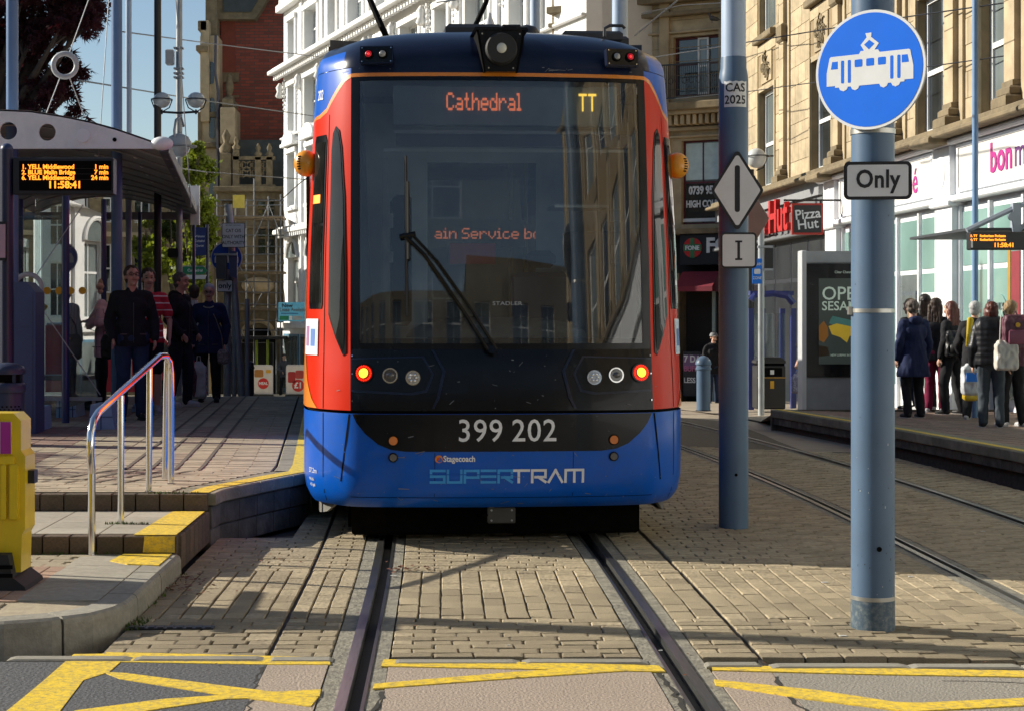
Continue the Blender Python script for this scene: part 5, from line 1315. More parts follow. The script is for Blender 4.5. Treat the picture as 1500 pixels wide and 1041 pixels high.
for z, o, h in ((15.7, .35, .35), (16.05, .2, .3), (12.75, .75, .2), (12.95, .55, .14), (9.75, .15, .1), (5.3, .5, .22), (5.52, .3, .12), (.95, .3, .25)): W.bx('cornice', -.2, W.L, z, z+h, -o, .0, WSTUC, bev=.03)
dm = MB().box(-.09, .09, -.09, .09, -.11, .11).mesh('dentil'); dm.materials.append(WSTUC)
k = 0; u = .1
while u < W.L:
    inst('dentil', dm, WSTUC, W.root, (u, -.42, 12.62-W.zb)); u += .36
    if u < 12: inst('dentil', dm, WSTUC, W.root, (u, -.38, 5.2-W.zb), (.8, .8, .7))
for i in range(nbay+1):
    c = i*bay
    W.b(MB().lathe([(.12, 0), (.2, .1), (.12, .3), (.18, .5), (.05, .7)], (c, -.2, 11.7), 10), 'bracket_ornament', WSTUC, smooth=60)
W.bx('ground_floor', 0, W.L, -2.6, 1.0, -.05, 7, WSTUC)
for i in range(9):
    a = .4+i*3.2; sw = W.bx('shop_window', a, a+2.8, -2.0, .7, -.12, -.05, mat('shop_blue_frame', (.08, .2, .3), .5)); W.bx('pane', a+.1, a+1.35, -1.8, .6, -.13, -.12, PANEL_, sw); W.bx('pane', a+1.45, a+2.7, -1.8, .6, -.13, -.12, PANEL_, sw)
# ---------------- brick and stone gabled building at the end of the street
BRICK = mat('red_brick', (0.17, 0.048, 0.030), 0.9, var=0.25, scale=1.5, island=0.0, dirt=0.35, dirtcol=(0.07, 0.03, 0.025), dscale=1.0)
nt = BRICK.node_tree; N_ = nt.nodes; L_ = nt.links
bt = N_.new('ShaderNodeTexBrick'); bt.inputs['Scale'].default_value = 1.0; bt.inputs['Brick Width'].default_value = .46; bt.inputs['Row Height'].default_value = .15; bt.inputs['Mortar Size'].default_value = .018
bt.inputs[1].default_value = (0.34, 0.075, 0.045, 1); bt.inputs[2].default_value = (0.19, 0.05, 0.035, 1); bt.inputs[3].default_value = (0.10, 0.07, 0.055, 1)
tc = N_.new('ShaderNodeTexCoord'); mp = N_.new('ShaderNodeMapping'); mp.inputs['Rotation'].default_value = (math.radians(-90), 0, 0); L_.new(tc.outputs['Object'], mp.inputs[0]); L_.new(mp.outputs[0], bt.inputs[0])
L_.new(bt.outputs[0], N_['Principled BSDF'].inputs['Base Color'])
SLATE = mat('slate_roof', (.05, .06, .06), .7, var=.3, scale=3)
V = Fac('brick_gable_building', (X_(318, 84), 84.0), (X_(318, 84)+5.4, 84.0), 'tall red brick gable with carved stone front and ornate parapet at the street end', 'building', -2.8)
def vz(py): return Z_(py, 84.0)
def vu(px): return V.u(px)
V.wall(0, V.L, vz(215), vz(-70), [], BRICK, depth=.1, back=8, name='brick_wall')
V.bx('corner_brick', vu(324), vu(345), vz(108), vz(32), -.08, .0, mat('smooth_brick', (.20, .045, .025), .8)); V.bx('stone_band', vu(324), vu(350), vz(121), vz(107), -.1, .0, STONED); V.bx('stone_band', vu(335), vu(350), vz(143), vz(140), -.06, .0, STONED)
V.bx('brick_chimney', vu(437), vu(460), vz(18), vz(-60), -.6, .4, BRICK)
# kneeler and slate dormer at top
o_ = MB().prism([(vu(318), vz(-10)), (vu(318), vz(32)), (vu(376), vz(32)), (vu(402), vz(-10))], -.02, .7, Matrix(((1,0,0,0),(0,0,-1,0),(0,1,0,0),(0,0,0,1)))); V.b(o_, 'stone_kneeler', STONED)
V.b(MB().prism([(vu(330), vz(-10)), (vu(330), vz(22)), (vu(370), vz(22)), (vu(388), vz(-10))], .7, .78, Matrix(((1,0,0,0),(0,0,-1,0),(0,1,0,0),(0,0,0,1)))), 'slates', SLATE)
# stone bay front seen edge on at the left
for k, (pa, pb_, ya, yb, o, m) in enumerate(((300, 326, 600, 60, 1.6, STONE), (306, 322, 60, -20, 1.2, STONED), (297, 303, 560, 170, 1.7, STONED), (302, 314, 185, 40, 1.9, STONE), (296, 312, 85, 76, 2.1, STONED), (298, 310, 55, 40, 1.9, STONED), (300, 326, 222, 214, 1.9, STONED), (300, 326, 300, 292, 1.9, STONED), (300, 325, 178, 170, 1.8, STONED))):
    V.bx('stone_front', vu(pa), vu(pb_), vz(ya), vz(yb), -o, .5-.01*k, m, bev=.04)
for (pa, pb_, ya, yb) in ((313, 321, 208, 150), (313, 321, 290, 240), (311, 320, 130, 98), (313, 321, 380, 320)):
    V.b(MB().prism(rrect(vu(pa), vu(pb_), vz(ya), vz(yb), .12), 1.6, 1.63, Matrix(((1,0,0,0),(0,0,-1,0),(0,1,0,0),(0,0,0,1)))), 'window', PANE)
V.b(MB().tube([(vu(324), -2.0, vz(62)), (vu(323), -2.0, vz(115)), (vu(327), -2.0, vz(140)), (vu(327), -2.0, vz(560))], .07, 6), 'downpipe', NAVYPAINT)
# buttress with statue
V.bx('buttress', vu(331), vu(352), vz(218), vz(165), -2.2, .0, STONE, bev=.05); V.bx('buttress_cap', vu(333), vu(349), vz(165), vz(150), -2.0, .0, STONED, bev=.1)
stt = V.b(MB().lathe([(.28, 0), (.25, .15), (.12, .25), (.2, .5), (.22, .8), (.12, 1.0), (.14, 1.15), (.02, 1.3)], (vu(340), -1.1, vz(152)), 10), 'statue', STONED, smooth=60)
# lower stone part
LZ = vz(215)
holes = [(vu(384), vu(412), vz(330), vz(298)), (vu(384), vu(412), vz(378), vz(336)), (vu(336), vu(352), vz(330), vz(300)), (vu(336), vu(352), vz(400), vz(345)), (vu(365), vu(412), vz(590), vz(480))]
vl = V.wall(vu(326), vu(424), vz(600), vz(285), holes, STONED, depth=.4, y=-3.0, back=3.2, name='stone_wall')  # darker stone puts the shade on this wall into its colour
for h in holes[:4]: V.window(h[0], h[1], h[2], h[3], -2.65, STONED, PANE, bars=(.5,), rails=(.6,), fw=.1)
V.bx('doorway', holes[4][0], holes[4][1], holes[4][2], holes[4][3], -2.6, -2.5, mat('doorway_dark', (.01, .01, .01), .9))
V.b(MB().tube([(vu(388)+.75*math.cos(t), -3.05, vz(492)+.75*math.sin(t)) for t in np.linspace(0, math.pi, 15)], .12, 6), 'door_arch', STONE)
for z, o, h in ((vz(288), 3.4, .25), (vz(394), 3.3, .3), (vz(455), 3.3, .2), (vz(340), 3.15, .12)): V.bx('string_course', vu(326), vu(424), z, z+h, -o, -3.0, STONED, bev=.03)
V.b(MB().sphere((vu(388), -3.1, vz(420)), .8, 14, (1, .6, .5)), 'oriel_base', STONE, smooth=60)
V.bx('slate_roof', vu(334), vu(424), vz(292), vz(210), -1.6, -.2, SLATE)
for k, px in enumerate((357, 388, 404)):
    V.bx('parapet_pier', vu(px)-.14, vu(px)+.14, vz(283), vz(238 if k else 228), -3.2, -2.9, STONED, bev=.04)
    V.b(MB().lathe([(.16, 0), (.2, .12), (.08, .25), (.13, .4), (.03, .62)], (vu(px), -3.05, vz(238 if k else 228)), 8), 'finial', STONED, smooth=60)
mb = MB()
for k in range(3):
    for j in range(2):
        for i in range(2):
            cx = vu(361+k*15+i*6); cz = vz(262-j*12); mb.tube([(cx+.16*math.cos(t), -3.05, cz+.16*math.sin(t)) for t in np.linspace(0, 6.28, 9)], .05, 5)
V.b(mb, 'pierced_parapet', STONED, kind='stuff')
V.bx('parapet_rail', vu(352), vu(412), vz(243), vz(238), -3.2, -2.9, STONED); V.bx('parapet_rail', vu(352), vu(412), vz(286), vz(278), -3.25, -2.85, STONED)
V.bx('turret', vu(334), vu(350), vz(290), vz(232), -3.1, -2.4, STONED, bev=.08); V.b(MB().lathe([(.3, 0), (.35, .2), (.12, .5), (.22, .8), (.05, 1.1)], (vu(342), -2.75, vz(232)), 10), 'finial', STONED, smooth=60)
# ---------------- scaffold in front of it
GALVD = mat('scaffold_tube', (.20, .21, .22), .5, metal=.4, var=.3)
sc_ = thing('scaffolding', (X_(360, 78), 78, -2.2), 'steel tube scaffolding with boards around the stone building beside the walkway', 'scaffolding')
def sp(px, py, Y=78.0): return Vector((X_(px, Y), Y, Z_(py, Y)))
for px, top, Yd in ((302, 290, 78), (318, 285, 79), (330, 300, 78), (345, 285, 78), (361, 292, 79), (372, 262, 78), (393, 288, 78), (405, 330, 79), (411, 285, 78)):
    MB().cyl(sp(px, 590, Yd), sp(px, top, Yd), .030, n=6).build('standard', GALVD, sc_)
for py in (292, 302, 318, 346, 362, 372, 385, 397, 412, 428, 446, 452, 470, 484):
    a = 298 if py < 320 else 330+(py*7) % 18; MB().cyl(sp(a, py+random.uniform(-2, 2)), sp(416, py+random.uniform(-2, 2)), .028, n=6).build('ledger', GALVD, sc_)
for a, b, c, d in ((345, 380, 372, 430), (372, 350, 393, 300), (361, 470, 384, 430), (302, 300, 330, 340), (393, 300, 411, 345), (345, 470, 361, 500)): MB().cyl(sp(a, b, 77.8), sp(c, d, 77.8), .028, n=6).build('brace', GALVD, sc_)
for py in (318, 398, 452): MB().box(X_(328, 78), X_(416, 78), 77.6, 79.2, Z_(py+3, 78), Z_(py, 78)).build('board', mat('scaffold_board', (.22, .16, .09), .8), sc_)
MB().box(X_(341, 77.5), X_(358, 77.5), 77.5, 77.55, Z_(305, 77.5), Z_(286, 77.5)).build('notice_board', mat('yellow_notice', (.65, .5, .08), .6), sc_)
for px in (376, 392): MB().cyl(sp(px, 585, 77.5), sp(px, 498, 77.5), .06, n=8).build('sleeve', mat('lime_sleeve', (.45, .55, .05), .6), sc_)
MB().box(X_(330, 77), X_(414, 77), 77, 79.5, Z_(497, 77), Z_(493, 77)).build('walkway_roof', BLACKP, sc_)
# ---------------- far buildings seen through the shelter, brick house behind the trees
FARB = Fac('far_stone_building', (X_(-60, 70), 70), (X_(235, 70), 74), 'weathered stone building with tall windows seen through the glass shelter', 'building', -2.5)
holes = [];
for i in range(6):
    for j in range(3): holes.append((.6+i*1.35, 1.35+i*1.35, -.5+j*3, 1.6+j*3))
FARB.wall(0, FARB.L, -2.6, 7.4, holes, STONED, depth=.3)
for h in holes: FARB.window(h[0], h[1], h[2], h[3], .28, WFR if h[0] > 4 else STONED, PANE, bars=(.5,), rails=(.5,), fw=.07)
for z in (1.9, 4.9, 7.2): FARB.bx('string_course', 0, FARB.L, z, z+.2, -.15, .0, STONE)
PB = Fac('pale_far_building', (X_(60, 62), 62), (X_(120, 62), 62.5), 'narrow pale building with a yellow sign seen through the shelter glass', 'building', -2.2)
PB.wall(0, PB.L, -2.3, 6.0, [(.3, .9, 1.5, 3.5), (.3, .9, 4.1, 5.6)], WSTUC, depth=.2, back=3)
for z0, z1 in ((1.5, 3.5), (4.1, 5.6)): PB.window(.3, .9, z0, z1, .19, WFR, PANE, bars=(.5,), fw=.06)
HB = Fac('brick_house', (X_(224, 95), 95), (X_(312, 95), 95), 'distant red brick house with white windows beyond the green trees', 'building', -3.5)
hz = [(.4+i*.95, .85+i*.95, z, z+1.1) for i in range(3) for z in (2.3, 4.4)]
HB.wall(0, HB.L, -3.5, 6.4, hz, mat('far_brick', (.2, .07, .045), .9), depth=.15)
for h in hz: HB.window(h[0], h[1], h[2], h[3], .14, WFR, PANE, bars=(.5,), fw=.07)
# ---------------- unseen buildings added on the left and behind for their shade and reflections
CH = Fac('added_shade_building', (-14.5, 21.5), (-14.9, 52.0), 'stone building added outside the picture on the left to shade the platform', 'building')
holes = [(.9+i*2.6, 2.3+i*2.6, 1.6, 4.6) for i in range(11)]
CH.wall(0, CH.L, -.3, 7.9, holes, STONED, depth=.4, back=5)
for h in holes: CH.window(h[0], h[1], h[2], h[3], .38, STONED, PANE, bars=(.5,), rails=(.5,), fw=.1)
CH.bx('coping', 0, CH.L, 7.9, 8.1, -.2, .4, STONED)

V.bx('hoarding', vu(331), vu(412), vz(585), vz(500), -4.2, -3.6, mat('hoarding_dark', (.015, .015, .016), .8))
# unseen blocks added around the viewer to darken reflections and ambient light
BK = Fac('added_block_behind', (34, -34), (-34, -34), 'stone street block added unseen behind the viewer to darken reflections in the tram', 'building', -.2)
holes = [(1.5+i*4.2, 3.6+i*4.2, z, z+2.3) for i in range(16) for z in (1.0, 5.0, 9.0)]
BK.wall(0, 30, -.3, 12.9, [h for h in holes if h[1] < 30], STONED, depth=.3); BK.wall(30, BK.L, -.3, 11.6, [h for h in holes if h[0] > 30], STONED, depth=.3)
for h in holes:
    if h[1] < 30 or h[0] > 30: BK.window(h[0], h[1], h[2], h[3], .28, WFR, PANE, bars=(.5,), rails=(.5,))
LB_ = Fac('added_block_left', (-26, -34), (-26, 12), 'stone street block added out of the picture on the left to darken reflections and ambient light', 'building', -.2)
holes = [(1.5+i*4.2, 3.6+i*4.2, z, z+2.3) for i in range(10) for z in (1.0, 4.6)]
LB_.wall(0, LB_.L, -.3, 8.0, holes, STONED, depth=.3)
for h in holes: LB_.window(h[0], h[1], h[2], h[3], .28, WFR, PANE, bars=(.5,), rails=(.5,))
# ================================================================ STREET FURNITURE
BAND = mat('steel_band', (.45, .45, .42), .35, metal=.8, var=.2)
XZ = Matrix(((1, 0, 0, 0), (0, 0, -1, 0), (0, 1, 0, 0), (0, 0, 0, 1)))     # polygon (x, z) extruded along -y
def plate(root, name, poly, m, t=.006, off=0.0, M=Matrix.Identity(4), parent=None, **kw):
    """flat plate in root's own frame, facing -y"""
    mb = MB().prism(poly, off, off+t, M @ XZ); o = mb.build(name, m, None, **kw); o.parent = parent or root; return o
def lmesh(mb, name, m, parent, smooth=None, **kw):
    o = mb.build(name, m, None, smooth=smooth, **kw); o.parent = parent; return o
def ltext(name, t, size, x, z, off, m, parent, bold=0., align='CENTER', sx=1., ext=.0008, spacing=1.0):
    me = text_mesh(t, size, bold, ext, align, spacing); me.transform(Matrix.Diagonal((sx, 1, 1, 1))); me.transform(face_M(x, -off, z))
    me.materials.clear(); me.materials.append(m); o = bpy.data.objects.new(name, me); COL.objects.link(o); o.parent = parent; return o
# --- near pole
p1 = thing('tram_pole', (2.172, 8.64, -.01), 'nearest thick blue-grey steel pole in the sett paving, carrying the round blue tram sign', 'pole', 'catenary poles')
lmesh(MB().cyl((0, 0, -.1), (0, 0, 7.5), .1085, .105, 40), 'shaft', STEELBLUE, p1, 40)
for z in (.155, 1.60): lmesh(MB().cyl((0, 0, z), (0, 0, z+.020), .1105, .1105, 40), 'clamp_band', BAND, p1, 40)
lmesh(MB().box(-.125, -.105, -.02, .02, 1.59, 1.63), 'band_buckle', BAND, p1)
lmesh(MB().cyl((0, 0, .0), (0, 0, .154), .1095, .1095, 40), 'base_section', mat('pole_base_paint', (.05, .085, .12), .5, var=.1, dirt=.7, dirtcol=(.25, .27, .25), dscale=38), p1, 40)
lmesh(MB().cyl((0.005, -.10, .42), (0.005, -.112, .42), .013, n=14), 'access_hole', T_GAP, p1)
lmesh(MB().cyl((0, 0, 2.50), (0, 0, 2.525), .112, .112, 40), 'clamp_band', BAND, p1, 40)
rnd = random.Random(5)
for (m_, n_, zlo, zhi, rr3) in ((mat('chip_pale', (.35, .38, .38), .7), 18, .02, 1.0, .1092), (mat('chip_dark', (.03, .04, .05), .7), 30, .1, 2.2, .1091)):
    mb = MB()
    for k in range(n_):
        t = math.radians(rnd.uniform(-170, -10)); z = rnd.uniform(zlo, zhi) if rnd.random() < .5 else rnd.uniform(.16, .75); a_ = rnd.uniform(.001, .0028); h = a_*rnd.uniform(.6, 3)
        rq = rr3+(.0012 if z < .16 else 0); dt = a_/rq; mb.add([(rq*math.cos(t-dt), rq*math.sin(t-dt), z-h), (rq*math.cos(t+dt*1.2), rq*math.sin(t+dt*1.2), z-h*.7), (rq*math.cos(t+dt), rq*math.sin(t+dt), z+h), (rq*math.cos(t-dt*.8), rq*math.sin(t-dt*.8), z+h*.8)], [(0, 1, 2, 3)])
    lmesh(mb, 'paint_chips', m_, p1, kind='stuff')
# round sign, turned to the left of the picture
a = math.radians(-41)
sg = thing('tram_sign', (2.125, 8.51, 2.80), 'round blue sign with a white tram symbol clamped to the nearest pole', 'sign', rz=a)
R_ = .298
plate(sg, 'backing_plate', circ(0, 0, R_, 64), mat('sign_back_grey', (.3, .3, .3), .5), .01, -.012)
plate(sg, 'white_rim', circ(0, 0, R_, 64), SIGNW, .004, 0)
bf = plate(sg, 'blue_face', circ(0, 0, R_-.014, 64), mat('sign_sky_blue', (.0, .135, .72), .6, var=.06, spec=.2, dirt=.12, dirtcol=(.02, .16, .55), dscale=20), .001, .0045)
# tram symbol
def sy(pts, x0=-.235, y0=-.075, w=.47): return [(x0+p[0]*w, y0+p[1]*w) for p in pts]
body = [(0, .02), (.10, .02), (.10, .0), (.145, .0), (.16, -.03), (.20, -.045), (.235, -.03), (.25, .0), (.285, .0), (.30, -.03), (.335, -.045), (.37, -.03), (.385, .0),
        (.615, .0), (.63, -.03), (.665, -.045), (.70, -.03), (.715, .0), (.75, .0), (.765, -.03), (.80, -.045), (.84, -.03), (.855, .0), (.90, .0), (.90, .02), (1, .02), (1, .16), (.965, .325), (.95, .335), (.05, .335), (.035, .325), (0, .16)]
ps_ = plate(sg, 'tram_symbol', sy(body), SIGNW, .0012, .0058)
def cut(poly): plate(sg, 'symbol_window', sy(poly), MATS['sign_sky_blue'], .0006, .0071, parent=ps_)
cut([(.05, .20), (.13, .20), (.13, .28), (.065, .28)]); cut([(.95, .20), (.87, .20), (.87, .28), (.935, .28)])
for x in (.17, .25, .74, .82): cut(rrect(x, x+.035, .04, .285, .012, 3))
for x in (.33, .465, .60): cut(rrect(x, x+.09, .20, .28, .012, 3))
plate(sg, 'symbol_pantograph', sy([(.38, .335), (.40, .365), (.44, .365), (.40, .43), (.47, .505), (.465, .52), (.455, .55), (.525, .55), (.525, .52), (.52, .505), (.61, .43), (.56, .365), (.60, .365), (.62, .335)]), SIGNW, .0012, .0058)
cut([(.44, .43), (.495, .375), (.56, .43), (.50, .475)])
lmesh(MB().box(-.10, .10, .012, .05, -.26, -.235).box(-.1, .1, .012, .05, .2, .225), 'sign_clip', BAND, sg, kind=None)
on = thing('only_sign', (2.166, 8.52, 2.248), 'white rectangular plate with black border reading Only below the round tram sign', 'sign', rz=math.radians(-7))
plate(on, 'black_border', rrect(-.166, .166, -.095, .095, .028), SIGNK, .006)
plate(on, 'white_face', rrect(-.149, .149, -.079, .079, .014), SIGNW, .001, .0065)
ltext('lettering', 'Only', .125, 0, .004, .0085, SIGNK, on, .003, sx=.84, spacing=1.04)
# --- second pole
p2 = thing('tram_pole', (2.16, 12.72, -.01), 'farther blue-grey pole beside the tram, with a CAS 2025 label and a diamond sign', 'pole', 'catenary poles')
lmesh(MB().lathe([(.109, -.1), (.109, 3.33), (.104, 3.38), (.096, 3.42), (.094, 3.50), (.093, 3.505)], n=40), 'lower_shaft', STEELBLUE, p2, 30)
lmesh(MB().cyl((0, 0, 3.5), (0, 0, 8.5), .091, .085, 36), 'upper_shaft', PALEPOLE, p2, 40)
lmesh(MB().cyl((0.0, -.10, .41), (0.0, -.111, .41), .012, n=14), 'access_hole', T_GAP, p2)
mb = MB(); vs = []
for i in range(9):
    t = math.radians(-90-48+i*12); 
    for z in (3.125, 3.318-(.006 if i % 2 else 0)): vs.append((.1105*math.cos(t), .1105*math.sin(t), z))
mb.add(vs, [(2*i, 2*i+2, 2*i+3, 2*i+1) for i in range(8)]); lb = lmesh(mb, 'paper_label', SIGNW, p2, 180)
for t_, z in (('CAS', 3.265), ('2025', 3.175)):
    me = text_mesh(t_, .088, .0012, .0004, 'CENTER', 1.02)
    for v in me.vertices:
        th = math.radians(-92)+v.co.x*.95/.112; v.co = Vector((.1135*math.cos(th), .1135*math.sin(th), z+v.co.y))
    me.materials.append(SIGNK); o = bpy.data.objects.new('label_print', me); COL.objects.link(o); o.parent = lb
dm_ = thing('diamond_sign', (2.165, 12.59, 2.495), 'white diamond tram signal sign with black border and vertical black bar', 'sign', rz=math.radians(-3))
def dia(w, h, r=.02):
    P = []
    for (cx, cz, d) in ((0, -h, 0), (w, 0, 90), (0, h, 180), (-w, 0, 270)):
        c = Vector((cx, cz)); o = -c.normalized()*r*2
        for k in (-38, -12, 12, 38):
            t = math.atan2(cz, cx)+math.radians(k); P.append((c.x+o.x+r*math.cos(t)*1.3, c.y+o.y+r*math.sin(t)*1.3))
    return P
plate(dm_, 'black_border', dia(.205, .302, .022), SIGNK, .006); fdm = plate(dm_, 'white_face', dia(.178, .268, .016), SIGNW, .001, .0065)
plate(dm_, 'black_bar', rrect(-.019, .019, -.16, .185, .017), SIGNK, .0008, .0077, parent=fdm)
ip = thing('letter_plate', (2.175, 12.59, 2.053), 'small square white plate with a black letter I under the diamond sign', 'sign', rz=math.radians(-3))
plate(ip, 'black_border', rrect(-.132, .132, -.132, .132, .03), SIGNK, .006); plate(ip, 'white_face', rrect(-.118, .118, -.118, .118, .018), SIGNW, .001, .0065)
for q in ((-.010, .010, -.068, .068), (-.026, .026, .058, .072), (-.026, .026, -.072, -.058)): plate(ip, 'letter_stroke', [(q[0], q[2]), (q[1], q[2]), (q[1], q[3]), (q[0], q[3])], SIGNK, .0008, .0077)
# grey signs seen behind pole 2
bs = thing('back_of_sign', (2.42, 13.4, 2.33), 'grey back of a diamond sign peeping out behind the farther pole', 'sign', rz=math.radians(-30))
plate(bs, 'plate', dia(.15, .22, .015), mat('sign_back_beige', (.35, .33, .28), .5), .006)
# --- handrail of polished steel on the steps
hr = thing('handrail', (-2.1, 10.4, 0), 'polished steel handrail beside the platform steps', 'handrail')
A_ = Vector((-2.14, 10.40, .94)); Bp = Vector((-2.01, 12.35, 1.29))
def arc3(p, q, r_, n=5): return [p.lerp(q, k/n) for k in range(n+1)]
pts = [Vector((-2.145, 10.40, .62)), Vector((-2.145, 10.36, .74)), Vector((-2.143, 10.36, .86)), Vector((-2.14, 10.42, .935)), Vector((-2.135, 10.55, .98))]
pts += [Vector((-2.13, 10.6, .992)).lerp(Vector((-2.03, 12.2, 1.285)), k/6) for k in range(7)]
pts += [Vector((-2.01, 12.33, 1.285)), Vector((-1.995, 12.42, 1.24)), Vector((-1.99, 12.45, 1.15)), Vector((-1.99, 12.45, .36))]
pts = [Vector((-2.145, 10.40, .115))]+pts
lw_ = MB().tube([tuple(p) for p in pts[1:]], .024, 16); lw_.build('top_rail', CHROME, hr, smooth=60)
MB().cyl((-2.145, 10.40, .115), (-2.145, 10.40, .66), .0235, n=18).build('post', CHROME, hr, smooth=60)
MB().cyl((-2.09, 11.05, .225), (-2.09, 11.05, 1.06), .0215, n=18).build('post', CHROME, hr, smooth=60)
MB().cyl((-2.06, 11.92, .345), (-2.055, 11.92, 1.215), .0215, n=18).build('post', CHROME, hr, smooth=60)
MB().tube([(-2.06, 12.7, 1.24), (-2.07, 12.72, 1.0), (-2.08, 12.72, .36)], .0215, 14).build('post', CHROME, hr, smooth=60)
for x, y, z in ((-2.145, 10.4, .115), (-2.09, 11.05, .228), (-2.06, 11.92, .345), (-1.99, 12.45, .345)): MB().cyl((x, y, z), (x, y, z+.008), .03, n=16).build('collar', CHROME, hr)
# --- yellow water filled barrier at the left edge
YPL = mat('yellow_plastic', (.72, .50, .005), .4, var=.08, scale=5, coat=.15, dirt=.2, dirtcol=(.25, .17, .03), dscale=6)
ba_ = thing('barrier', (-2.55, 9.25, .12), 'yellow plastic road barrier on black feet at the left edge of the picture', 'barrier')
xr = X_(44, 9.25); xr2 = X_(38, 9.25); zt = Z_(603, 9.25); zb = Z_(833, 9.25)
def bprof(x1, x2):
    return [(-3.6, zb), (x2, zb), (x2+.005, zb+.20), (x1, zb+.23), (x1, zb+.62), (x2, zb+.65), (x2, zt-.04), (x2-.04, zt), (-3.6, zt)]
MB().prism([(x, z) for x, z in bprof(xr, xr2)], -9.36, -9.14, XZ).build('shell', YPL, ba_)
for k, x in enumerate((xr-.055, xr-.11, xr-.19, xr-.25)):
    w = .014 if k % 2 else .022
    MB().box(x-w, x+w, 9.115, 9.14, zb+.28, zb+.58, bev=.008).build('rib', YPL, ba_)
MB().box(-3.6, xr2-.035, 9.124, 9.14, zb+.575, zb+.625, bev=.006).build('rib', YPL, ba_)
pn = MB().box(-3.6, xr2-.05, 9.128, 9.139, zt-.215, zt-.045); pn.build('reflective_panel', mat('panel_white', (.6, .6, .63), .4), ba_)
MB().box(xr2-.105, xr2-.05, 9.121, 9.1275, zt-.215, zt-.045).build('magenta_stripe', mat('panel_magenta', (.35, .02, .24), .4), ba_)
MB().box(xr, xr+.035, 9.2, 9.28, zb+.47, zb+.54).build('connector', BLACKP, ba_)
MB().prism([(X_(-40, 9.2), .118), (X_(48, 9.2), .118), (X_(46, 9.2), .14), (X_(28, 9.2), .19), (X_(22, 9.2), .31), (X_(-20, 9.2), .31), (X_(-40, 9.2), .15)], -9.45, -9.05, XZ).build('foot', RUBBER, ba_)
for z in (.19, .235): MB().box(X_(-2, 9.04), X_(18, 9.04), 9.04, 9.052, z, z+.02).build('foot_slot', T_GAP, ba_)
# --- shelter on the left platform
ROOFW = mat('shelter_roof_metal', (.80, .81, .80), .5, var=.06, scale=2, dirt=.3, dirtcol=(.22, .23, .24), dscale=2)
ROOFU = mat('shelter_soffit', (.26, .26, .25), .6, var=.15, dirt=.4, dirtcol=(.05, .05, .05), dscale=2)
SHB = mat('shelter_blue', (.018, .035, .12), .35, var=.1, coat=.3)
Ys = 18.0
sh = thing('tram_shelter', (-4.5, 18, .35), 'glass tram shelter with curved grey metal roof and blue posts on the left platform', 'shelter')
def shx(Y): return X_(243, Ys)-(Y-Ys)*.117      # right tip of the roof
arc = [(px, py) for px, py in ((-160, 205), (-110, 183), (-50, 168), (0, 163), (45, 165), (90, 172), (130, 180), (170, 191), (205, 203), (225, 210))]
top_ = [(X_(px, Ys), Z_(py, Ys)) for px, py in arc]
tip = (X_(240, Ys), Z_(212, Ys))
bot = [(X_(225, Ys), Z_(218, Ys)), (X_(-160, Ys), Z_(218, Ys))]
# end fascia with round openings (real holes through a thin plate)
bm = bmesh.new()
def loop(pts): 
    v = [bm.verts.new((x, 0, z)) for x, z in pts]; return [bm.edges.new((v[i], v[(i+1) % len(v)])) for i in range(len(v))]
holes_ = [(12, 192, 13), (69, 194, 12.5), (-50, 190, 13)]
es = loop(top_+[tip]+bot)
for px, py, r in holes_: es += loop([(X_(px, Ys)+r/139*math.cos(t), Z_(py, Ys)+r/139*math.sin(t)) for t in np.linspace(0, 2*math.pi, 25)[:-1]])
bmesh.ops.triangle_fill(bm, edges=es, use_beauty=True)
ex = bmesh.ops.extrude_face_region(bm, geom=bm.faces[:]); 
for v in [g for g in ex['geom'] if isinstance(g, bmesh.types.BMVert)]: v.co.y += .04
bmesh.ops.translate(bm, verts=bm.verts, vec=(0, Ys, 0)); bmesh.ops.recalc_face_normals(bm, faces=bm.faces)
mb = MB(); bm.verts.index_update(); mb.add([v.co.copy() for v in bm.verts], [tuple(v.index for v in f.verts) for f in bm.faces]); bm.free()
mb.build('end_fascia', ROOFW, sh)
MB().cyl((X_(122, Ys), Ys-.02, Z_(199, Ys)), (X_(122, Ys), Ys+.01, Z_(199, Ys)), .072, n=24).build('round_cap', WHITEP, sh)
MB().cyl((X_(168, Ys), Ys-.01, Z_(205, Ys)), (X_(168, Ys), Ys+.01, Z_(205, Ys)), .022, n=14).build('small_hole', T_GAP, sh)
# roof sheet running back
ln = 12.6; sect = top_+[(tip[0]+.02, tip[1]-.02)]
vs = []; ny = 7
for j in range(ny):
    y = Ys+ln*j/(ny-1); dx = -(y-Ys)*.117
    for x, z in sect: vs.append((x+dx, y, z+.02))
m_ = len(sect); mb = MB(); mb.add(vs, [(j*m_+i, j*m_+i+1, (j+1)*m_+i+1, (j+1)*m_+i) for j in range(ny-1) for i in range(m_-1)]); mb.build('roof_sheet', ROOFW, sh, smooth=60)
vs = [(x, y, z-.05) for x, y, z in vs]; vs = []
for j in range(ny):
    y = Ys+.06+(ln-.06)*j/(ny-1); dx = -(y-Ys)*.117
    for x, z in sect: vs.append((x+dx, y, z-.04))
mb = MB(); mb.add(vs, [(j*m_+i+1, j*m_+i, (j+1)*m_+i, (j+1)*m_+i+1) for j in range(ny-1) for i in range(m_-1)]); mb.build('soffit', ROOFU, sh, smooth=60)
for j in range(10):     # cross ribs under the roof, and rivets
    y = Ys+.7+j*1.25; dx = -(y-Ys)*.117; pp = [(x+dx, y, z-.07) for x, z in sect]
    MB().tube(pp, .013, 5).build('roof_rib', ROOFU, sh)
    for k in (5, 7): 
        x, z = sect[k]; MB().sphere((x+dx, y+.5, z-.06), .035, 8, (1, 1, .5)).build('rivet', ROOFW, sh, smooth=180)
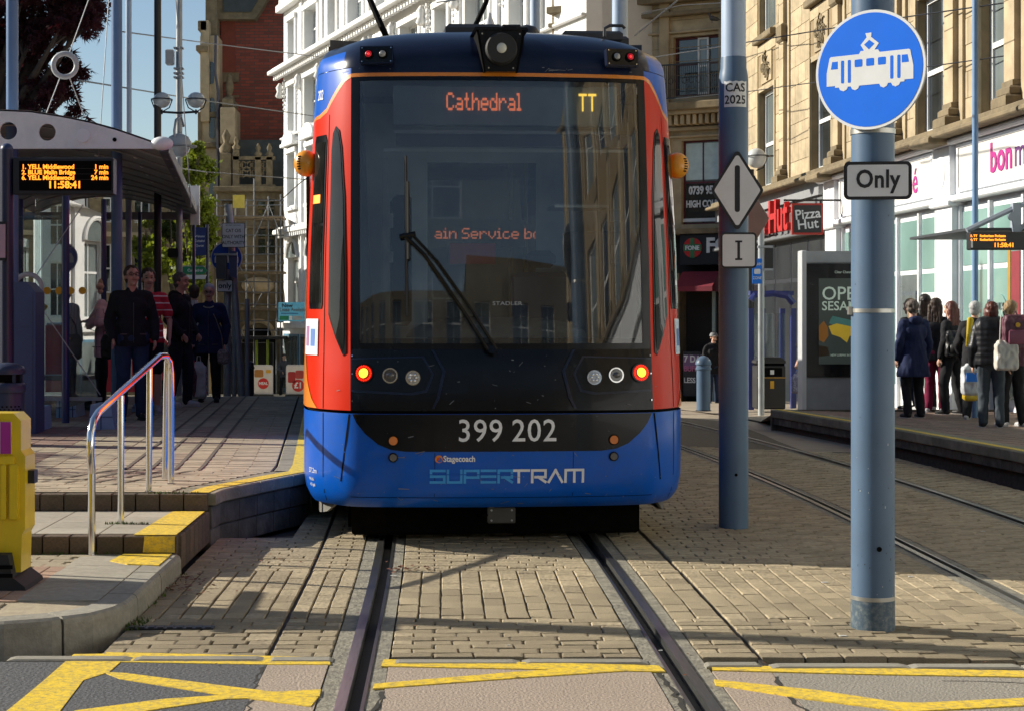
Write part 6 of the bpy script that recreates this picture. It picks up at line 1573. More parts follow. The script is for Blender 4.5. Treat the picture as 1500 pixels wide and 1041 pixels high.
# gutter beam along the platform side
g0 = (tip[0], Ys, tip[1]); g1 = (tip[0]-ln*.117, Ys+ln, tip[1])
M = Matrix.Translation(g0) @ Matrix.Rotation(math.atan2(ln, -ln*.117), 4, 'Z')
MB().box(0, 12.7, -.05, .05, -.09, .05, M, bev=.01).build('gutter_beam', mat('gutter_dark', (.05, .05, .06), .5), sh)
MB().sphere((tip[0]-.02, Ys, tip[1]+.01), .075, 14, (1.6, 1, 1)).build('beam_end_cap', ROOFW, sh, smooth=180)
MB().box(X_(-100, 30.6), X_(284, 30.6), 30.6, 30.7, Z_(322, 30.6), Z_(311, 30.6)).build('far_end_beam', ROOFU, sh)
for px, Y, r, ztop in ((96, 19.5, .045, 3.3), (152, 22.5, .036, 3.1), (205, 27, .03, 3.2), (284, 30.2, .03, 3.3), (30, 24, .04, 3.2)):
    MB().cyl((X_(px, Y), Y, .34), (X_(px, Y), Y, ztop), r, n=14).build('post', SHB, sh, smooth=60)
MB().box(X_(280, 29), X_(293, 29), 28.9, 29, Z_(330, 29), Z_(273, 29)).build('light_box', ROOFW, sh)
# glass walls
def gpanel(nm, a, b, z0, z1):
    (xa, ya), (xb, yb) = a, b; d = Vector((xb-xa, yb-ya, 0)); L = d.length
    M = Matrix.Translation((xa, ya, 0)) @ Matrix.Rotation(math.atan2(d.y, d.x), 4, 'Z')
    return MB().box(0, L, -.005, .005, z0, z1, M).build(nm, GLASS, sh)
zg0 = .52
gpanel('glass_pane', (X_(52, 19.6), 19.6), (X_(94, 19.6), 19.6), zg0, 2.9); gpanel('glass_pane', (X_(100, 19.6), 19.6), (X_(150, 22.4), 22.4), zg0, 2.9)
gpanel('glass_pane', (X_(-60, 22.8), 22.8), (X_(60, 22.8), 22.8), zg0, 2.9); gpanel('glass_pane', (X_(62, 22.8), 22.8), (X_(148, 22.8), 22.8), zg0, 2.9)
gpanel('glass_pane', (-6.6, 19.6), (-7.3, 30), zg0, 2.9)
MB().box(X_(50, 19.6), X_(150, 19.6), 19.55, 19.6, Z_(586, 19.6), Z_(581, 19.6)).build('bottom_rail', GALV, sh)
DOT = mat('orange_dot', (.62, .33, .01), .5)
for k in range(5):
    px = 52+k*17.2; MB().cyl((X_(px, 19.5), 19.5, Z_(426, 19.5)), (X_(px, 19.5), 19.49, Z_(426, 19.5)), .043, n=16).build('warning_dot', DOT, sh)
YR = mat('yellow_rail', (.6, .36, .02), .45)
for a, b in (((38, 430), (68, 452)), ((95, 440), (118, 465))): MB().tube([(X_(a[0], 21.5), 21.5, Z_(a[1], 21.5)), (X_(b[0], 21.5), 21.5, Z_(b[1], 21.5))], .035, 8).build('yellow_rail', YR, sh)
LB = mat('pale_blue_tile', (.25, .40, .55), .4, var=.08)
for (pa, pb_, py, h_, Y) in ((128, 168, 638, 46, 18.4), (192, 222, 611, 20, 21.8), (82, 92, 612, 30, 20.5), (101, 112, 616, 28, 20.6), (50, 60, 638, 42, 18.2)):
    xa, xb = X_(pa, Y), X_(pb_, Y); z1 = Z_(py-h_, Y); ft = thing('seat_plinth', ((xa+xb)/2, Y, .35), 'pale blue tiled plinth %s' % {128: 'nearest the handrail under the shelter edge', 192: 'beside the standing man in jeans', 82: 'left of the first shelter post', 101: 'right of the first shelter post', 50: 'beside the blue ticket cabinet'}[pa], 'plinth', 'tiled plinths of the shelter seats')
    MB().prism([(xa, .34), (xb, .34), (xb-(xb-xa)*.15, z1), (xa+(xb-xa)*.12, z1)], -Y-.5, -Y, XZ).build('tiled_body', LB, ft)
    MB().box((xa+xb)/2-.005, (xa+xb)/2+.005, Y-.006, Y, .35, z1).build('tile_joint', SHB, ft)
    MB().box(xa+(xb-xa)*.06, xb-(xb-xa)*.08, Y-.006, Y, .35+(z1-.35)*.5-.004, .35+(z1-.35)*.5+.004).build('tile_joint', SHB, ft)
bench = thing('bench', (-5.0, 21.2, .35), 'dark slanting perch seat inside the glass shelter', 'bench')
MB().box(-5.6, -4.35, 20.9, 21.3, .78, .84, bev=.01).build('seat', mat('bench_steel', (.05, .055, .06), .4), bench)
for x in (-5.4, -4.6): MB().box(x-.04, x+.04, 21.0, 21.1, .35, .78).build('leg', SHB, bench)
# ring and stay cables
RINGM = mat('ring_grey', (.42, .44, .45), .45)
def ring(px, py, Y, r, ends, label, rt=.028):
    c = Vector((X_(px, Y), Y, Z_(py, Y))); t = thing('tie_ring', tuple(c), label, 'tie ring')
    lmesh(MB().tube([(r*math.cos(a_), 0, r*math.sin(a_)) for a_ in np.linspace(0, 2*math.pi, 29)], rt, 8, cap=False), 'ring', RINGM, t, 180)
    for ex_, ey_, eY in ends:
        e = Vector((X_(ex_, eY), eY, Z_(ey_, eY))); d = (e-c); d0 = d.normalized()*r
        lmesh(MB().cyl(tuple(d0), tuple(d), .006, n=6), 'stay_cable', GALV, t)
ring(95, 96, 18.3, .125, ((132, -6, 18.3), (68, 166, 18.3), (124, 172, 18.5)), 'pale steel ring joining stay cables above the shelter roof')
ring(41, 422, 19.4, .155, ((0, 360, 19.4), (122, 300, 19.4), (147, 578, 19.4), (20, 470, 19.4)), 'pale steel ring joining diagonal braces at the shelter glass')
# --- masts and lamps on the left
def mast(px, Y, r, m, label, z0=.34, z1=9.0, group='tall masts on the left platform'):
    t = thing('mast', (X_(px, Y), Y, z0), label, 'mast', group); lmesh(MB().cyl((0, 0, 0), (0, 0, z1), r, r*.95, 20), 'shaft', m, t, 60)
    lmesh(MB().cyl((0, 0, 0), (0, 0, .03), r*1.6, n=20), 'base_plate', m, t); return t
MASTB = mat('mast_sunlit_paint', (.10, .17, .31), .4, var=.08, spec=.3)  # lighter blue than the poles, the sunlit tone put into the paint
mast(18, 18.8, .067, MASTB, 'blue-grey mast in front of the dark red tree, leftmost of the masts')
m2 = mast(171, 20.6, .068, MASTB, 'thick blue-grey mast rising through the shelter roof behind the men')
mast(188.5, 30, .055, PALEPOLE, 'slim pale mast just right of the thick blue-grey one')
lmesh(MB().cyl((.05, -.1, 7), (-.17, -.4, 2.6), .006, n=5), 'stay_cable', GALV, m2); lmesh(MB().cyl((.5, 0, 8), (.75, 1.0, 2.6), .007, n=5), 'stay_cable', GALV, m2)
GLOBE = mat('lamp_globe', (.42, .45, .45), .15, var=.1, coat=.6)
lp = thing('street_lamp', (X_(231, 27), 27, .3), 'black lamp post with two glass globes above the shelter roof', 'street lamp')
lmesh(MB().cyl((0, 0, -.3), (0, 0, 9), .062, .055, 16), 'post', BLACKP, lp, 60)
def lpx(px): return X_(px, 27)-X_(231, 27)
zc = Z_(164, 27)-.3
lmesh(MB().tube([(lpx(232), 0, zc), (lpx(262), 0, zc-.02), (lpx(291), 0, zc)], .02, 6), 'arm', BLACKP, lp)
for px in (237, 287):
    gx = lpx(px); gzz = Z_(147, 27)-.3
    g_ = lmesh(MB().sphere((gx, 0, gzz), .14, 18, (1, 1, .9)), 'globe', GLOBE, lp, 180)
    lmesh(MB().tube([(gx+.165*math.cos(t), .165*math.sin(t), gzz+.01) for t in np.linspace(0, 6.283, 21)], .009, 5, cap=False), 'globe_ring', BLACKP, g_)
    lmesh(MB().tube([(gx-.165, 0, gzz), (gx-.12, 0, gzz-.12), (gx, 0, gzz-.19), (gx+.12, 0, gzz-.12), (gx+.165, 0, gzz)], .010, 5), 'globe_cage', BLACKP, g_)
    lmesh(MB().cyl((gx, 0, zc-.04), (gx, 0, gzz-.15), .016, n=8), 'globe_stem', BLACKP, g_)
cp_ = thing('camera_post', (X_(262.5, 28), 28, .2), 'grey post with clamped grey box, behind the double globe lamp', 'post')
lmesh(MB().cyl((0, 0, 0), (0, 0, 9), .055, .05, 16), 'shaft', GALV, cp_, 60)
def cx_(px): return X_(px, 28)-X_(262.5, 28)
lmesh(MB().box(cx_(243), cx_(255), -.06, .06, Z_(96, 28)-.2, Z_(73, 28)-.2, bev=.02), 'grey_box', mat('box_grey', (.4, .42, .43), .5), cp_)
for py in (71, 101, 108, 114): lmesh(MB().box(cx_(255), cx_(269), -.07, .07, Z_(py, 28)-.2-.012, Z_(py, 28)-.2+.012), 'clamp', GALV, cp_)
lmesh(MB().box(cx_(247), cx_(262), -.1, .1, Z_(378, 28)-.2, Z_(364, 28)-.2, bev=.02), 'black_box', BLACKP, cp_)
pl_ = thing('pendant_lamp', (X_(262, 26.5), 26.5, Z_(213, 26.5)), 'large grey domed lamp hanging from a hooked arm below the globes', 'street lamp')
lmesh(MB().lathe([(.20, -.01), (.195, .04), (.15, .13), (.07, .17), (.03, .18)], n=22), 'hood', mat('hood_grey', (.33, .35, .36), .4), pl_, 50)
lmesh(MB().lathe([(.28, -.03), (.28, -.01), (.0, .0)], n=24), 'rim', mat('rim_grey', (.22, .24, .25), .4), pl_)
lmesh(MB().sphere((0, 0, -.03), .17, 18, (1, 1, .95)), 'bowl', GLOBE, pl_, 180)
lmesh(MB().tube([(-.04, 0, -.1), (-.04, -.2, .2), (-.03, -.1, .38), (.03, 0, .45), (.06, .1, .30)], .02, 8), 'hooked_arm', GALV, pl_, 60)
# --- LED departure board and post
bd = thing('departure_board', (X_(10, 17), 17, .35), 'black LED departure board on a dark post at the left shelter', 'departure board')
MB().cyl((X_(10, 17), 17, .35), (X_(10, 17), 17, 3.22), .068, n=22).build('post', NAVYPAINT, bd, smooth=60)
MB().sphere((X_(10, 17), 17, 3.22), .066, 16).build('post_cap', mat('cap_blue', (.03, .05, .12), .4), bd, smooth=180)
zb0, zb1 = Z_(286, 17), Z_(232, 17)
cs = MB().box(X_(22, 17), X_(168, 17), 16.93, 17.1, zb0, zb1, bev=.01).build('case', BLACKP, bd)
MB().box(X_(28, 16.92), X_(163, 16.92), 16.92, 16.93, zb0+.04, zb1-.035).build('screen', T_GAP, cs)
def btx(t, px, py, size, al, b=0.002): text('led_text', t, size, face_M(X_(px, 16.92), 16.914, Z_(py, 16.92)), LED, cs, b, .001, al, 1.0)
for k, (l, r_) in enumerate((('1. YELL Middlewood', '1 min'), ('2. BLUE Malin Bridge', '7 min'), ('6. YELL Middlewood', '24 min'))):
    btx(l, 32, 245+k*8, .062, 'LEFT'); btx(r_, 159, 245+k*8, .062, 'RIGHT')
btx('11:58:41', 95, 271.5, .098, 'CENTER', .003)
for k in (1, 2, 3): MB().box(X_(30, 16.92), X_(160, 16.92), 16.917, 16.919, Z_(240.5+k*8, 17), Z_(240.0+k*8, 17)).build('row_line', mat('led_row', (.02, .015, .01), .5), cs)
# --- litter bin and cabinet at far left
nb_ = thing('litter_bin', (X_(10, 16.2), 16.2, .35), 'dark blue litter bin with domed lid behind the yellow barrier', 'bin')
lmesh(MB().lathe([(.155, 0), (.165, .03), (.165, .48), (.16, .5)], n=24), 'body', mat('bin_navy', (.02, .03, .065), .45), nb_, 50)
for r_ in range(7):
    for k in range(10):
        t = math.radians(-160+k*14+(r_ % 2)*7); lmesh(MB().box(-.008, .008, -.004, .004, -.007, .007, Matrix.Translation((.166*math.cos(t), .166*math.sin(t), .2+r_*.028)) @ Matrix.Rotation(t+math.pi/2, 4, 'Z')), 'perforation', T_GAP, nb_)
lmesh(MB().lathe([(.175, .5), (.18, .53), (.175, .57), (.16, .59)], n=24), 'collar', MATS['bin_navy'], nb_, 50)
lmesh(MB().lathe([(.15, .59), (.12, .6), (.12, .66), (.15, .67)], n=20), 'opening', T_GAP, nb_, 50)
lmesh(MB().lathe([(.17, .67), (.175, .70), (.16, .74), (.10, .77), (.01, .78)], n=24), 'lid', MATS['bin_navy'], nb_, 50)
for t in (0.3, 2.4, 3.9, 5.5): lmesh(MB().box(.13*math.cos(t)-.015, .13*math.cos(t)+.015, .13*math.sin(t)-.015, .13*math.sin(t)+.015, .58, .68), 'lid_strut', MATS['bin_navy'], nb_)
cb = thing('ticket_cabinet', (X_(35, 17.7), 17.7, .35), 'blue-grey metal cabinet with a sloping top behind the litter bin', 'cabinet')
xa, xb = X_(19, 17.7), X_(52, 17.7); CBM = mat('cabinet_blue', (.045, .07, .15), .45, var=.1)
MB().prism([(xa, .35), (xb, .35), (xb, Z_(428, 17.7)), (xb-.10, Z_(413, 17.7)), (xa, Z_(413, 17.7))], -18.1, -17.7, XZ).build('case', CBM, cb)
MB().box(xa+.02, xb-.03, 17.693, 17.70, .42, Z_(482, 17.7)).build('lower_door', CBM, cb); MB().box(xa+.02, xb-.03, 17.693, 17.70, Z_(478, 17.7), Z_(432, 17.7)).build('upper_door', CBM, cb)
pb2 = thing('poster_case', (X_(2, 17.2), 17.2, 1.9), 'pinkish poster case on the dark departure board post', 'poster')
MB().box(X_(-12, 16.9), X_(9, 16.9), 16.88, 16.92, Z_(382, 16.9), Z_(325, 16.9)).build('case', BLACKP, pb2); MB().box(X_(-11, 16.88), X_(8, 16.88), 16.872, 16.88, Z_(378, 16.9), Z_(329, 16.9)).build('poster', mat('poster_pink', (.4, .28, .33), .5), pb2)
# --- cluster of signs and poles at the far end of the platform
Yc = 27.0
def cpole(px0, px1, top, base, r, label, m=GALV, nm='sign_post'):
    zb_ = Z_(base, Yc); t = thing(nm, (X_(px1, Yc), Yc, zb_), label, 'post', 'sign posts at the platform end')
    lmesh(MB().cyl((0, 0, -.3), (X_(px0, Yc)-X_(px1, Yc), 0, Z_(top, Yc)-zb_), r, n=12), 'shaft', m, t, 60)
cpole(335, 356, 300, 584, .055, 'dark grey leaning post behind the authority sign'); cpole(333, 333, 395, 584, .06, 'light grey straight post under the white only plate'); cpole(362, 362, 438, 584, .035, 'thin grey post right of the leaning one')
cpole(343, 343, 440, 584, .035, 'thin grey post between the two thicker ones')
def csign(nm, px, py, label, Y=Yc-.2): return thing(nm, (X_(px, Y), Y, Z_(py, Y)), label, 'sign')
s_ = 1/92.6
a_ = csign('authority_sign', 342, 345, 'white sign lettered CAT O/S ONLY WITH AUTHORITY high on the leaning post')
plate(a_, 'black_border', rrect(-17*s_, 17*s_, -18*s_, 18*s_, .02), SIGNK, .01); plate(a_, 'white_face', rrect(-16*s_, 16*s_, -17*s_, 17*s_, .015), SIGNW, .003, .011)
for k, t in enumerate(('CAT O/S', 'ONLY WITH', 'AUTHORITY')): ltext('lettering', t, .074, 0, .07-k*.095, .016, SIGNK, a_, .001, sx=.85)
ltext('lettering', 'BEYOND THIS POINT', .028, 0, .155, .016, SIGNK, a_, sx=.9)
a_ = csign('blue_round_sign', 332, 378, 'round blue vehicle sign half hidden by dark boxes at the platform end', Yc+.2)
plate(a_, 'rim', circ(0, 0, 23.5*s_, 36), SIGNW, .01); plate(a_, 'blue_face', circ(0, 0, 22*s_, 36), mat('sign_deep_blue', (.0, .06, .45), .45), .003, .011)
plate(a_, 'symbol', [(-.19, -.08), (.19, -.08), (.19, .0), (.15, .07), (-.15, .07), (-.19, 0)], SIGNW, .002, .015)
a_ = csign('signal_box', 328, 390, 'dark grey signal heads seen from behind beside the leaning post')
plate(a_, 'left_box', [(-10*s_, -19*s_), (5*s_, -19*s_), (5*s_, 18*s_), (-10*s_, 18*s_)], mat('box_dark', (.06, .07, .08), .5), .12); plate(a_, 'right_box', [(9*s_, -15*s_), (20*s_, -18*s_), (20*s_, 20*s_), (9*s_, 24*s_)], mat('box_navy', (.05, .06, .14), .5), .10); plate(a_, 'bracket', [(-13*s_, 15*s_), (20*s_, 15*s_), (20*s_, 18*s_), (-13*s_, 18*s_)], GALV, .02, .12)
a_ = csign('only_plate', 330, 419, 'small white plate reading only at the far platform end')
plate(a_, 'black_border', rrect(-12*s_, 11*s_, -9*s_, 9*s_, .02), SIGNK, .01); plate(a_, 'white_face', rrect(-11*s_, 10*s_, -8*s_, 8*s_, .015), SIGNW, .003, .011); ltext('lettering', 'only', .12, -.005, .0, .016, SIGNK, a_, .003, sx=1.0)
a_ = thing('banner', (X_(293, 40), 40, Z_(354, 40)), 'small dark blue banner with pale print hanging from a post', 'banner')
q = 40/F; plate(a_, 'cloth', [(-9*q, -21*q), (9*q, -20*q), (10*q, 20*q), (-9*q, 21*q)], mat('banner_blue', (.015, .03, .14), .7), .01)
for k, t in enumerate(('Welcome', 'Cathedral', 'Quarter')): ltext('print', t, .08, 0, .12-k*.11, .012, LETW, a_, 0, sx=.7)
lmesh(MB().cyl((10.5*q, .02, 25*q), (10.5*q, .02, -3.6), .04, n=8), 'post', NAVYPAINT, a_)
a_ = thing('direction_sign', (X_(284, 38), 38, Z_(400, 38)), 'green pointed direction sign with white print above the waiting people', 'sign')
q = 38/F; plate(a_, 'green_face', [(-20*q, -2*q), (14*q, -2*q), (20*q, 3*q), (15*q, 9*q), (-20*q, 9*q)], mat('sign_green', (.01, .18, .08), .5), .03); plate(a_, 'white_strip', [(-20*q, -9*q), (16*q, -9*q), (19*q, -3*q), (-20*q, -3*q)], SIGNW, .03)
ltext('print', 'Cathedral', .085, .03, 3.5*q, .034, LETW, a_, .001); lmesh(MB().box(-21*q, 14*q, 0, .02, 9.2*q, 10.5*q), 'edge', GALV, a_)
# --- boards, bollard at the far walkway
for px, lab, Y in ((385, 'white pavement board with a burger picture and red disc', 55), (435, 'white pavement board with red pictures reading £1 under the white building', 55)):
    q = Y/F; a_ = thing('pavement_board', (X_(px, Y), Y, Z_(578, Y)), lab, 'pavement board', 'pavement advertising boards')
    plate(a_, 'frame', rrect(-16*q, 15*q, 0, 44*q, .08), mat('board_grey', (.5, .5, .5), .5), .05); fc = plate(a_, 'poster', rrect(-14.5*q, 13.5*q, 2*q, 42*q, .06), mat('board_white', (.6, .58, .53), .5), .004, .052)
    if px == 385:
        plate(a_, 'food_picture', rrect(-12*q, 1*q, 26*q, 37*q, .05), mat('burger_brown', (.35, .15, .03), .6), .003, .058, parent=fc); plate(a_, 'red_disc', circ(1*q, 17*q, 8*q, 20), REDS, .003, .058, parent=fc); ltext('print', 'MEAL', .12, 1*q, 17*q, .063, LETW, fc, .004)
        plate(a_, 'crown_mark', rrect(5*q, 12*q, 32*q, 37*q, .03), DOT, .003, .058, parent=fc)
    else:
        plate(a_, 'red_picture', rrect(-13*q, -2*q, 18*q, 34*q, .05), mat('pic_red', (.35, .02, .02), .6), .003, .058, parent=fc); plate(a_, 'red_disc', circ(2*q, 14*q, 9*q, 20), REDS, .003, .058, parent=fc); ltext('print', '£1', .26, 2*q, 14*q, .063, LETW, fc, .008); plate(a_, 'red_picture', rrect(-2*q, 10*q, 24*q, 36*q, .05), mat('pic_red2', (.4, .05, .04), .6), .003, .058, parent=fc)
    lmesh(MB().box(-17*q, 16*q, -.15, .25, -.06, .03), 'base', BLACKP, a_)
bo = thing('black_bollard', (X_(367, 27.4), 27.4, Z_(586, 27.4)), 'black cast bollard beside the thin posts at the platform end', 'bollard')
lmesh(MB().lathe([(.075, 0), (.06, .05), (.055, .5), (.07, .52), (.055, .55), (.05, .6), (.01, .63)], n=16), 'body', BLACKP, bo, 50); 
a_ = thing('lease_sign', (X_(427, 62), 62, Z_(457, 62)), 'sky blue Lease Available board projecting from the white building', 'sign'); q = 62/F
plate(a_, 'board', [(-19*q, -14*q), (19*q, -14*q), (19*q, 14*q), (-19*q, 14*q)], mat('board_sky', (.12, .45, .65), .5), .06); ltext('print', 'New', .2, -14*q, 9*q, .065, SIGNK, a_, .004, 'LEFT'); ltext('print', 'Lease Available', .2, -17*q, 3*q, .065, PTXT, a_, .003, 'LEFT', .8); plate(a_, 'logo_box', [(-17*q, -12*q), (-4*q, -12*q), (-4*q, -6*q), (-17*q, -6*q)], MATS['sign_green'], .004, .062); plate(a_, 'logo_box', [(2*q, -12*q), (16*q, -12*q), (16*q, -6*q), (2*q, -6*q)], mat('logo_grey', (.3, .33, .33), .5), .004, .062)
plate(a_, 'logo_box', [(-3*q, -12*q), (1*q, -12*q), (1*q, -6*q), (-3*q, -6*q)], SIGNW, .004, .062); plate(a_, 'print_strip', [(-15*q, -3.5*q), (10*q, -3.5*q), (10*q, -1.5*q), (-15*q, -1.5*q)], mat('print_blue2', (.05, .2, .35), .5), .004, .062)
# --- red van behind the waiting people
vn = thing('parked_van', (X_(240, 44), 44, -.75), 'red van with a white roof parked beyond the left platform', 'van')
q = 44/F; vx0, vx1 = X_(180, 44)-X_(240, 44), X_(284, 44)-X_(240, 44); VR = mat('van_red', (.42, .01, .03), .35, coat=.5)
lmesh(MB().prism([(vx0-2, .35), (vx1, .35), (vx1, 1.2), (vx1-.45, 1.35), (vx1-.95, 1.95), (vx1-1.2, 2.05), (vx0-2, 2.05)], -1.9, 0, XZ), 'body', VR, vn)
lmesh(MB().box(vx0-2, vx1-1.2, .1, 1.8, 2.05, 2.12, bev=.03), 'roof', WHITEP, vn); lmesh(MB().prism([(vx1-.95, 1.3), (vx1-.5, 1.3), (vx1-.98, 1.88), (vx1-1.2, 1.88), (vx1-1.2, 1.3)], .002, .01, XZ), 'side_window', PANE, vn)
for x in (vx0-1.2, vx1-.8): lmesh(MB().cyl((x, -.02, .33), (x, .2, .33), .33, n=20), 'wheel', RUBBER, vn)
# --- right side: post with blue sign, bollard, bin, phone shelter, advertising kiosk
t = thing('sign_post', (X_(1115, 30), 30, -.2), 'pale grey post with a small blue sign right of the farther pole', 'post')
lmesh(MB().cyl((0, 0, 0), (0, 0, 3.45), .055, n=16), 'shaft', mat('post_grey', (.36, .39, .40), .5), t, 60)
lmesh(MB().box(-.17, .0, -.09, -.07, 2.32, 2.76), 'blue_sign', SIGNB, t); ltext('sign_print', 'TRAM', .07, -.085, 2.66, .092, LETW, t, .001, sx=.8); ltext('sign_print', 'ZONE', .07, -.085, 2.42, .092, LETW, t, .001, sx=.8)
plate(t, 'sign_symbol', rrect(-.14, -.03, 2.49, 2.58, .02), LETW, .003, .091)
lmesh(MB().box(.06, .20, -.05, .08, 2.55, 3.0), 'signal_head', BLACKP, t); lmesh(MB().box(-.06, .2, -.06, .06, 2.95, 2.99), 'bracket', GALV, t); lmesh(MB().box(-.06, .2, -.06, .06, 2.55, 2.59), 'bracket', GALV, t)
gl = thing('globe_lamp', (X_(1108, 36), 36, Z_(232, 36)), 'white globe street lamp half hidden behind the farther pole', 'street lamp')
lmesh(MB().sphere((0, 0, 0), .21, 20), 'globe', mat('globe_white', (.6, .62, .6), .3), gl, 180); lmesh(MB().tube([(.02+.26*math.cos(t_), .26*math.sin(t_), .04) for t_ in np.linspace(0, 6.283, 25)], .012, 5, cap=False), 'ring', BLACKP, gl); lmesh(MB().box(.2, .36, -.02, .02, .03, .06), 'ring_arm', BLACKP, gl); lmesh(MB().tube([(.22, 0, 0), (.15, 0, -.2), (0, 0, -.26)], .015, 5), 'cradle', BLACKP, gl); lmesh(MB().cyl((-.12, 0, -.24), (-.12, 0, -4.9), .07, n=14), 'post', BLACKP, gl)
bo = thing('bollard', (X_(1030.5, 31), 31, -.16), 'blue-grey domed steel bollard beside the tram\'s right side', 'bollard')
lmesh(MB().lathe([(.125, 0), (.125, .74), (.143, .75), (.143, .78), (.128, .79), (.128, .83), (.145, .84), (.145, .87), (.12, .93), (.07, .98), (.01, 1.0)], n=26), 'body', STEELBLUE, bo, 35)
lmesh(MB().cyl((0, 0, 0), (0, 0, .015), .14, n=26), 'base_ring', BLACKP, bo)
bn = thing('litter_bin', (X_(1126, 31.6), 31.6, -.15), 'black square litter bin with a yellow emblem behind the pale post', 'bin')
lmesh(MB().box(-.26, .26, -.25, .25, 0, .80, bev=.02), 'body', BLACKP, bn); lmesh(MB().box(-.25, .25, -.22, .25, .80, .84), 'gap', T_GAP, bn); lmesh(MB().prism([(-.27, .84), (.27, .84), (.27, .88), (.18, .95), (-.18, .95), (-.27, .88)], -.25, .25, XZ), 'hood', BLACKP, bn)
lmesh(MB().box(-.2, .2, -.256, -.25, .60, .76), 'opening', T_GAP, bn); lmesh(MB().box(-.02, .05, -.26, -.25, .38, .52), 'yellow_emblem', DOT, bn); lmesh(MB().box(-.26, .26, -.257, -.25, .575, .585), 'gold_line', DOT, bn); lmesh(MB().box(-.02, .05, -.26, -.25, .64, .72), 'paper', SIGNW, bn)
ph = thing('phone_shelter', (X_(1133, 33), 33, -.25), 'dark blue framed glass shelter with a curved top beside the litter bin', 'shelter'); q = 33/F
PHB = mat('shelter_royal_blue', (.02, .03, .16), .4)
for dx, yy in ((-33, 0), (29, 0), (31, 1.2), (-33, 1.2)): lmesh(MB().box(dx*q-.05, dx*q+.05, yy-.05, yy+.05, 0, Z_(448, 33)+.2), 'post', PHB, ph)
lmesh(MB().tube([(-33*q, 0, Z_(440, 33)+.25), (-28*q, 0, Z_(432, 33)+.25), (0, 0, Z_(430, 33)+.25), (20*q, 0, Z_(434, 33)+.25), (29*q, 0, Z_(445, 33)+.25)], .07, 6), 'curved_frame', PHB, ph); lmesh(MB().box(-34*q, 30*q, 0, 1.25, Z_(432, 33)+.24, Z_(430, 33)+.3), 'roof', PHB, ph)
for a1, b1 in ((-31, -8), (-4, 26)): lmesh(MB().box(a1*q, b1*q, .6, .62, .35, Z_(448, 33)+.1), 'glass_pane', GLASS, ph)
lmesh(MB().box(-6*q-.03, -6*q+.03, .57, .65, .1, Z_(448, 33)+.2), 'mullion', PHB, ph)
# advertising kiosk
Yk = 26.0; kx0, kx1 = X_(1176, Yk), X_(1296, Yk); kz0, kz1 = .12, Z_(368, Yk)
ks = thing('advertising_kiosk', ((kx0+kx1)/2, Yk, kz0), 'tall silver framed advertising panel reading OPEN SESAME behind the nearest pole', 'advertising panel')
SILV = mat('kiosk_silver', (.55, .57, .58), .4, metal=.2, var=.05)
MB().box(kx0, kx1, Yk, Yk+.28, kz0, kz1, bev=.012).build('case', mat('kiosk_grey', (.26, .28, .29), .45), ks)
MB().box(kx0-.015, kx0+.05, Yk-.02, Yk+.3, kz0, kz1+.01, bev=.01).build('edge_profile', SILV, ks); MB().box(kx1-.05, kx1+.015, Yk-.02, Yk+.3, kz0, kz1+.01, bev=.01).build('edge_profile', SILV, ks)
MB().box(kx0+.05, kx1-.05, Yk-.015, Yk, kz1-.17, kz1).build('top_panel', mat('kiosk_top', (.40, .42, .42), .5), ks)
MB().box(kx0+.055, kx1-.055, Yk-.02, Yk-.001, Z_(552, Yk), kz1-.19).build('black_bezel', T_BLK, ks)
pp_ = MB().box(X_(1199, Yk), X_(1276, Yk), Yk-.026, Yk-.02, Z_(533, Yk), Z_(408, Yk)).build('poster', mat('poster_dark_teal', (.018, .024, .022), .3, emit=(.02, .028, .024), estr=.5), ks)
PG = mat('poster_lettering', (.45, .52, .45), .5, emit=(.4, .5, .4), estr=.25)
text('poster_print', 'OPEN', .285, face_M(X_(1203, Yk), Yk-.028, Z_(431, Yk)), PG, pp_, .002, .001, 'LEFT', .98)
text('poster_print', 'SESAME', .195, face_M(X_(1203, Yk), Yk-.028, Z_(449, Yk)), PG, pp_, .002, .001, 'LEFT', .98)
text('poster_print', 'Clear Channel', .055, face_M(X_(1222, Yk), Yk-.023, Z_(399, Yk)), PG, pp_, 0, .001, 'LEFT', .9); text('poster_print', 'NEW LURPAK BUTTERS', .042, face_M(X_(1216, Yk), Yk-.028, Z_(520, Yk)), PG, pp_, 0, .001, 'LEFT', .9)
def ppoly(pts, m, o, nm): MB().prism([(X_(a, Yk), Z_(b, Yk)) for a, b in pts], -Yk+.026+o, -Yk+.028+o, XZ).build(nm, m, pp_)
ppoly([(1216, 468), (1219, 463), (1250, 470), (1262, 478), (1248, 484), (1214, 474)], mat('tub_teal', (.05, .16, .15), .5, emit=(.04, .12, .1), estr=.3), 0, 'printed_picture')
ppoly([(1213, 478), (1225, 474), (1262, 482), (1270, 494), (1244, 492), (1240, 502), (1230, 494), (1218, 490)], mat('butter_yellow', (.50, .36, .03), .5, emit=(.4, .27, .02), estr=.3), .002, 'printed_picture')
ppoly([(1199, 478), (1206, 470), (1212, 480), (1213, 492), (1206, 502), (1199, 498)], mat('pastry_brown', (.22, .10, .01), .5, emit=(.16, .06, .01), estr=.3), .002, 'printed_picture')
ppoly([(1199, 506), (1212, 508), (1214, 520), (1199, 522)], mat('poster_brown', (.06, .03, .008), .5), .001, 'printed_picture')
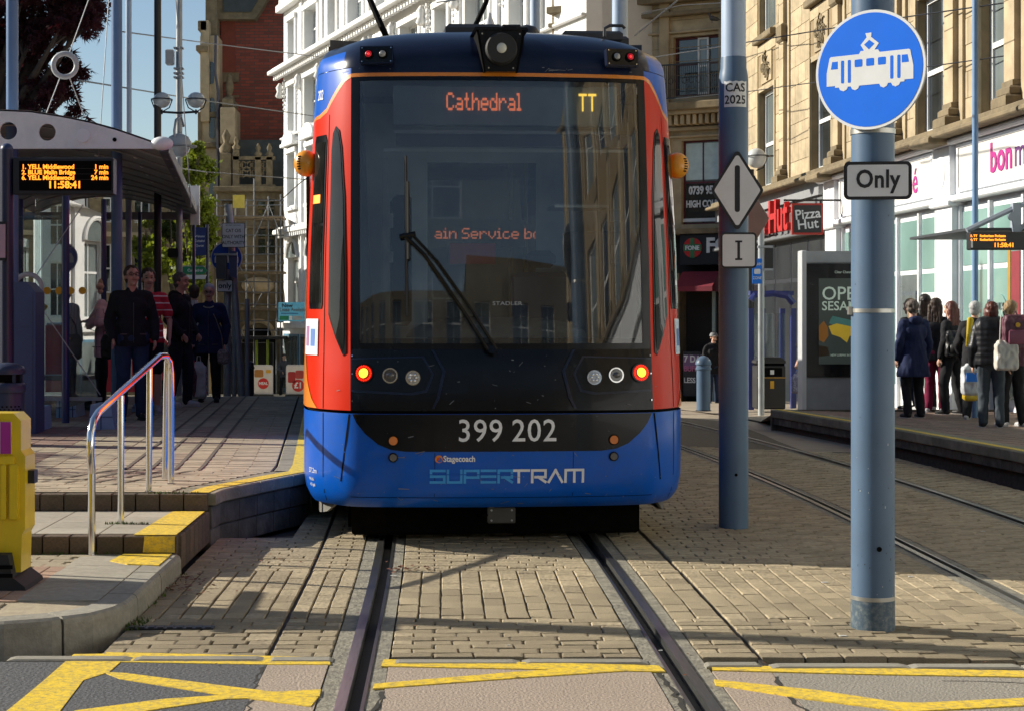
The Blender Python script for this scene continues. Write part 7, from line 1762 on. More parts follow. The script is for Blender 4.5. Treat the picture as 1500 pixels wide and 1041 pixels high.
# --- right shelter with its LED board
Yb = 20.0; q = Yb/F
rs = thing('right_shelter', (X_(1500, Yb), Yb, .17), 'corner of the grey framed shelter over the right platform', 'shelter')
GF = mat('shelter_frame_grey', (.30, .34, .39), .45)
MB().tube([(X_(1416, Yb), Yb, Z_(338, Yb)), (X_(1490, Yb), Yb, Z_(303, Yb)), (X_(1600, Yb), Yb, Z_(262, Yb))], .035, 6).build('truss_top', GF, rs)
MB().box(X_(1418, Yb), X_(1600, Yb), Yb, Yb+2.5, Z_(338, Yb), Z_(334, Yb)).build('roof_sheet', mat('roof_dark', (.04, .045, .05), .5), rs)
MB().box(X_(1482, Yb), X_(1494, Yb), Yb-.05, Yb+.05, Z_(345, Yb), Z_(298, Yb)).build('end_post', GF, rs); MB().cyl((X_(1481, Yb), Yb-.03, Z_(318, Yb)), (X_(1481, Yb), Yb-.06, Z_(318, Yb)), .05, n=16).build('round_boss', GF, rs)
MB().tube([(X_(1490, Yb), Yb, Z_(338, Yb)), (X_(1530, Yb), Yb, Z_(310, Yb))], .03, 6).build('brace', GF, rs)
MB().cyl((X_(1545, Yb), Yb+.5, .1), (X_(1545, Yb), Yb+.5, 2.9), .06, n=14).build('post', STEELBLUE, rs)
rb = thing('departure_board', (X_(1460, Yb), Yb-.1, Z_(354, Yb)), 'black LED departure board under the right shelter roof', 'departure board')
cs = MB().box(X_(1415, Yb), X_(1530, Yb), Yb-.18, Yb-.02, Z_(367, Yb), Z_(341, Yb), bev=.01).build('case', BLACKP, rb); MB().box(X_(1415.5, Yb), X_(1418, Yb), Yb-.185, Yb-.18, Z_(364, Yb), Z_(352, Yb)).build('label_strip', SIGNW, cs)
for t_, px, py, sz in (('3. TT   Rotherham Parkgate', 1422, 346, .036), ('4. TT   Rotherham Parkgate', 1422, 351.5, .036), ('11:58:41', 1456, 359.5, .07)): text('led_text', t_, sz, face_M(X_(px, Yb-.2), Yb-.188, Z_(py, Yb-.2)), LED, cs, .002, .001, 'LEFT')
pt = thing('slim_blue_mast', (X_(1428.5, 23.5), 23.5, .17), 'slim pale blue mast in front of the white shopfront', 'mast')
lmesh(MB().cyl((0, 0, 0), (0, 0, 8), .043, .04, 16), 'shaft', mat('mast_blue', (.14, .25, .42), .4), pt, 60); lmesh(MB().cyl((0, 0, 1.10), (0, 0, 1.16), .05, n=16), 'yellow_band', DOT, pt)
# masts above the tram's roof
for px, w, lab, m in ((784, 14, 'pale mast top rising behind the middle of the tram roof', PALEPOLE), (908, 23, 'wide pale mast rising behind the right of the tram roof', PALEPOLE)):
    Y = 33; t = thing('mast', (X_(px, Y)-.0, Y, -.6), lab, 'mast', 'masts rising behind the tram'); lmesh(MB().cyl((0, 0, 0), (0, 0, 10), w/2/F*Y, n=20), 'shaft', m, t, 60)
# --- overhead wires
def wire(pts, label, r=.009, sag=.0):
    P = [Vector((X_(a, Y), Y, Z_(b, Y))) for a, b, Y in pts]; Q = []
    for p, q_ in zip(P[:-1], P[1:]):
        for k in range(8): t = k/8; v = p.lerp(q_, t); v.z -= sag*4*t*(1-t); Q.append(v)
    Q.append(P[-1]); o = thing('overhead_wire', tuple(Q[0]), label, 'wire', 'overhead wires'); MB().tube([tuple(v) for v in Q], r, 5).build('cable', BLACKP, o)
wire([(180, 47, 30), (300, 63, 40), (600, 100, 60)], 'overhead wire crossing the sky from the thick mast to the brick gable', .014)
wire([(115, 118, 26), (300, 148, 40), (600, 190, 60)], 'lower overhead wire passing the globe lamp towards the white building', .014)
wire([(215, 240, 30), (300, 252, 45), (600, 275, 60)], 'overhead wire in front of the buttress and scaffolding', .014)
wire([(410, 295, 40), (440, 268, 40), (480, 240, 40)], 'short slanting wire at the left of the tram', .012)
wire([(960, 84, 40), (1060, 68, 34), (1260, 35, 30), (1560, -8, 24)], 'wire rising to the right across the sandstone terrace', .012)
wire([(990, 145, 40), (1100, 134, 36), (1260, 112, 30), (1560, 70, 24)], 'lower wire across the sandstone terrace', .010)
wire([(930, 52, 30), (990, 3, 26), (1010, -20, 24)], 'wire running up from the right end of the tram roof', .014)
wire([(940, 20, 44), (1000, 8, 40), (1070, 4, 36)], 'upper wire in front of the balcony building', .012)
wire([(640, 4, 20), (700, -4, 18)], 'wire beside the pantograph', .008)
# ================================================================ TREES
def leafmat(name, c1_, c2_, rough=.6):
    m = mat(name, c1_, rough, var=.25, scale=3, island=.35, spec=.3)
    nt = m.node_tree; b = nt.nodes['Principled BSDF']
    out = nt.nodes['Material Output']; tl = nt.nodes.new('ShaderNodeBsdfTranslucent'); tl.inputs[0].default_value = (*c2_, 1)
    mx = nt.nodes.new('ShaderNodeMixShader'); mx.inputs[0].default_value = .35
    nt.links.new(b.outputs[0], mx.inputs[1]); nt.links.new(tl.outputs[0], mx.inputs[2]); nt.links.new(mx.outputs[0], out.inputs[0]); return m
BARK = mat('bark', (.06, .045, .035), .9, var=.3, scale=10, bump=.5, bscale=30)
def tree(name, base, label, clusters, nleaf, size, lm, trunk_r, spiky=False, group=None, seed=1, cat='tree', trunk_top=None):
    rnd = random.Random(seed); t = thing(name, base, label, cat, group); B_ = Vector(base)
    cen = sum((Vector(c[:3]) for c in clusters), Vector())/len(clusters)
    tt = Vector(trunk_top) if trunk_top else Vector((cen.x, cen.y, B_.z+(cen.z-B_.z)*.55))
    tb = MB(); tb.tube([B_, B_.lerp(tt, .5)+Vector((rnd.uniform(-.1, .1), 0, 0)), tt], [trunk_r, trunk_r*.8, trunk_r*.6], 10)
    for c in clusters:
        e = Vector(c[:3]); s = tt.lerp(B_, rnd.uniform(0, .15)); mid = s.lerp(e, .5)+Vector((rnd.uniform(-.2, .2), rnd.uniform(-.2, .2), rnd.uniform(0, .3)))*c[3]
        tb.tube([s, mid, e], [trunk_r*.4, trunk_r*.22, trunk_r*.06], 6)
        for k in range(4):
            v = Vector((rnd.gauss(0, 1), rnd.gauss(0, 1), rnd.gauss(0, 1))).normalized()*c[3]*.8; tb.tube([mid.lerp(e, .6), e+v], [trunk_r*.12, trunk_r*.03], 4)
    tb.build('trunk', BARK, t, smooth=60)
    V_ = []; F_ = []
    tot = sum(c[3]**2 for c in clusters)
    for c in clusters:
        n_ = int(nleaf*c[3]**2/tot); C_ = Vector(c[:3]); sub = [(Vector((rnd.gauss(0, 1), rnd.gauss(0, 1), rnd.gauss(0, .8)))*.42*c[3]) for _ in range(9)]
        for _ in range(n_):
            o = rnd.choice(sub)+Vector((rnd.gauss(0, 1), rnd.gauss(0, 1), rnd.gauss(0, .7)))*c[3]*.22
            p = C_+o; sz = size*rnd.uniform(.6, 1.3)
            d = Vector((rnd.gauss(0, 1), rnd.gauss(0, 1), rnd.gauss(-.5 if spiky else 0, .7))).normalized(); w = d.cross(Vector((rnd.gauss(0, 1), rnd.gauss(0, 1), rnd.gauss(0, 1)))).normalized()
            i = len(V_)
            if spiky:
                for a_ in (-1, 0, 1):
                    d2 = (d+w*a_*.7).normalized(); w2 = w*.13*sz; i = len(V_)
                    V_ += [p-w2, p+w2, p+d2*sz]; F_.append((i, i+1, i+2))
            else: V_ += [p-d*sz*.5, p-w*sz*.3, p+d*sz*.5, p+w*sz*.3]; F_.append((i, i+1, i+2, i+3))
    mb = MB(); mb.v = [tuple(v) for v in V_]; mb.f = F_; mb.m = [0]*len(F_); mb.build('crown', lm, t)
    return t
MAPLE = leafmat('maroon_leaf', (.035, .007, .011), (.10, .012, .015)); GREENL = leafmat('yellow_green_leaf', (.10, .13, .012), (.26, .32, .02)); DKGR = leafmat('dark_green_leaf', (.035, .055, .012), (.08, .12, .02))
Yt = 27.0; cl = []
rnd = random.Random(3)
for px, py, r in ((-30, 20, 55), (15, 15, 45), (55, 12, 40), (92, 10, 36), (122, 20, 30), (140, 38, 22), (110, 45, 20), (20, 55, 35), (60, 52, 30), (-20, 90, 45), (30, 100, 26), (90, 92, 24), (72, 118, 20), (112, 100, 14), (45, 140, 24), (85, 140, 20), (-20, 140, 40), (15, 150, 28), (105, 135, 12), (-60, 60, 60), (-80, 120, 55), (60, -30, 50), (110, -25, 40), (0, -40, 60), (118, 168, 12), (70, 165, 22)):
    cl.append((X_(px, Yt), Yt+rnd.uniform(-.8, .8), Z_(py, Yt), r*Yt/F*1.25))
tree('maple_tree', (-8.3, Yt, .3), 'dark maroon leaved maple tree behind the shelter roof at the top left', cl, 21000, .125, MAPLE, .28, True, seed=4, trunk_top=(-7.2, Yt, 4.2))
for k, (px, Y, ys, lab, w) in enumerate(((280, 66, (215, 250, 290, 330, 370, 400), 'bright yellow-green tree between the shelter and the stone building', 26), (252, 72, (300, 340, 380), 'smaller green tree left of the bright one, seen under the shelter roof', 24), (222, 70, (325, 360, 395), 'green tree seen between the black lamp post and the blue mast', 20))):
    cl = []
    for j, y in enumerate(ys):
        ww = w*(.55 if j == 0 else 1)
        for i in range(3): cl.append((X_(px+rnd.uniform(-ww, ww)*.7, Y), Y+rnd.uniform(-1, 1), Z_(y+rnd.uniform(-12, 12), Y), ww*.9*Y/F))
    tree('green_tree', (X_(px, Y), Y, gz(0, Y)-.3), lab, cl, 16000 if k == 0 else 9000, .20, GREENL if k == 0 else DKGR if k == 1 else GREENL, .16, group='green trees at the end of the street', seed=10+k)
# unseen small tree added on the left to dapple the platform with shade
cl = [(-10.6+rnd.uniform(-1, 1), 17.3+rnd.uniform(-2.2, 2.2), 3.6+rnd.uniform(-.6, .8), .6) for _ in range(6)]
tree('added_shade_tree', (-10.8, 17.2, .3), 'young tree added outside the picture to dapple the platform with shade', cl, 1600, .11, DKGR, .07, seed=21)
gr = thing('shadow_rail', (-3.4, 9.6, .12), 'steel rail added outside the picture to cast striped shadows on the near paving', 'guard rail')  # unseen rail, added only for the bar shadows it throws
for y in (9.25, 9.42, 9.5, 9.62, 9.74, 9.8, 9.92): MB().cyl((-3.4, y, .12), (-3.4, y, 1.18), .016, n=8).build('bar', GALV, gr)
MB().box(-3.43, -3.37, 9.15, 10.4, 1.15, 1.2).build('rail', GALV, gr)
t = thing('mast', (-6.0, 10.45, .12), 'blue-grey pole added outside the picture on the left to cast a shadow band', 'mast'); lmesh(MB().cyl((0, 0, 0), (0, 0, 7.2), .11, n=24), 'shaft', STEELBLUE, t, 60)  # unseen pole added to throw the shadow band across the setts
# ---------------- litter of dry leaves by the steps and along the kerb
LEAFD = mat('dry_leaf', (.14, .05, .02), .8, var=.4, scale=20, island=.4)
mb = MB(); rnd = random.Random(9)
def scat(n_, cx, cy, sx, sy, z, s0=.012):
    for _ in range(n_):
        x = rnd.gauss(cx, sx); y = rnd.gauss(cy, sy); a_ = rnd.uniform(0, 6.28); s = s0*rnd.uniform(.6, 1.8)
        if x < -1.63: continue
        d = Vector((math.cos(a_), math.sin(a_), rnd.uniform(-.2, .4)))*s; w = Vector((-math.sin(a_), math.cos(a_), rnd.uniform(-.2, .4)))*s*.6; p = Vector((x, y, z+rnd.uniform(.004, .012)))
        i = len(mb.v); mb.v += [tuple(p-d), tuple(p-w), tuple(p+d), tuple(p+w)]; mb.f.append((i, i+1, i+2, i+3)); mb.m.append(0)
scat(90, -1.52, 9.95, .07, .22, 0); scat(40, -1.2, 10.9, .25, .3, 0, .009); scat(45, -.22, 10.65, .08, .08, 0, .012); scat(25, .9, 7.7, 1.5, .15, 0, .008); scat(40, -1.0, 9.5, .6, .8, 0, .007); scat(50, 3, 11, 2.0, 2.5, -.03, .008)
mb.build('fallen_leaves', LEAFD, kind='stuff')
mb = MB()
def moss(n_, x0, x1, y0, y1, z):
    for _ in range(n_):
        x = rnd.uniform(x0, x1); y = rnd.uniform(y0, y1); a_ = rnd.uniform(0, 6.28); s = rnd.uniform(.006, .018)
        p = Vector((x, y, z)); i = len(mb.v); e = Vector((math.cos(a_)*s*.6, math.sin(a_)*s*.6, s*1.3)); w = Vector((-math.sin(a_), math.cos(a_), 0))*s*.35; mb.v += [tuple(p-w), tuple(p+w), tuple(p+e)]; mb.f.append((i, i+1, i+2)); mb.m.append(0)
moss(140, -1.61, -1.52, 8.55, 8.9, 0); moss(90, -2.2, -1.9, 11.0, 11.06, .23); moss(90, -2.5, -1.9, 10.40, 10.44, .12); moss(80, -2.05, -1.7, 11.80, 11.84, .345); moss(60, -1.62, -1.56, 9.2, 10.4, 0)
mb.build('moss_tufts', mat('moss', (.06, .10, .01), .9, var=.3), kind='stuff')
mb = MB()
for _ in range(26):
    x = rnd.uniform(-1.5, 6); y = rnd.uniform(8, 22); s = rnd.uniform(.006, .02); z = gz(x, y)+.004; mb.box(x-s, x+s, y-s*.5, y+s*.5, z, z+.003, Matrix.Rotation(0, 4, 'Z'))
mb.build('litter_scraps', mat('paper_scrap', (.55, .55, .52), .7), kind='stuff')
# pigeon on the ledge
pgn = MB(); Yp = 45.9; pc = Vector((X_(1043, Yp), Yp, Z_(27, Yp))); pgn.capsule(pc, pc+Vector((.14, 0, -.03)), .07, .05, 10); pgn.capsule(pc+Vector((-.04, 0, .03)), pc+Vector((-.07, 0, .11)), .035, .035, 8); pgn.capsule(pc+Vector((.15, 0, -.03)), pc+Vector((.26, 0, -.05)), .03, .015, 8, .4); pgn.cyl(pc+Vector((0, 0, -.05)), pc+Vector((0, 0, -.13)), .01); pgn.cyl(pc+Vector((-.1, 0, .11)), pc+Vector((-.13, 0, .10)), .012, .002)
tag(pgn.build('pigeon', mat('pigeon_grey', (.04, .045, .055), .6), smooth=60), 'dark grey pigeon perched on the ledge above the balcony window', 'pigeon')
# ================================================================ PEOPLE
def remesh(mb, vox, smooth=2, fold=0.0, fscale=6.0, seed=0, dec=0):
    me = mb.mesh('tmp'); o = bpy.data.objects.new('tmp', me); COL.objects.link(o)
    m = o.modifiers.new('r', 'REMESH'); m.mode = 'VOXEL'; m.voxel_size = vox; m.use_smooth_shade = True
    if smooth: s = o.modifiers.new('s', 'SMOOTH'); s.factor = .5; s.iterations = smooth
    dg = bpy.context.evaluated_depsgraph_get(); dg.update(); r = bpy.data.meshes.new_from_object(o.evaluated_get(dg))
    bpy.data.objects.remove(o); bpy.data.meshes.remove(me)
    if fold:
        from mathutils import noise
        n_ = len(r.vertices); co = np.empty(n_*3, np.float32); r.vertices.foreach_get('co', co); co = co.reshape(-1, 3)
        no = np.array([v.normal for v in r.vertices], np.float32)
        for i in range(n_):
            p = Vector((co[i][0]*fscale, co[i][1]*fscale, co[i][2]*fscale*.55+seed*7)); q = noise.noise(p)+.5*noise.noise(p*2.3)
            co[i] += no[i]*fold*(1-abs(q)*2.2)
        r.vertices.foreach_set('co', co.ravel()); r.update()
    return r
def s_x(i): return (-1, 1)[i]
def V3(*a): return Vector(a)
SKIN = mat('skin', (.56, .33, .24), .5, var=.06, scale=12, spec=.35); SKINR = mat('ruddy_skin', (.54, .27, .20), .5, var=.08, scale=12, spec=.35)
EYEM = mat('eye_dark', (.02, .015, .012), .3); LIP = mat('lips', (.25, .07, .06), .5); BROW = mat('brow', (.06, .035, .02), .8)
def cloth(name, c, rough=.85, **k): return mat('cloth_'+name, c, rough, var=.15, scale=14, bump=.15, bscale=90, spec=.25, **k)
def person(px, py_foot, Y, zg, hgt, face, label, top, bottom, hair, arms=(None, None), legs=(0, 0), stance=.10, skin=None, shoes=(.015, .015, .016), glasses=False, facev=True, headturn=0., headtilt=0., lean=0., build_=1.0, extra=None, group=None, shorts=False, bare_arms=False, hem=.80, coatflare=1.0, hood=False, puff=0, vox=.012):
    """face: 0 looks at the camera, 90 to the picture's right, 180 away; arms: (elbow, wrist) for the person's right, left in body metres"""
    k = hgt/1.75; X = X_(px, Y); z0 = zg if zg is not None else Z_(py_foot, Y)
    t = thing('person', (X, Y, z0), label, 'person', group, rz=math.radians(face)); t.scale = (k, k, k)
    skin = skin or SKIN; b = build_
    # joints: x to the person's left when facing -y is +x in the picture
    hp = [V3(-.09*b, 0, .90), V3(.09*b, 0, .90)]; kn = [V3(-stance, -.03+legs[0]*.5, .49), V3(stance, -.03+legs[1]*.5, .49)]; an = [V3(-stance-.01, .03+legs[0], .09), V3(stance+.01, .03+legs[1], .09)]
    ly = -lean
    sh_ = [V3(-.175*b, ly, 1.41), V3(.175*b, ly, 1.41)]; ch = V3(0, ly*.8, 1.28); wa = V3(0, ly*.3, 1.06); nk = V3(0, ly-.005, 1.46)
    hd = V3(0, ly*1.1-.025, 1.625)
    Rh = Matrix.Translation(hd) @ Matrix.Rotation(math.radians(headturn), 4, 'Z') @ Matrix.Rotation(math.radians(headtilt), 4, 'X')
    H = lambda x, y, z: Rh @ V3(x, y, z)
    el = []; wr = []
    for i, s in enumerate((-1, 1)):
        a_ = arms[i] or ((s*.222*b, .03+ly*.6, 1.13), (s*.225*b, -.05+ly*.5, .89))
        el.append(V3(*a_[0])); wr.append(V3(*a_[1]))
    # --- body: one continuous skin surface
    B = MB()
    B.sphere(H(0, .005, .035), .087, 16, (.88, 1.08, .98), Rh.to_3x3()); B.sphere(H(0, -.028, -.045), .062, 14, (.88, .92, 1.0), Rh.to_3x3()); B.capsule(H(0, -.068, -.095), H(0, -.05, -.07), .022, .03, 8)
    B.capsule(H(0, -.092, .01), H(0, -.105, -.022), .009, .016, 8)
    for s in (-1, 1): B.sphere(H(s*.078, .01, -.01), .026, 8, (.35, .7, 1.1), Rh.to_3x3()); B.sphere(H(s*.036, -.07, -.03), .026, 8)
    B.capsule(H(0, -.083, .038), H(0, -.083, .045), .03, .034, 8)
    B.capsule(nk-V3(0, 0, .06), hd-V3(0, -.01, .05), .058, .052, 12)
    B.capsule(sh_[0]+V3(.04, 0, -.02), sh_[1]-V3(.04, 0, .02), .048, .048, 12); B.capsule(ch-V3(.06, 0, 0), ch+V3(.06, 0, 0), .105*b, .105*b, 12); B.capsule(wa, ch, .115*b, .12*b, 14); B.capsule(V3(-.06, 0, .93), V3(.06, 0, .93), .11*b, .11*b, 12); B.capsule(V3(0, 0, .95), wa, .12*b, .115*b, 14)
    for i, s in enumerate((-1, 1)):
        B.capsule(hp[i], kn[i], .078*b, .05, 12); B.capsule(kn[i], kn[i].lerp(an[i], .35), .05, .052, 12); B.capsule(kn[i].lerp(an[i], .35), an[i], .052, .033, 12); B.capsule(an[i], an[i]+V3(0, -.09, -.045), .030, .022, 10)
        B.capsule(sh_[i]-V3(s*.02, 0, .03), el[i], .038, .034, 10); B.capsule(el[i], wr[i], .036, .025, 10)
        d = (wr[i]-el[i]).normalized(); side = d.cross(V3(1, 0, 0) if abs(d.x) < .8 else V3(0, 0, 1)).normalized(); pn_ = d.cross(side).normalized()
        pm = wr[i]+d*.045; B.capsule(wr[i], pm+d*.03, .024, .034, 10, .6, side)
        for j, (o_, L_) in enumerate(((-.027, .062), (-.009, .072), (.009, .068), (.027, .052))):
            f0 = pm+side*o_+d*.035; f1 = f0+d*L_*.55+pn_*.008; f2 = f1+d*L_*.4+pn_*.022; B.capsule(f0, f1, .0095, .009, 6); B.capsule(f1, f2, .009, .0075, 6)
        th0 = wr[i]+d*.03-side*.02; B.capsule(th0, th0-side*.032+d*.035, .012, .010, 6); B.capsule(th0-side*.032+d*.035, th0-side*.036+d*.062+pn_*.01, .010, .008, 6)
    me = remesh(B, .0095 if vox < .02 else .014, 1); me.materials.append(skin); o = bpy.data.objects.new('body', me); COL.objects.link(o); o.parent = t
    if facev:
        for s in (-1, 1):
            lmesh(MB().sphere(H(s*.031, -.089, .012), .0105, 8, (1.2, .5, .7)), 'eye', EYEM, t, 180); lmesh(MB().tube([H(s*.048, -.086, .034), H(s*.03, -.099, .038), H(s*.014, -.098, .033)], .003, 5), 'eyebrow', hair[1] if hair[0] != 'grey' else BROW, t)
        lmesh(MB().capsule(H(-.018, -.100, -.055), H(.018, -.100, -.055), .0058, .0058, 6), 'mouth', LIP, t, 180)
    if glasses:
        g_ = MB()
        for s in (-1, 1): g_.tube([H(s*.033+.024*math.cos(a_), -.108, .010+.017*math.sin(a_)) for a_ in np.linspace(0, 6.283, 13)], .0032, 5, cap=False); g_.tube([H(s*.057, -.106, .015), H(s*.082, -.02, .012)], .003, 4)
        g_.tube([H(-.009, -.110, .014), H(.009, -.110, .014)], .003, 4); lmesh(g_, 'glasses', BLACKP, t)
    # --- hair
    st_, hc = hair[0], hair[1]; Q = MB(); R3 = Rh.to_3x3()
    Q.sphere(H(0, .022, .052), .094, 16, (.93, 1.02, .92), R3)
    if st_ in ('short', 'grey', 'crop'): Q.sphere(H(0, .045, -.01), .078, 12, (1.0, .75, .9), R3)
    if st_ == 'bob': Q.sphere(H(0, .03, -.02), .093, 14, (1.0, .85, 1.1), R3); Q.capsule(H(-.07, -.02, .02), H(-.075, 0, -.07), .03, .03, 8); Q.capsule(H(.07, -.02, .02), H(.075, 0, -.07), .03, .03, 8)
    if st_ == 'curly':
        rq = random.Random(int(px))
        for _ in range(26): v = V3(rq.gauss(0, 1), rq.gauss(0, 1)+.4, rq.gauss(0, 1)+.3).normalized()*.085; Q.sphere(H(v.x, v.y+.02, v.z+.03), .03, 7)
    if st_ == 'long':
        Q.sphere(H(0, .04, -.03), .092, 14, (1.0, .8, 1.2), R3)
        for x, l in ((-.07, .30), (-.035, .36), (0, .38), (.035, .36), (.07, .30)): Q.capsule(H(x, .06, 0), H(x*1.3, .085, -l*.8), .045, .026, 8)
    if st_ == 'tail': Q.capsule(H(0, .10, .03), H(.02, .16, -.02), .03, .035, 8); Q.capsule(H(.02, .16, -.02), H(.02, .13, -.22), .035, .012, 8); Q.sphere(H(0, .045, -.01), .078, 12, (1.0, .75, .9), R3)
    me = remesh(Q, .011, 1, .006, 22, px)
    # keep the face clear: push hair that lies in front of the hairline back inside the head
    Ri = Rh.inverted()
    for v in me.vertices:
        q = Ri @ v.co
        if q.y < -.035 and q.z < .062: q.y = -.035+(q.y+.035)*.1; q.x *= .86; v.co = Rh @ q
    me.materials.append(hc); o = bpy.data.objects.new('hair', me); COL.objects.link(o); o.parent = t
    # --- top
    T = MB(); g = .016+puff*.02; hz_ = hem
    T.capsule(sh_[0]+V3(.035, 0, -.014), sh_[1]-V3(.035, 0, .014), .058+g, .058+g, 14); T.capsule(ch-V3(.065*b, 0, 0), ch+V3(.065*b, 0, 0), .112*b+g, .112*b+g, 16); T.capsule(wa-V3(.05*b, 0, 0), wa+V3(.05*b, 0, 0), .112*b+g, .112*b+g, 16); T.capsule(V3(0, 0, 1.0), ch, .12*b+g, .125*b+g, 16)
    rb_ = (.118*b+g)*coatflare
    T.capsule(V3(-.058*b, 0, hz_+.03), V3(.058*b, 0, hz_+.03), rb_, rb_*1.0, 16); T.capsule(V3(-.055*b, 0, hz_+.03), wa-V3(.04, 0, 0), rb_, .115*b+g, 14); T.capsule(V3(.055*b, 0, hz_+.03), wa+V3(.04, 0, 0), rb_, .115*b+g, 14)
    if not bare_arms: T.capsule(nk-V3(0, -.01, .06), nk+V3(0, .005, .005), .075, .066, 14)
    else: T.capsule(nk-V3(0, 0, .06), nk-V3(0, 0, .02), .08, .068, 14)
    for i in range(2):
        if bare_arms: T.capsule(sh_[i]-V3(0, 0, .01), sh_[i].lerp(el[i], .72), .062, .062, 12)
        else: T.capsule(sh_[i]-V3(s_x(i)*.012, 0, .012), el[i], .054*b+g*.6, .046+g*.8, 12); T.capsule(el[i], wr[i].lerp(el[i], .04), .048+g, .036+g*.7, 12)
    if hood: T.sphere(V3(0, ly+.085, 1.45), .085, 12, (1.25, .7, .8))
    if puff:
        for zz in np.arange(hz_+.06, 1.40, .075): T.capsule(V3(-.065*b, 0, zz), V3(.065*b, 0, zz), .142*b+.02, .142*b+.02, 18)
        for i in range(2):
            for q in (.15, .35, .55, .75, .95): T.sphere(sh_[i].lerp(el[i], q), .075, 10, (1, 1, .7)); T.sphere(el[i].lerp(wr[i], q*.95), .066, 10, (1, 1, .8))
    me = remesh(T, vox, 2, .010 if not puff else .004, 7, px)
    for v in me.vertices:
        if v.co.z < hz_ and abs(v.co.x) < .33 and all((v.co-w_).length > .11 for w_ in wr): v.co.z = hz_+(v.co.z-hz_)*.03
    me.materials.append(top); o = bpy.data.objects.new('jacket' if not bare_arms else 't_shirt', me); COL.objects.link(o); o.parent = t
    if facev and not bare_arms and vox < .014:
        Z = []
        for zz in np.arange(hz_+.04, 1.36, .05):
            c_ = [v.co.y for v in me.vertices if abs(v.co.x) < .02 and abs(v.co.z-zz) < .02]
            if c_: Z.append((0, min(c_)-.001, zz))
        if len(Z) > 2: lmesh(MB().tube(Z, .0045, 4), 'zip', mat('zip_grey', (.05, .05, .055), .4), t)
        for s in (-1, 1):
            c_ = [v.co.y for v in me.vertices if abs(v.co.x-s*.10) < .02 and abs(v.co.z-(hz_+.14)) < .03]
            if c_: lmesh(MB().box(s*.10-.045, s*.10+.045, min(c_)-.004, min(c_)+.01, hz_+.13, hz_+.142), 'pocket_flap', mat('zip_grey', (.05, .05, .055), .4), t)
    # --- trousers
    P = MB(); P.capsule(V3(-.055*b, 0, .93), V3(.055*b, 0, .93), .125*b, .125*b, 16); P.capsule(V3(0, 0, .95), V3(0, 0, 1.04), .125*b, .118*b, 14)
    for i in range(2):
        if shorts: P.capsule(hp[i], hp[i].lerp(kn[i], .85), .098*b, .085, 14)
        else: P.capsule(hp[i], kn[i], .098*b, .074, 14); P.capsule(kn[i], kn[i].lerp(an[i], .5), .074, .068, 12); P.capsule(kn[i].lerp(an[i], .5), an[i]+V3(0, 0, -.01), .068, .060, 12)
    me = remesh(P, vox, 2, .008, 8, px+3); me.materials.append(bottom); o = bpy.data.objects.new('shorts' if shorts else 'trousers', me); COL.objects.link(o); o.parent = t
    # --- shoes
    sm = shoes if not isinstance(shoes, tuple) else cloth('shoe_%d' % int(px), shoes, .5)
    for i, s in enumerate((-1, 1)):
        a_ = an[i]; S_ = MB(); S_.capsule(V3(a_.x, a_.y+.03, .05), V3(a_.x+s*.012, a_.y-.15, .035), .043, .036, 12, .95); S_.capsule(V3(a_.x, a_.y+.01, .09), V3(a_.x, a_.y-.03, .06), .045, .045, 10)
        me = remesh(S_, .011, 1)
        for v in me.vertices: v.co.z = max(v.co.z, .008)
        me.materials.append(sm); o = bpy.data.objects.new('shoe', me); COL.objects.link(o); o.parent = t
        lmesh(MB().prism([(a_.x-.038, a_.y+.07), (a_.x-.04+s*.01, a_.y-.17), (a_.x+s*.012, a_.y-.195), (a_.x+.04+s*.01, a_.y-.17), (a_.x+.038, a_.y+.07)], 0, .016), 'sole', SOLEW if (shoes if isinstance(shoes, tuple) else (0,))[0] > .1 or face > 90 else RUBBER, o)
    return t
SOLEW = mat('sole_white', (.5, .5, .5), .7)
BLK = cloth('black', (.016, .016, .019)); NVY = cloth('navy', (.016, .024, .07)); JEAN = cloth('dark_denim', (.025, .04, .085)); PINKC = cloth('pale_pink', (.62, .44, .47)); GREYT = cloth('charcoal', (.035, .042, .05))
STRIPE = stripe_mat('cloth_red_white_stripe', ((.55, .02, .04), (.75, .6, .6)), 2, 12.0, duty=.18, wob=.15)
HBROWN = mat('hair_brown', (.045, .025, .014), .6, var=.4, scale=50, stretch=(6, 6, 1)); HBLONDE = mat('hair_blonde', (.26, .17, .08), .6, var=.35, scale=50, stretch=(6, 6, 1)); HDARK = mat('hair_dark', (.015, .010, .008), .5, var=.4, scale=50, stretch=(6, 6, 1)); HGREY = mat('hair_grey', (.38, .38, .38), .7, var=.2, scale=50); HAUB = mat('hair_auburn', (.09, .022, .014), .5, var=.4, scale=50, stretch=(6, 6, 1)); HGBR = mat('hair_greying', (.10, .08, .065), .7, var=.35, scale=60)
zP = .35
def footY(py, z): return F*(EYE-z)/(py-HYP)
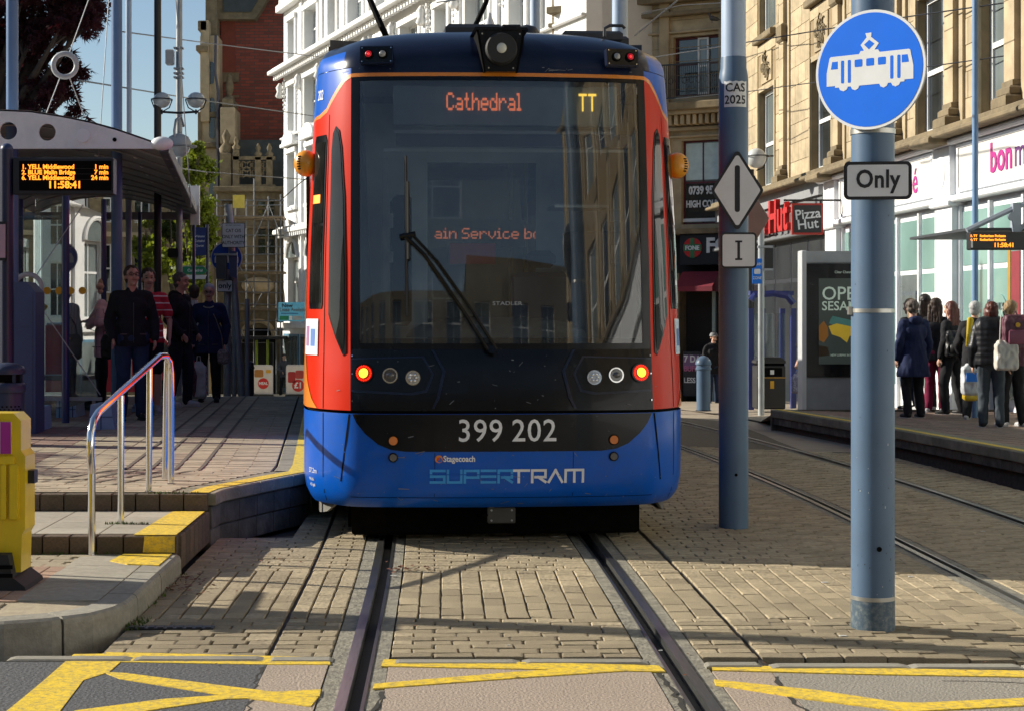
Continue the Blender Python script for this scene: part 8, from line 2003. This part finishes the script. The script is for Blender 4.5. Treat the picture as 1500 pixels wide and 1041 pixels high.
# left platform
person(139, 600, 22.2, zP, 1.70, 62, 'woman in a pale pink coat with folded arms standing behind the shelter glass', PINKC, BLK, ('bob', HBLONDE), arms=((( -.22, -.10, 1.15), (.04, -.24, 1.17)), ((.22, -.12, 1.16), (-.04, -.26, 1.12))), hem=.70, coatflare=1.05, headtilt=18, legs=(.02, -.03))
person(193, 620, 20.0, zP, 1.80, 18, 'man in a dark jacket and glasses with his head tilted back, beside the blue mast', BLK, JEAN, ('crop', HBROWN), glasses=True, headtilt=-10, headturn=6, hem=.84, build_=1.08, skin=SKINR, arms=(((-.25, .04, 1.12), (-.23, -.12, .93)), ((.255, .03, 1.12), (.25, -.08, .92))))
person(217, 608, 21.2, zP, 1.80, 14, 'young man in a red and white striped T-shirt and black shorts', STRIPE, BLK, ('short', HBROWN), shorts=True, bare_arms=True, hem=.86, headturn=2, shoes=(.35, .35, .35), arms=(None, ((.26, .05, 1.13), (.25, -.05, .92))), build_=.98)
person(263, 597, 22.9, zP, 1.79, 68, 'man in a black hooded jacket and white trainers looking to the right', BLK, cloth('dark_slacks', (.018, .022, .032)), ('crop', HGBR), skin=SKINR, shoes=(.55, .56, .58), hood=True, hem=.86, arms=(((-.25, .02, 1.14), (-.20, -.14, .96)), ((.25, .02, 1.14), (.20, -.14, .96))), legs=(.06, -.08), build_=1.04)
person(284, 588, 25.3, zP, 1.66, 200, 'person in a white striped shirt mostly hidden behind the man in black', stripe_mat('cloth_white_stripe', ((.55, .55, .52), (.30, .30, .30)), 0, 22, duty=.25), GREYT, ('crop', HBROWN), facev=False, hem=.8)
person(306, 588, 24.2, zP, 1.66, 4, 'elderly woman with white hair and glasses in a navy coat carrying a shoulder bag', NVY, BLK, ('grey', HGREY), glasses=True, hem=.72, coatflare=1.12, build_=1.08, headtilt=4, arms=(((-.26, .03, 1.12), (-.25, -.06, .88)), ((.26, .04, 1.12), (.24, -.02, .88))))
person(416, 580, 70, None, 1.72, 20, 'far off man in a grey hooded top walking down the street', cloth('grey_hoodie', (.06, .065, .075)), BLK, ('short', HDARK), hood=True, legs=(.12, -.12), headtilt=22, vox=.02, arms=(((-.25, -.02, 1.14), (-.14, -.2, 1.02)), ((.25, -.02, 1.14), (.14, -.2, 1.02))))
# right platform
zR = .155
def YR_(py): return footY(py, zR)
person(1338, 612, YR_(612), zR, 1.62, 195, 'woman in a long navy parka seen from behind, nearest the big pole', NVY, BLK, ('curly', HGBR), facev=False, hem=.62, coatflare=1.28, hood=True, headturn=-25, build_=1.1)
person(1334, 604, YR_(600), zR, 1.66, 215, 'blonde woman half hidden behind the navy parka', BLK, JEAN, ('long', HBLONDE), facev=False)
person(1355, 600, YR_(602), zR, 1.72, 190, 'tall dark haired woman in a black coat beyond the parka', BLK, BLK, ('long', HDARK), facev=False, hem=.75, shoes=(.5, .5, .5))
person(1371, 602, YR_(604), zR, 1.66, 150, 'brown haired woman in maroon trousers between two dark haired women', BLK, cloth('maroon_legs', (.16, .008, .04)), ('long', HBROWN), facev=False, shoes=(.5, .5, .5))
person(1394, 606, YR_(607), zR, 1.61, 218, 'auburn haired girl in black with white soled trainers and a black backpack', BLK, BLK, ('long', HAUB), facev=False, hem=.85, stance=.13, legs=(.05, -.04))
person(1428, 616, YR_(615), zR, 1.60, 150, 'grey haired woman with a yellow scarf holding carrier bags', BLK, cloth('dark_slacks2', (.02, .022, .025)), ('grey', HGREY), facev=False, shoes=(.55, .55, .55), arms=(((-.25, .0, 1.13), (-.22, -.15, .90)), ((.25, .0, 1.13), (.22, -.15, .9))))
person(1452, 628, YR_(626), zR, 1.58, 168, 'dark red haired woman in a black quilted jacket and grey leggings', cloth('black_puffer', (.014, .015, .018), .4), cloth('grey_leggings', (.05, .062, .075)), ('bob', HAUB), facev=False, hem=.88, puff=1, build_=1.08, headturn=12, legs=(.03, -.02))
person(1483, 626, YR_(625), zR, 1.60, 200, 'woman in black side-striped trousers with a pink backpack at the right edge', cloth('plum_top', (.06, .02, .035)), BLK, ('tail', HBLONDE), facev=False, headturn=-60, hem=.85, shoes=(.55, .55, .55), legs=(.06, -.06))
person(1045, 592, 41, None, 1.72, 15, 'man in a dark hooded coat and cap by the phone shop window', BLK, JEAN, ('crop', HDARK), hood=True, headtilt=15, build_=1.1, vox=.016, hem=.75)
person(1181, 602, 27.6, .0, 1.7, 100, 'shopper almost hidden behind the advertising panel, holding a patterned bag', BLK, BLK, ('crop', HDARK), facev=False, vox=.02)
# ---------------- things they carry
def bag(name, loc, label, cat, parts):
    t = thing(name, loc, label, cat)
    for nm, mb, m in parts: lmesh(mb, nm, m, t, 60)
    return t
def P3(px, py, Y): return (X_(px, Y), Y, Z_(py, Y))
LEA = mat('black_leather', (.012, .012, .013), .4)
def bagbody(w, d, h, flare=.85):
    Q = MB(); Q.box(-w/2, w/2, -d/2, d/2, -h, -h*.1, bev=.02); Q.box(-w/2*flare, w/2*flare, -d/3, d/3, -h*.2, 0, bev=.015); me = remesh(Q, .014, 3, .012, 12, w*10); 
    mb = MB(); mb.v = [tuple(v.co) for v in me.vertices]; mb.f = [tuple(p.vertices) for p in me.polygons]; mb.m = [0]*len(mb.f); bpy.data.meshes.remove(me); return mb
bag('handbag', P3(167, 490, 21.4), 'black leather handbag hanging from the pink coated woman\'s arm', 'handbag', (('body', bagbody(.30, .14, .30), LEA), ('strap', MB().tube([(-.1, 0, -.02), (-.08, 0, .12), (-.02, 0, .22), (.05, 0, .12), (.09, 0, -.02)], .010, 6), LEA), ('clasp', MB().cyl((-.02, -.075, -.05), (-.02, -.09, -.05), .015, n=10), DOT)))
bag('shoulder_bag', P3(327, 512, 24.1), 'small patterned shoulder bag at the elderly woman\'s hip', 'handbag', (('body', bagbody(.15, .08, .20), mat('patterned_bag', (.22, .19, .19), .7, var=.6, scale=45)), ('strap', MB().tube([(.0, 0, -.02), (-.02, -.02, .2), (-.09, -.08, .42), (-.13, -.06, .50)], .007, 5), mat('strap_tan', (.2, .17, .13), .6))))
CARR = mat('white_carrier', (.50, .52, .54), .45, var=.08, dirt=.3, dirtcol=(.25, .27, .3), dscale=6)
bag('carrier_bag', P3(291, 530, 23.9), 'white plastic carrier bag held low beside the elderly woman', 'bag', (('body', bagbody(.20, .12, .50, .5), CARR), ('handle', MB().tube([(-.03, 0, -.02), (-.02, 0, .08), (.02, 0, .08), (.03, 0, -.02)], .006, 5), CARR)))
bag('folded_umbrella', P3(284, 540, 23.6), 'folded flowery umbrella hanging beside the white carrier bag', 'umbrella', (('canopy', MB().lathe([(.01, -.38), (.03, -.3), (.045, -.1), (.02, 0), (.01, .02)], n=10), mat('umbrella_pattern', (.10, .04, .06), .7, var=.9, scale=40)), ('handle', MB().cyl((0, 0, 0), (0, 0, .12), .008, n=8), REDS)))
bag('handbag', P3(1474, 499, YR_(626)-.25), 'pale cream shoulder bag worn over the quilted jacket', 'handbag', (('body', bagbody(.26, .12, .36), mat('cream_leather', (.50, .47, .42), .5)), ('strap', MB().tube([(-.08, 0, -.02), (-.07, 0, .25), (-.03, .05, .42), (.02, 0, .25), (.07, 0, -.02)], .008, 6), mat('cream_leather', (.50, .47, .42), .5))))
cb_ = bag('carrier_bag', P3(1424, 532, YR_(615)-.25), 'white, blue and yellow carrier bag held by the grey haired woman', 'bag', (('body', bagbody(.26, .14, .42, .6), CARR), ('blue_print', MB().box(-.10, .10, -.088, -.080, -.24, -.12), SIGNB), ('yellow_bag', MB().box(-.11, .07, -.05, .08, -.50, -.36, bev=.03), mat('bag_yellow', (.6, .42, .03), .5))))
bag('scarf', P3(1416, 480, YR_(615)), 'yellow scarf edge on the grey haired woman\'s shoulder', 'scarf', (('cloth', MB().capsule((.02, -.10, .10), (-.02, -.15, -.10), .045, .03, 10, .5).capsule((-.02, -.15, -.10), (-.03, -.12, -.24), .03, .02, 8, .5), mat('scarf_yellow', (.6, .42, .02), .8)),))
BPK = mat('backpack_plum', (.10, .03, .05), .6, var=.2)
bp_ = bag('backpack', P3(1487, 462, YR_(626)-.22), 'plum and pink backpack on the back of the woman at the right edge', 'backpack', (('body', bagbody(.30, .16, .42, .9), BPK), ('pocket', MB().box(-.11, .11, -.12, -.08, -.36, -.18, bev=.02), mat('backpack_pink', (.20, .05, .09), .6)), ('badge', MB().cyl((.0, -.10, -.12), (.0, -.11, -.12), .03, n=12), DOT), ('loop', MB().tube([(-.03, 0, 0), (0, 0, .05), (.03, 0, 0)], .008, 5), BPK)))
bag('backpack', P3(1399, 485, YR_(607)-.2), 'black backpack on the auburn haired girl', 'backpack', (('body', bagbody(.26, .13, .36, .9), LEA), ('pocket', MB().box(-.09, .09, -.1, -.06, -.32, -.18, bev=.02), LEA)))
bag('shopping_bag', P3(1167, 548, 27.3), 'white and purple patterned bag showing past the advertising panel', 'bag', (('body', bagbody(.15, .10, .30, .8), mat('bag_pattern', (.35, .33, .42), .6, var=.9, scale=60)), ('handle', MB().tube([(-.03, 0, 0), (0, 0, .08), (.03, 0, 0)], .006, 5), SIGNB)))
# the arm that holds it
t = [o for o in bpy.data.objects if o.get('label', '').startswith('shopper almost')][0]
am = MB(); am.capsule(P3(1182, 490, 27.5), P3(1172, 525, 27.4), .05, .04, 10); am.build('sleeve', BLK, t, smooth=60); hm = MB(); hm.capsule(P3(1170, 528, 27.4), P3(1167, 537, 27.3), .03, .035, 10); hm.build('hand', SKIN, t, smooth=60)
# side stripe on trousers, necklace
pr_ = [o for o in bpy.data.objects if o.get('label', '').startswith('woman in black side-striped')][0]
lmesh(MB().tube([(-.19, -.01, .85), (-.175, -.02, .5), (-.165, .05, .12)], .012, 5), 'trouser_stripe', SIGNW, pr_)
ew = [o for o in bpy.data.objects if o.get('label', '').startswith('elderly woman')][0]
nk_ = MB()
for a_ in np.linspace(-1.2, 1.2, 11): nk_.sphere((.075*math.sin(a_), -.07-.03*math.cos(a_), 1.43-.03*math.cos(a_)), .010, 6)
lmesh(nk_, 'bead_necklace', mat('beads', (.5, .45, .35), .4), ew, 180)
capm = [o for o in bpy.data.objects if o.get('label', '').startswith('man in a dark hooded coat and cap')][0]
lmesh(MB().lathe([(.10, 1.66), (.098, 1.70), (.07, 1.745), (.01, 1.76)], (0, -.02, 0), 16).box(-.06, .06, -.20, -.1, 1.655, 1.668), 'cap', mat('cap_grey', (.2, .2, .2), .7), capm, 60)
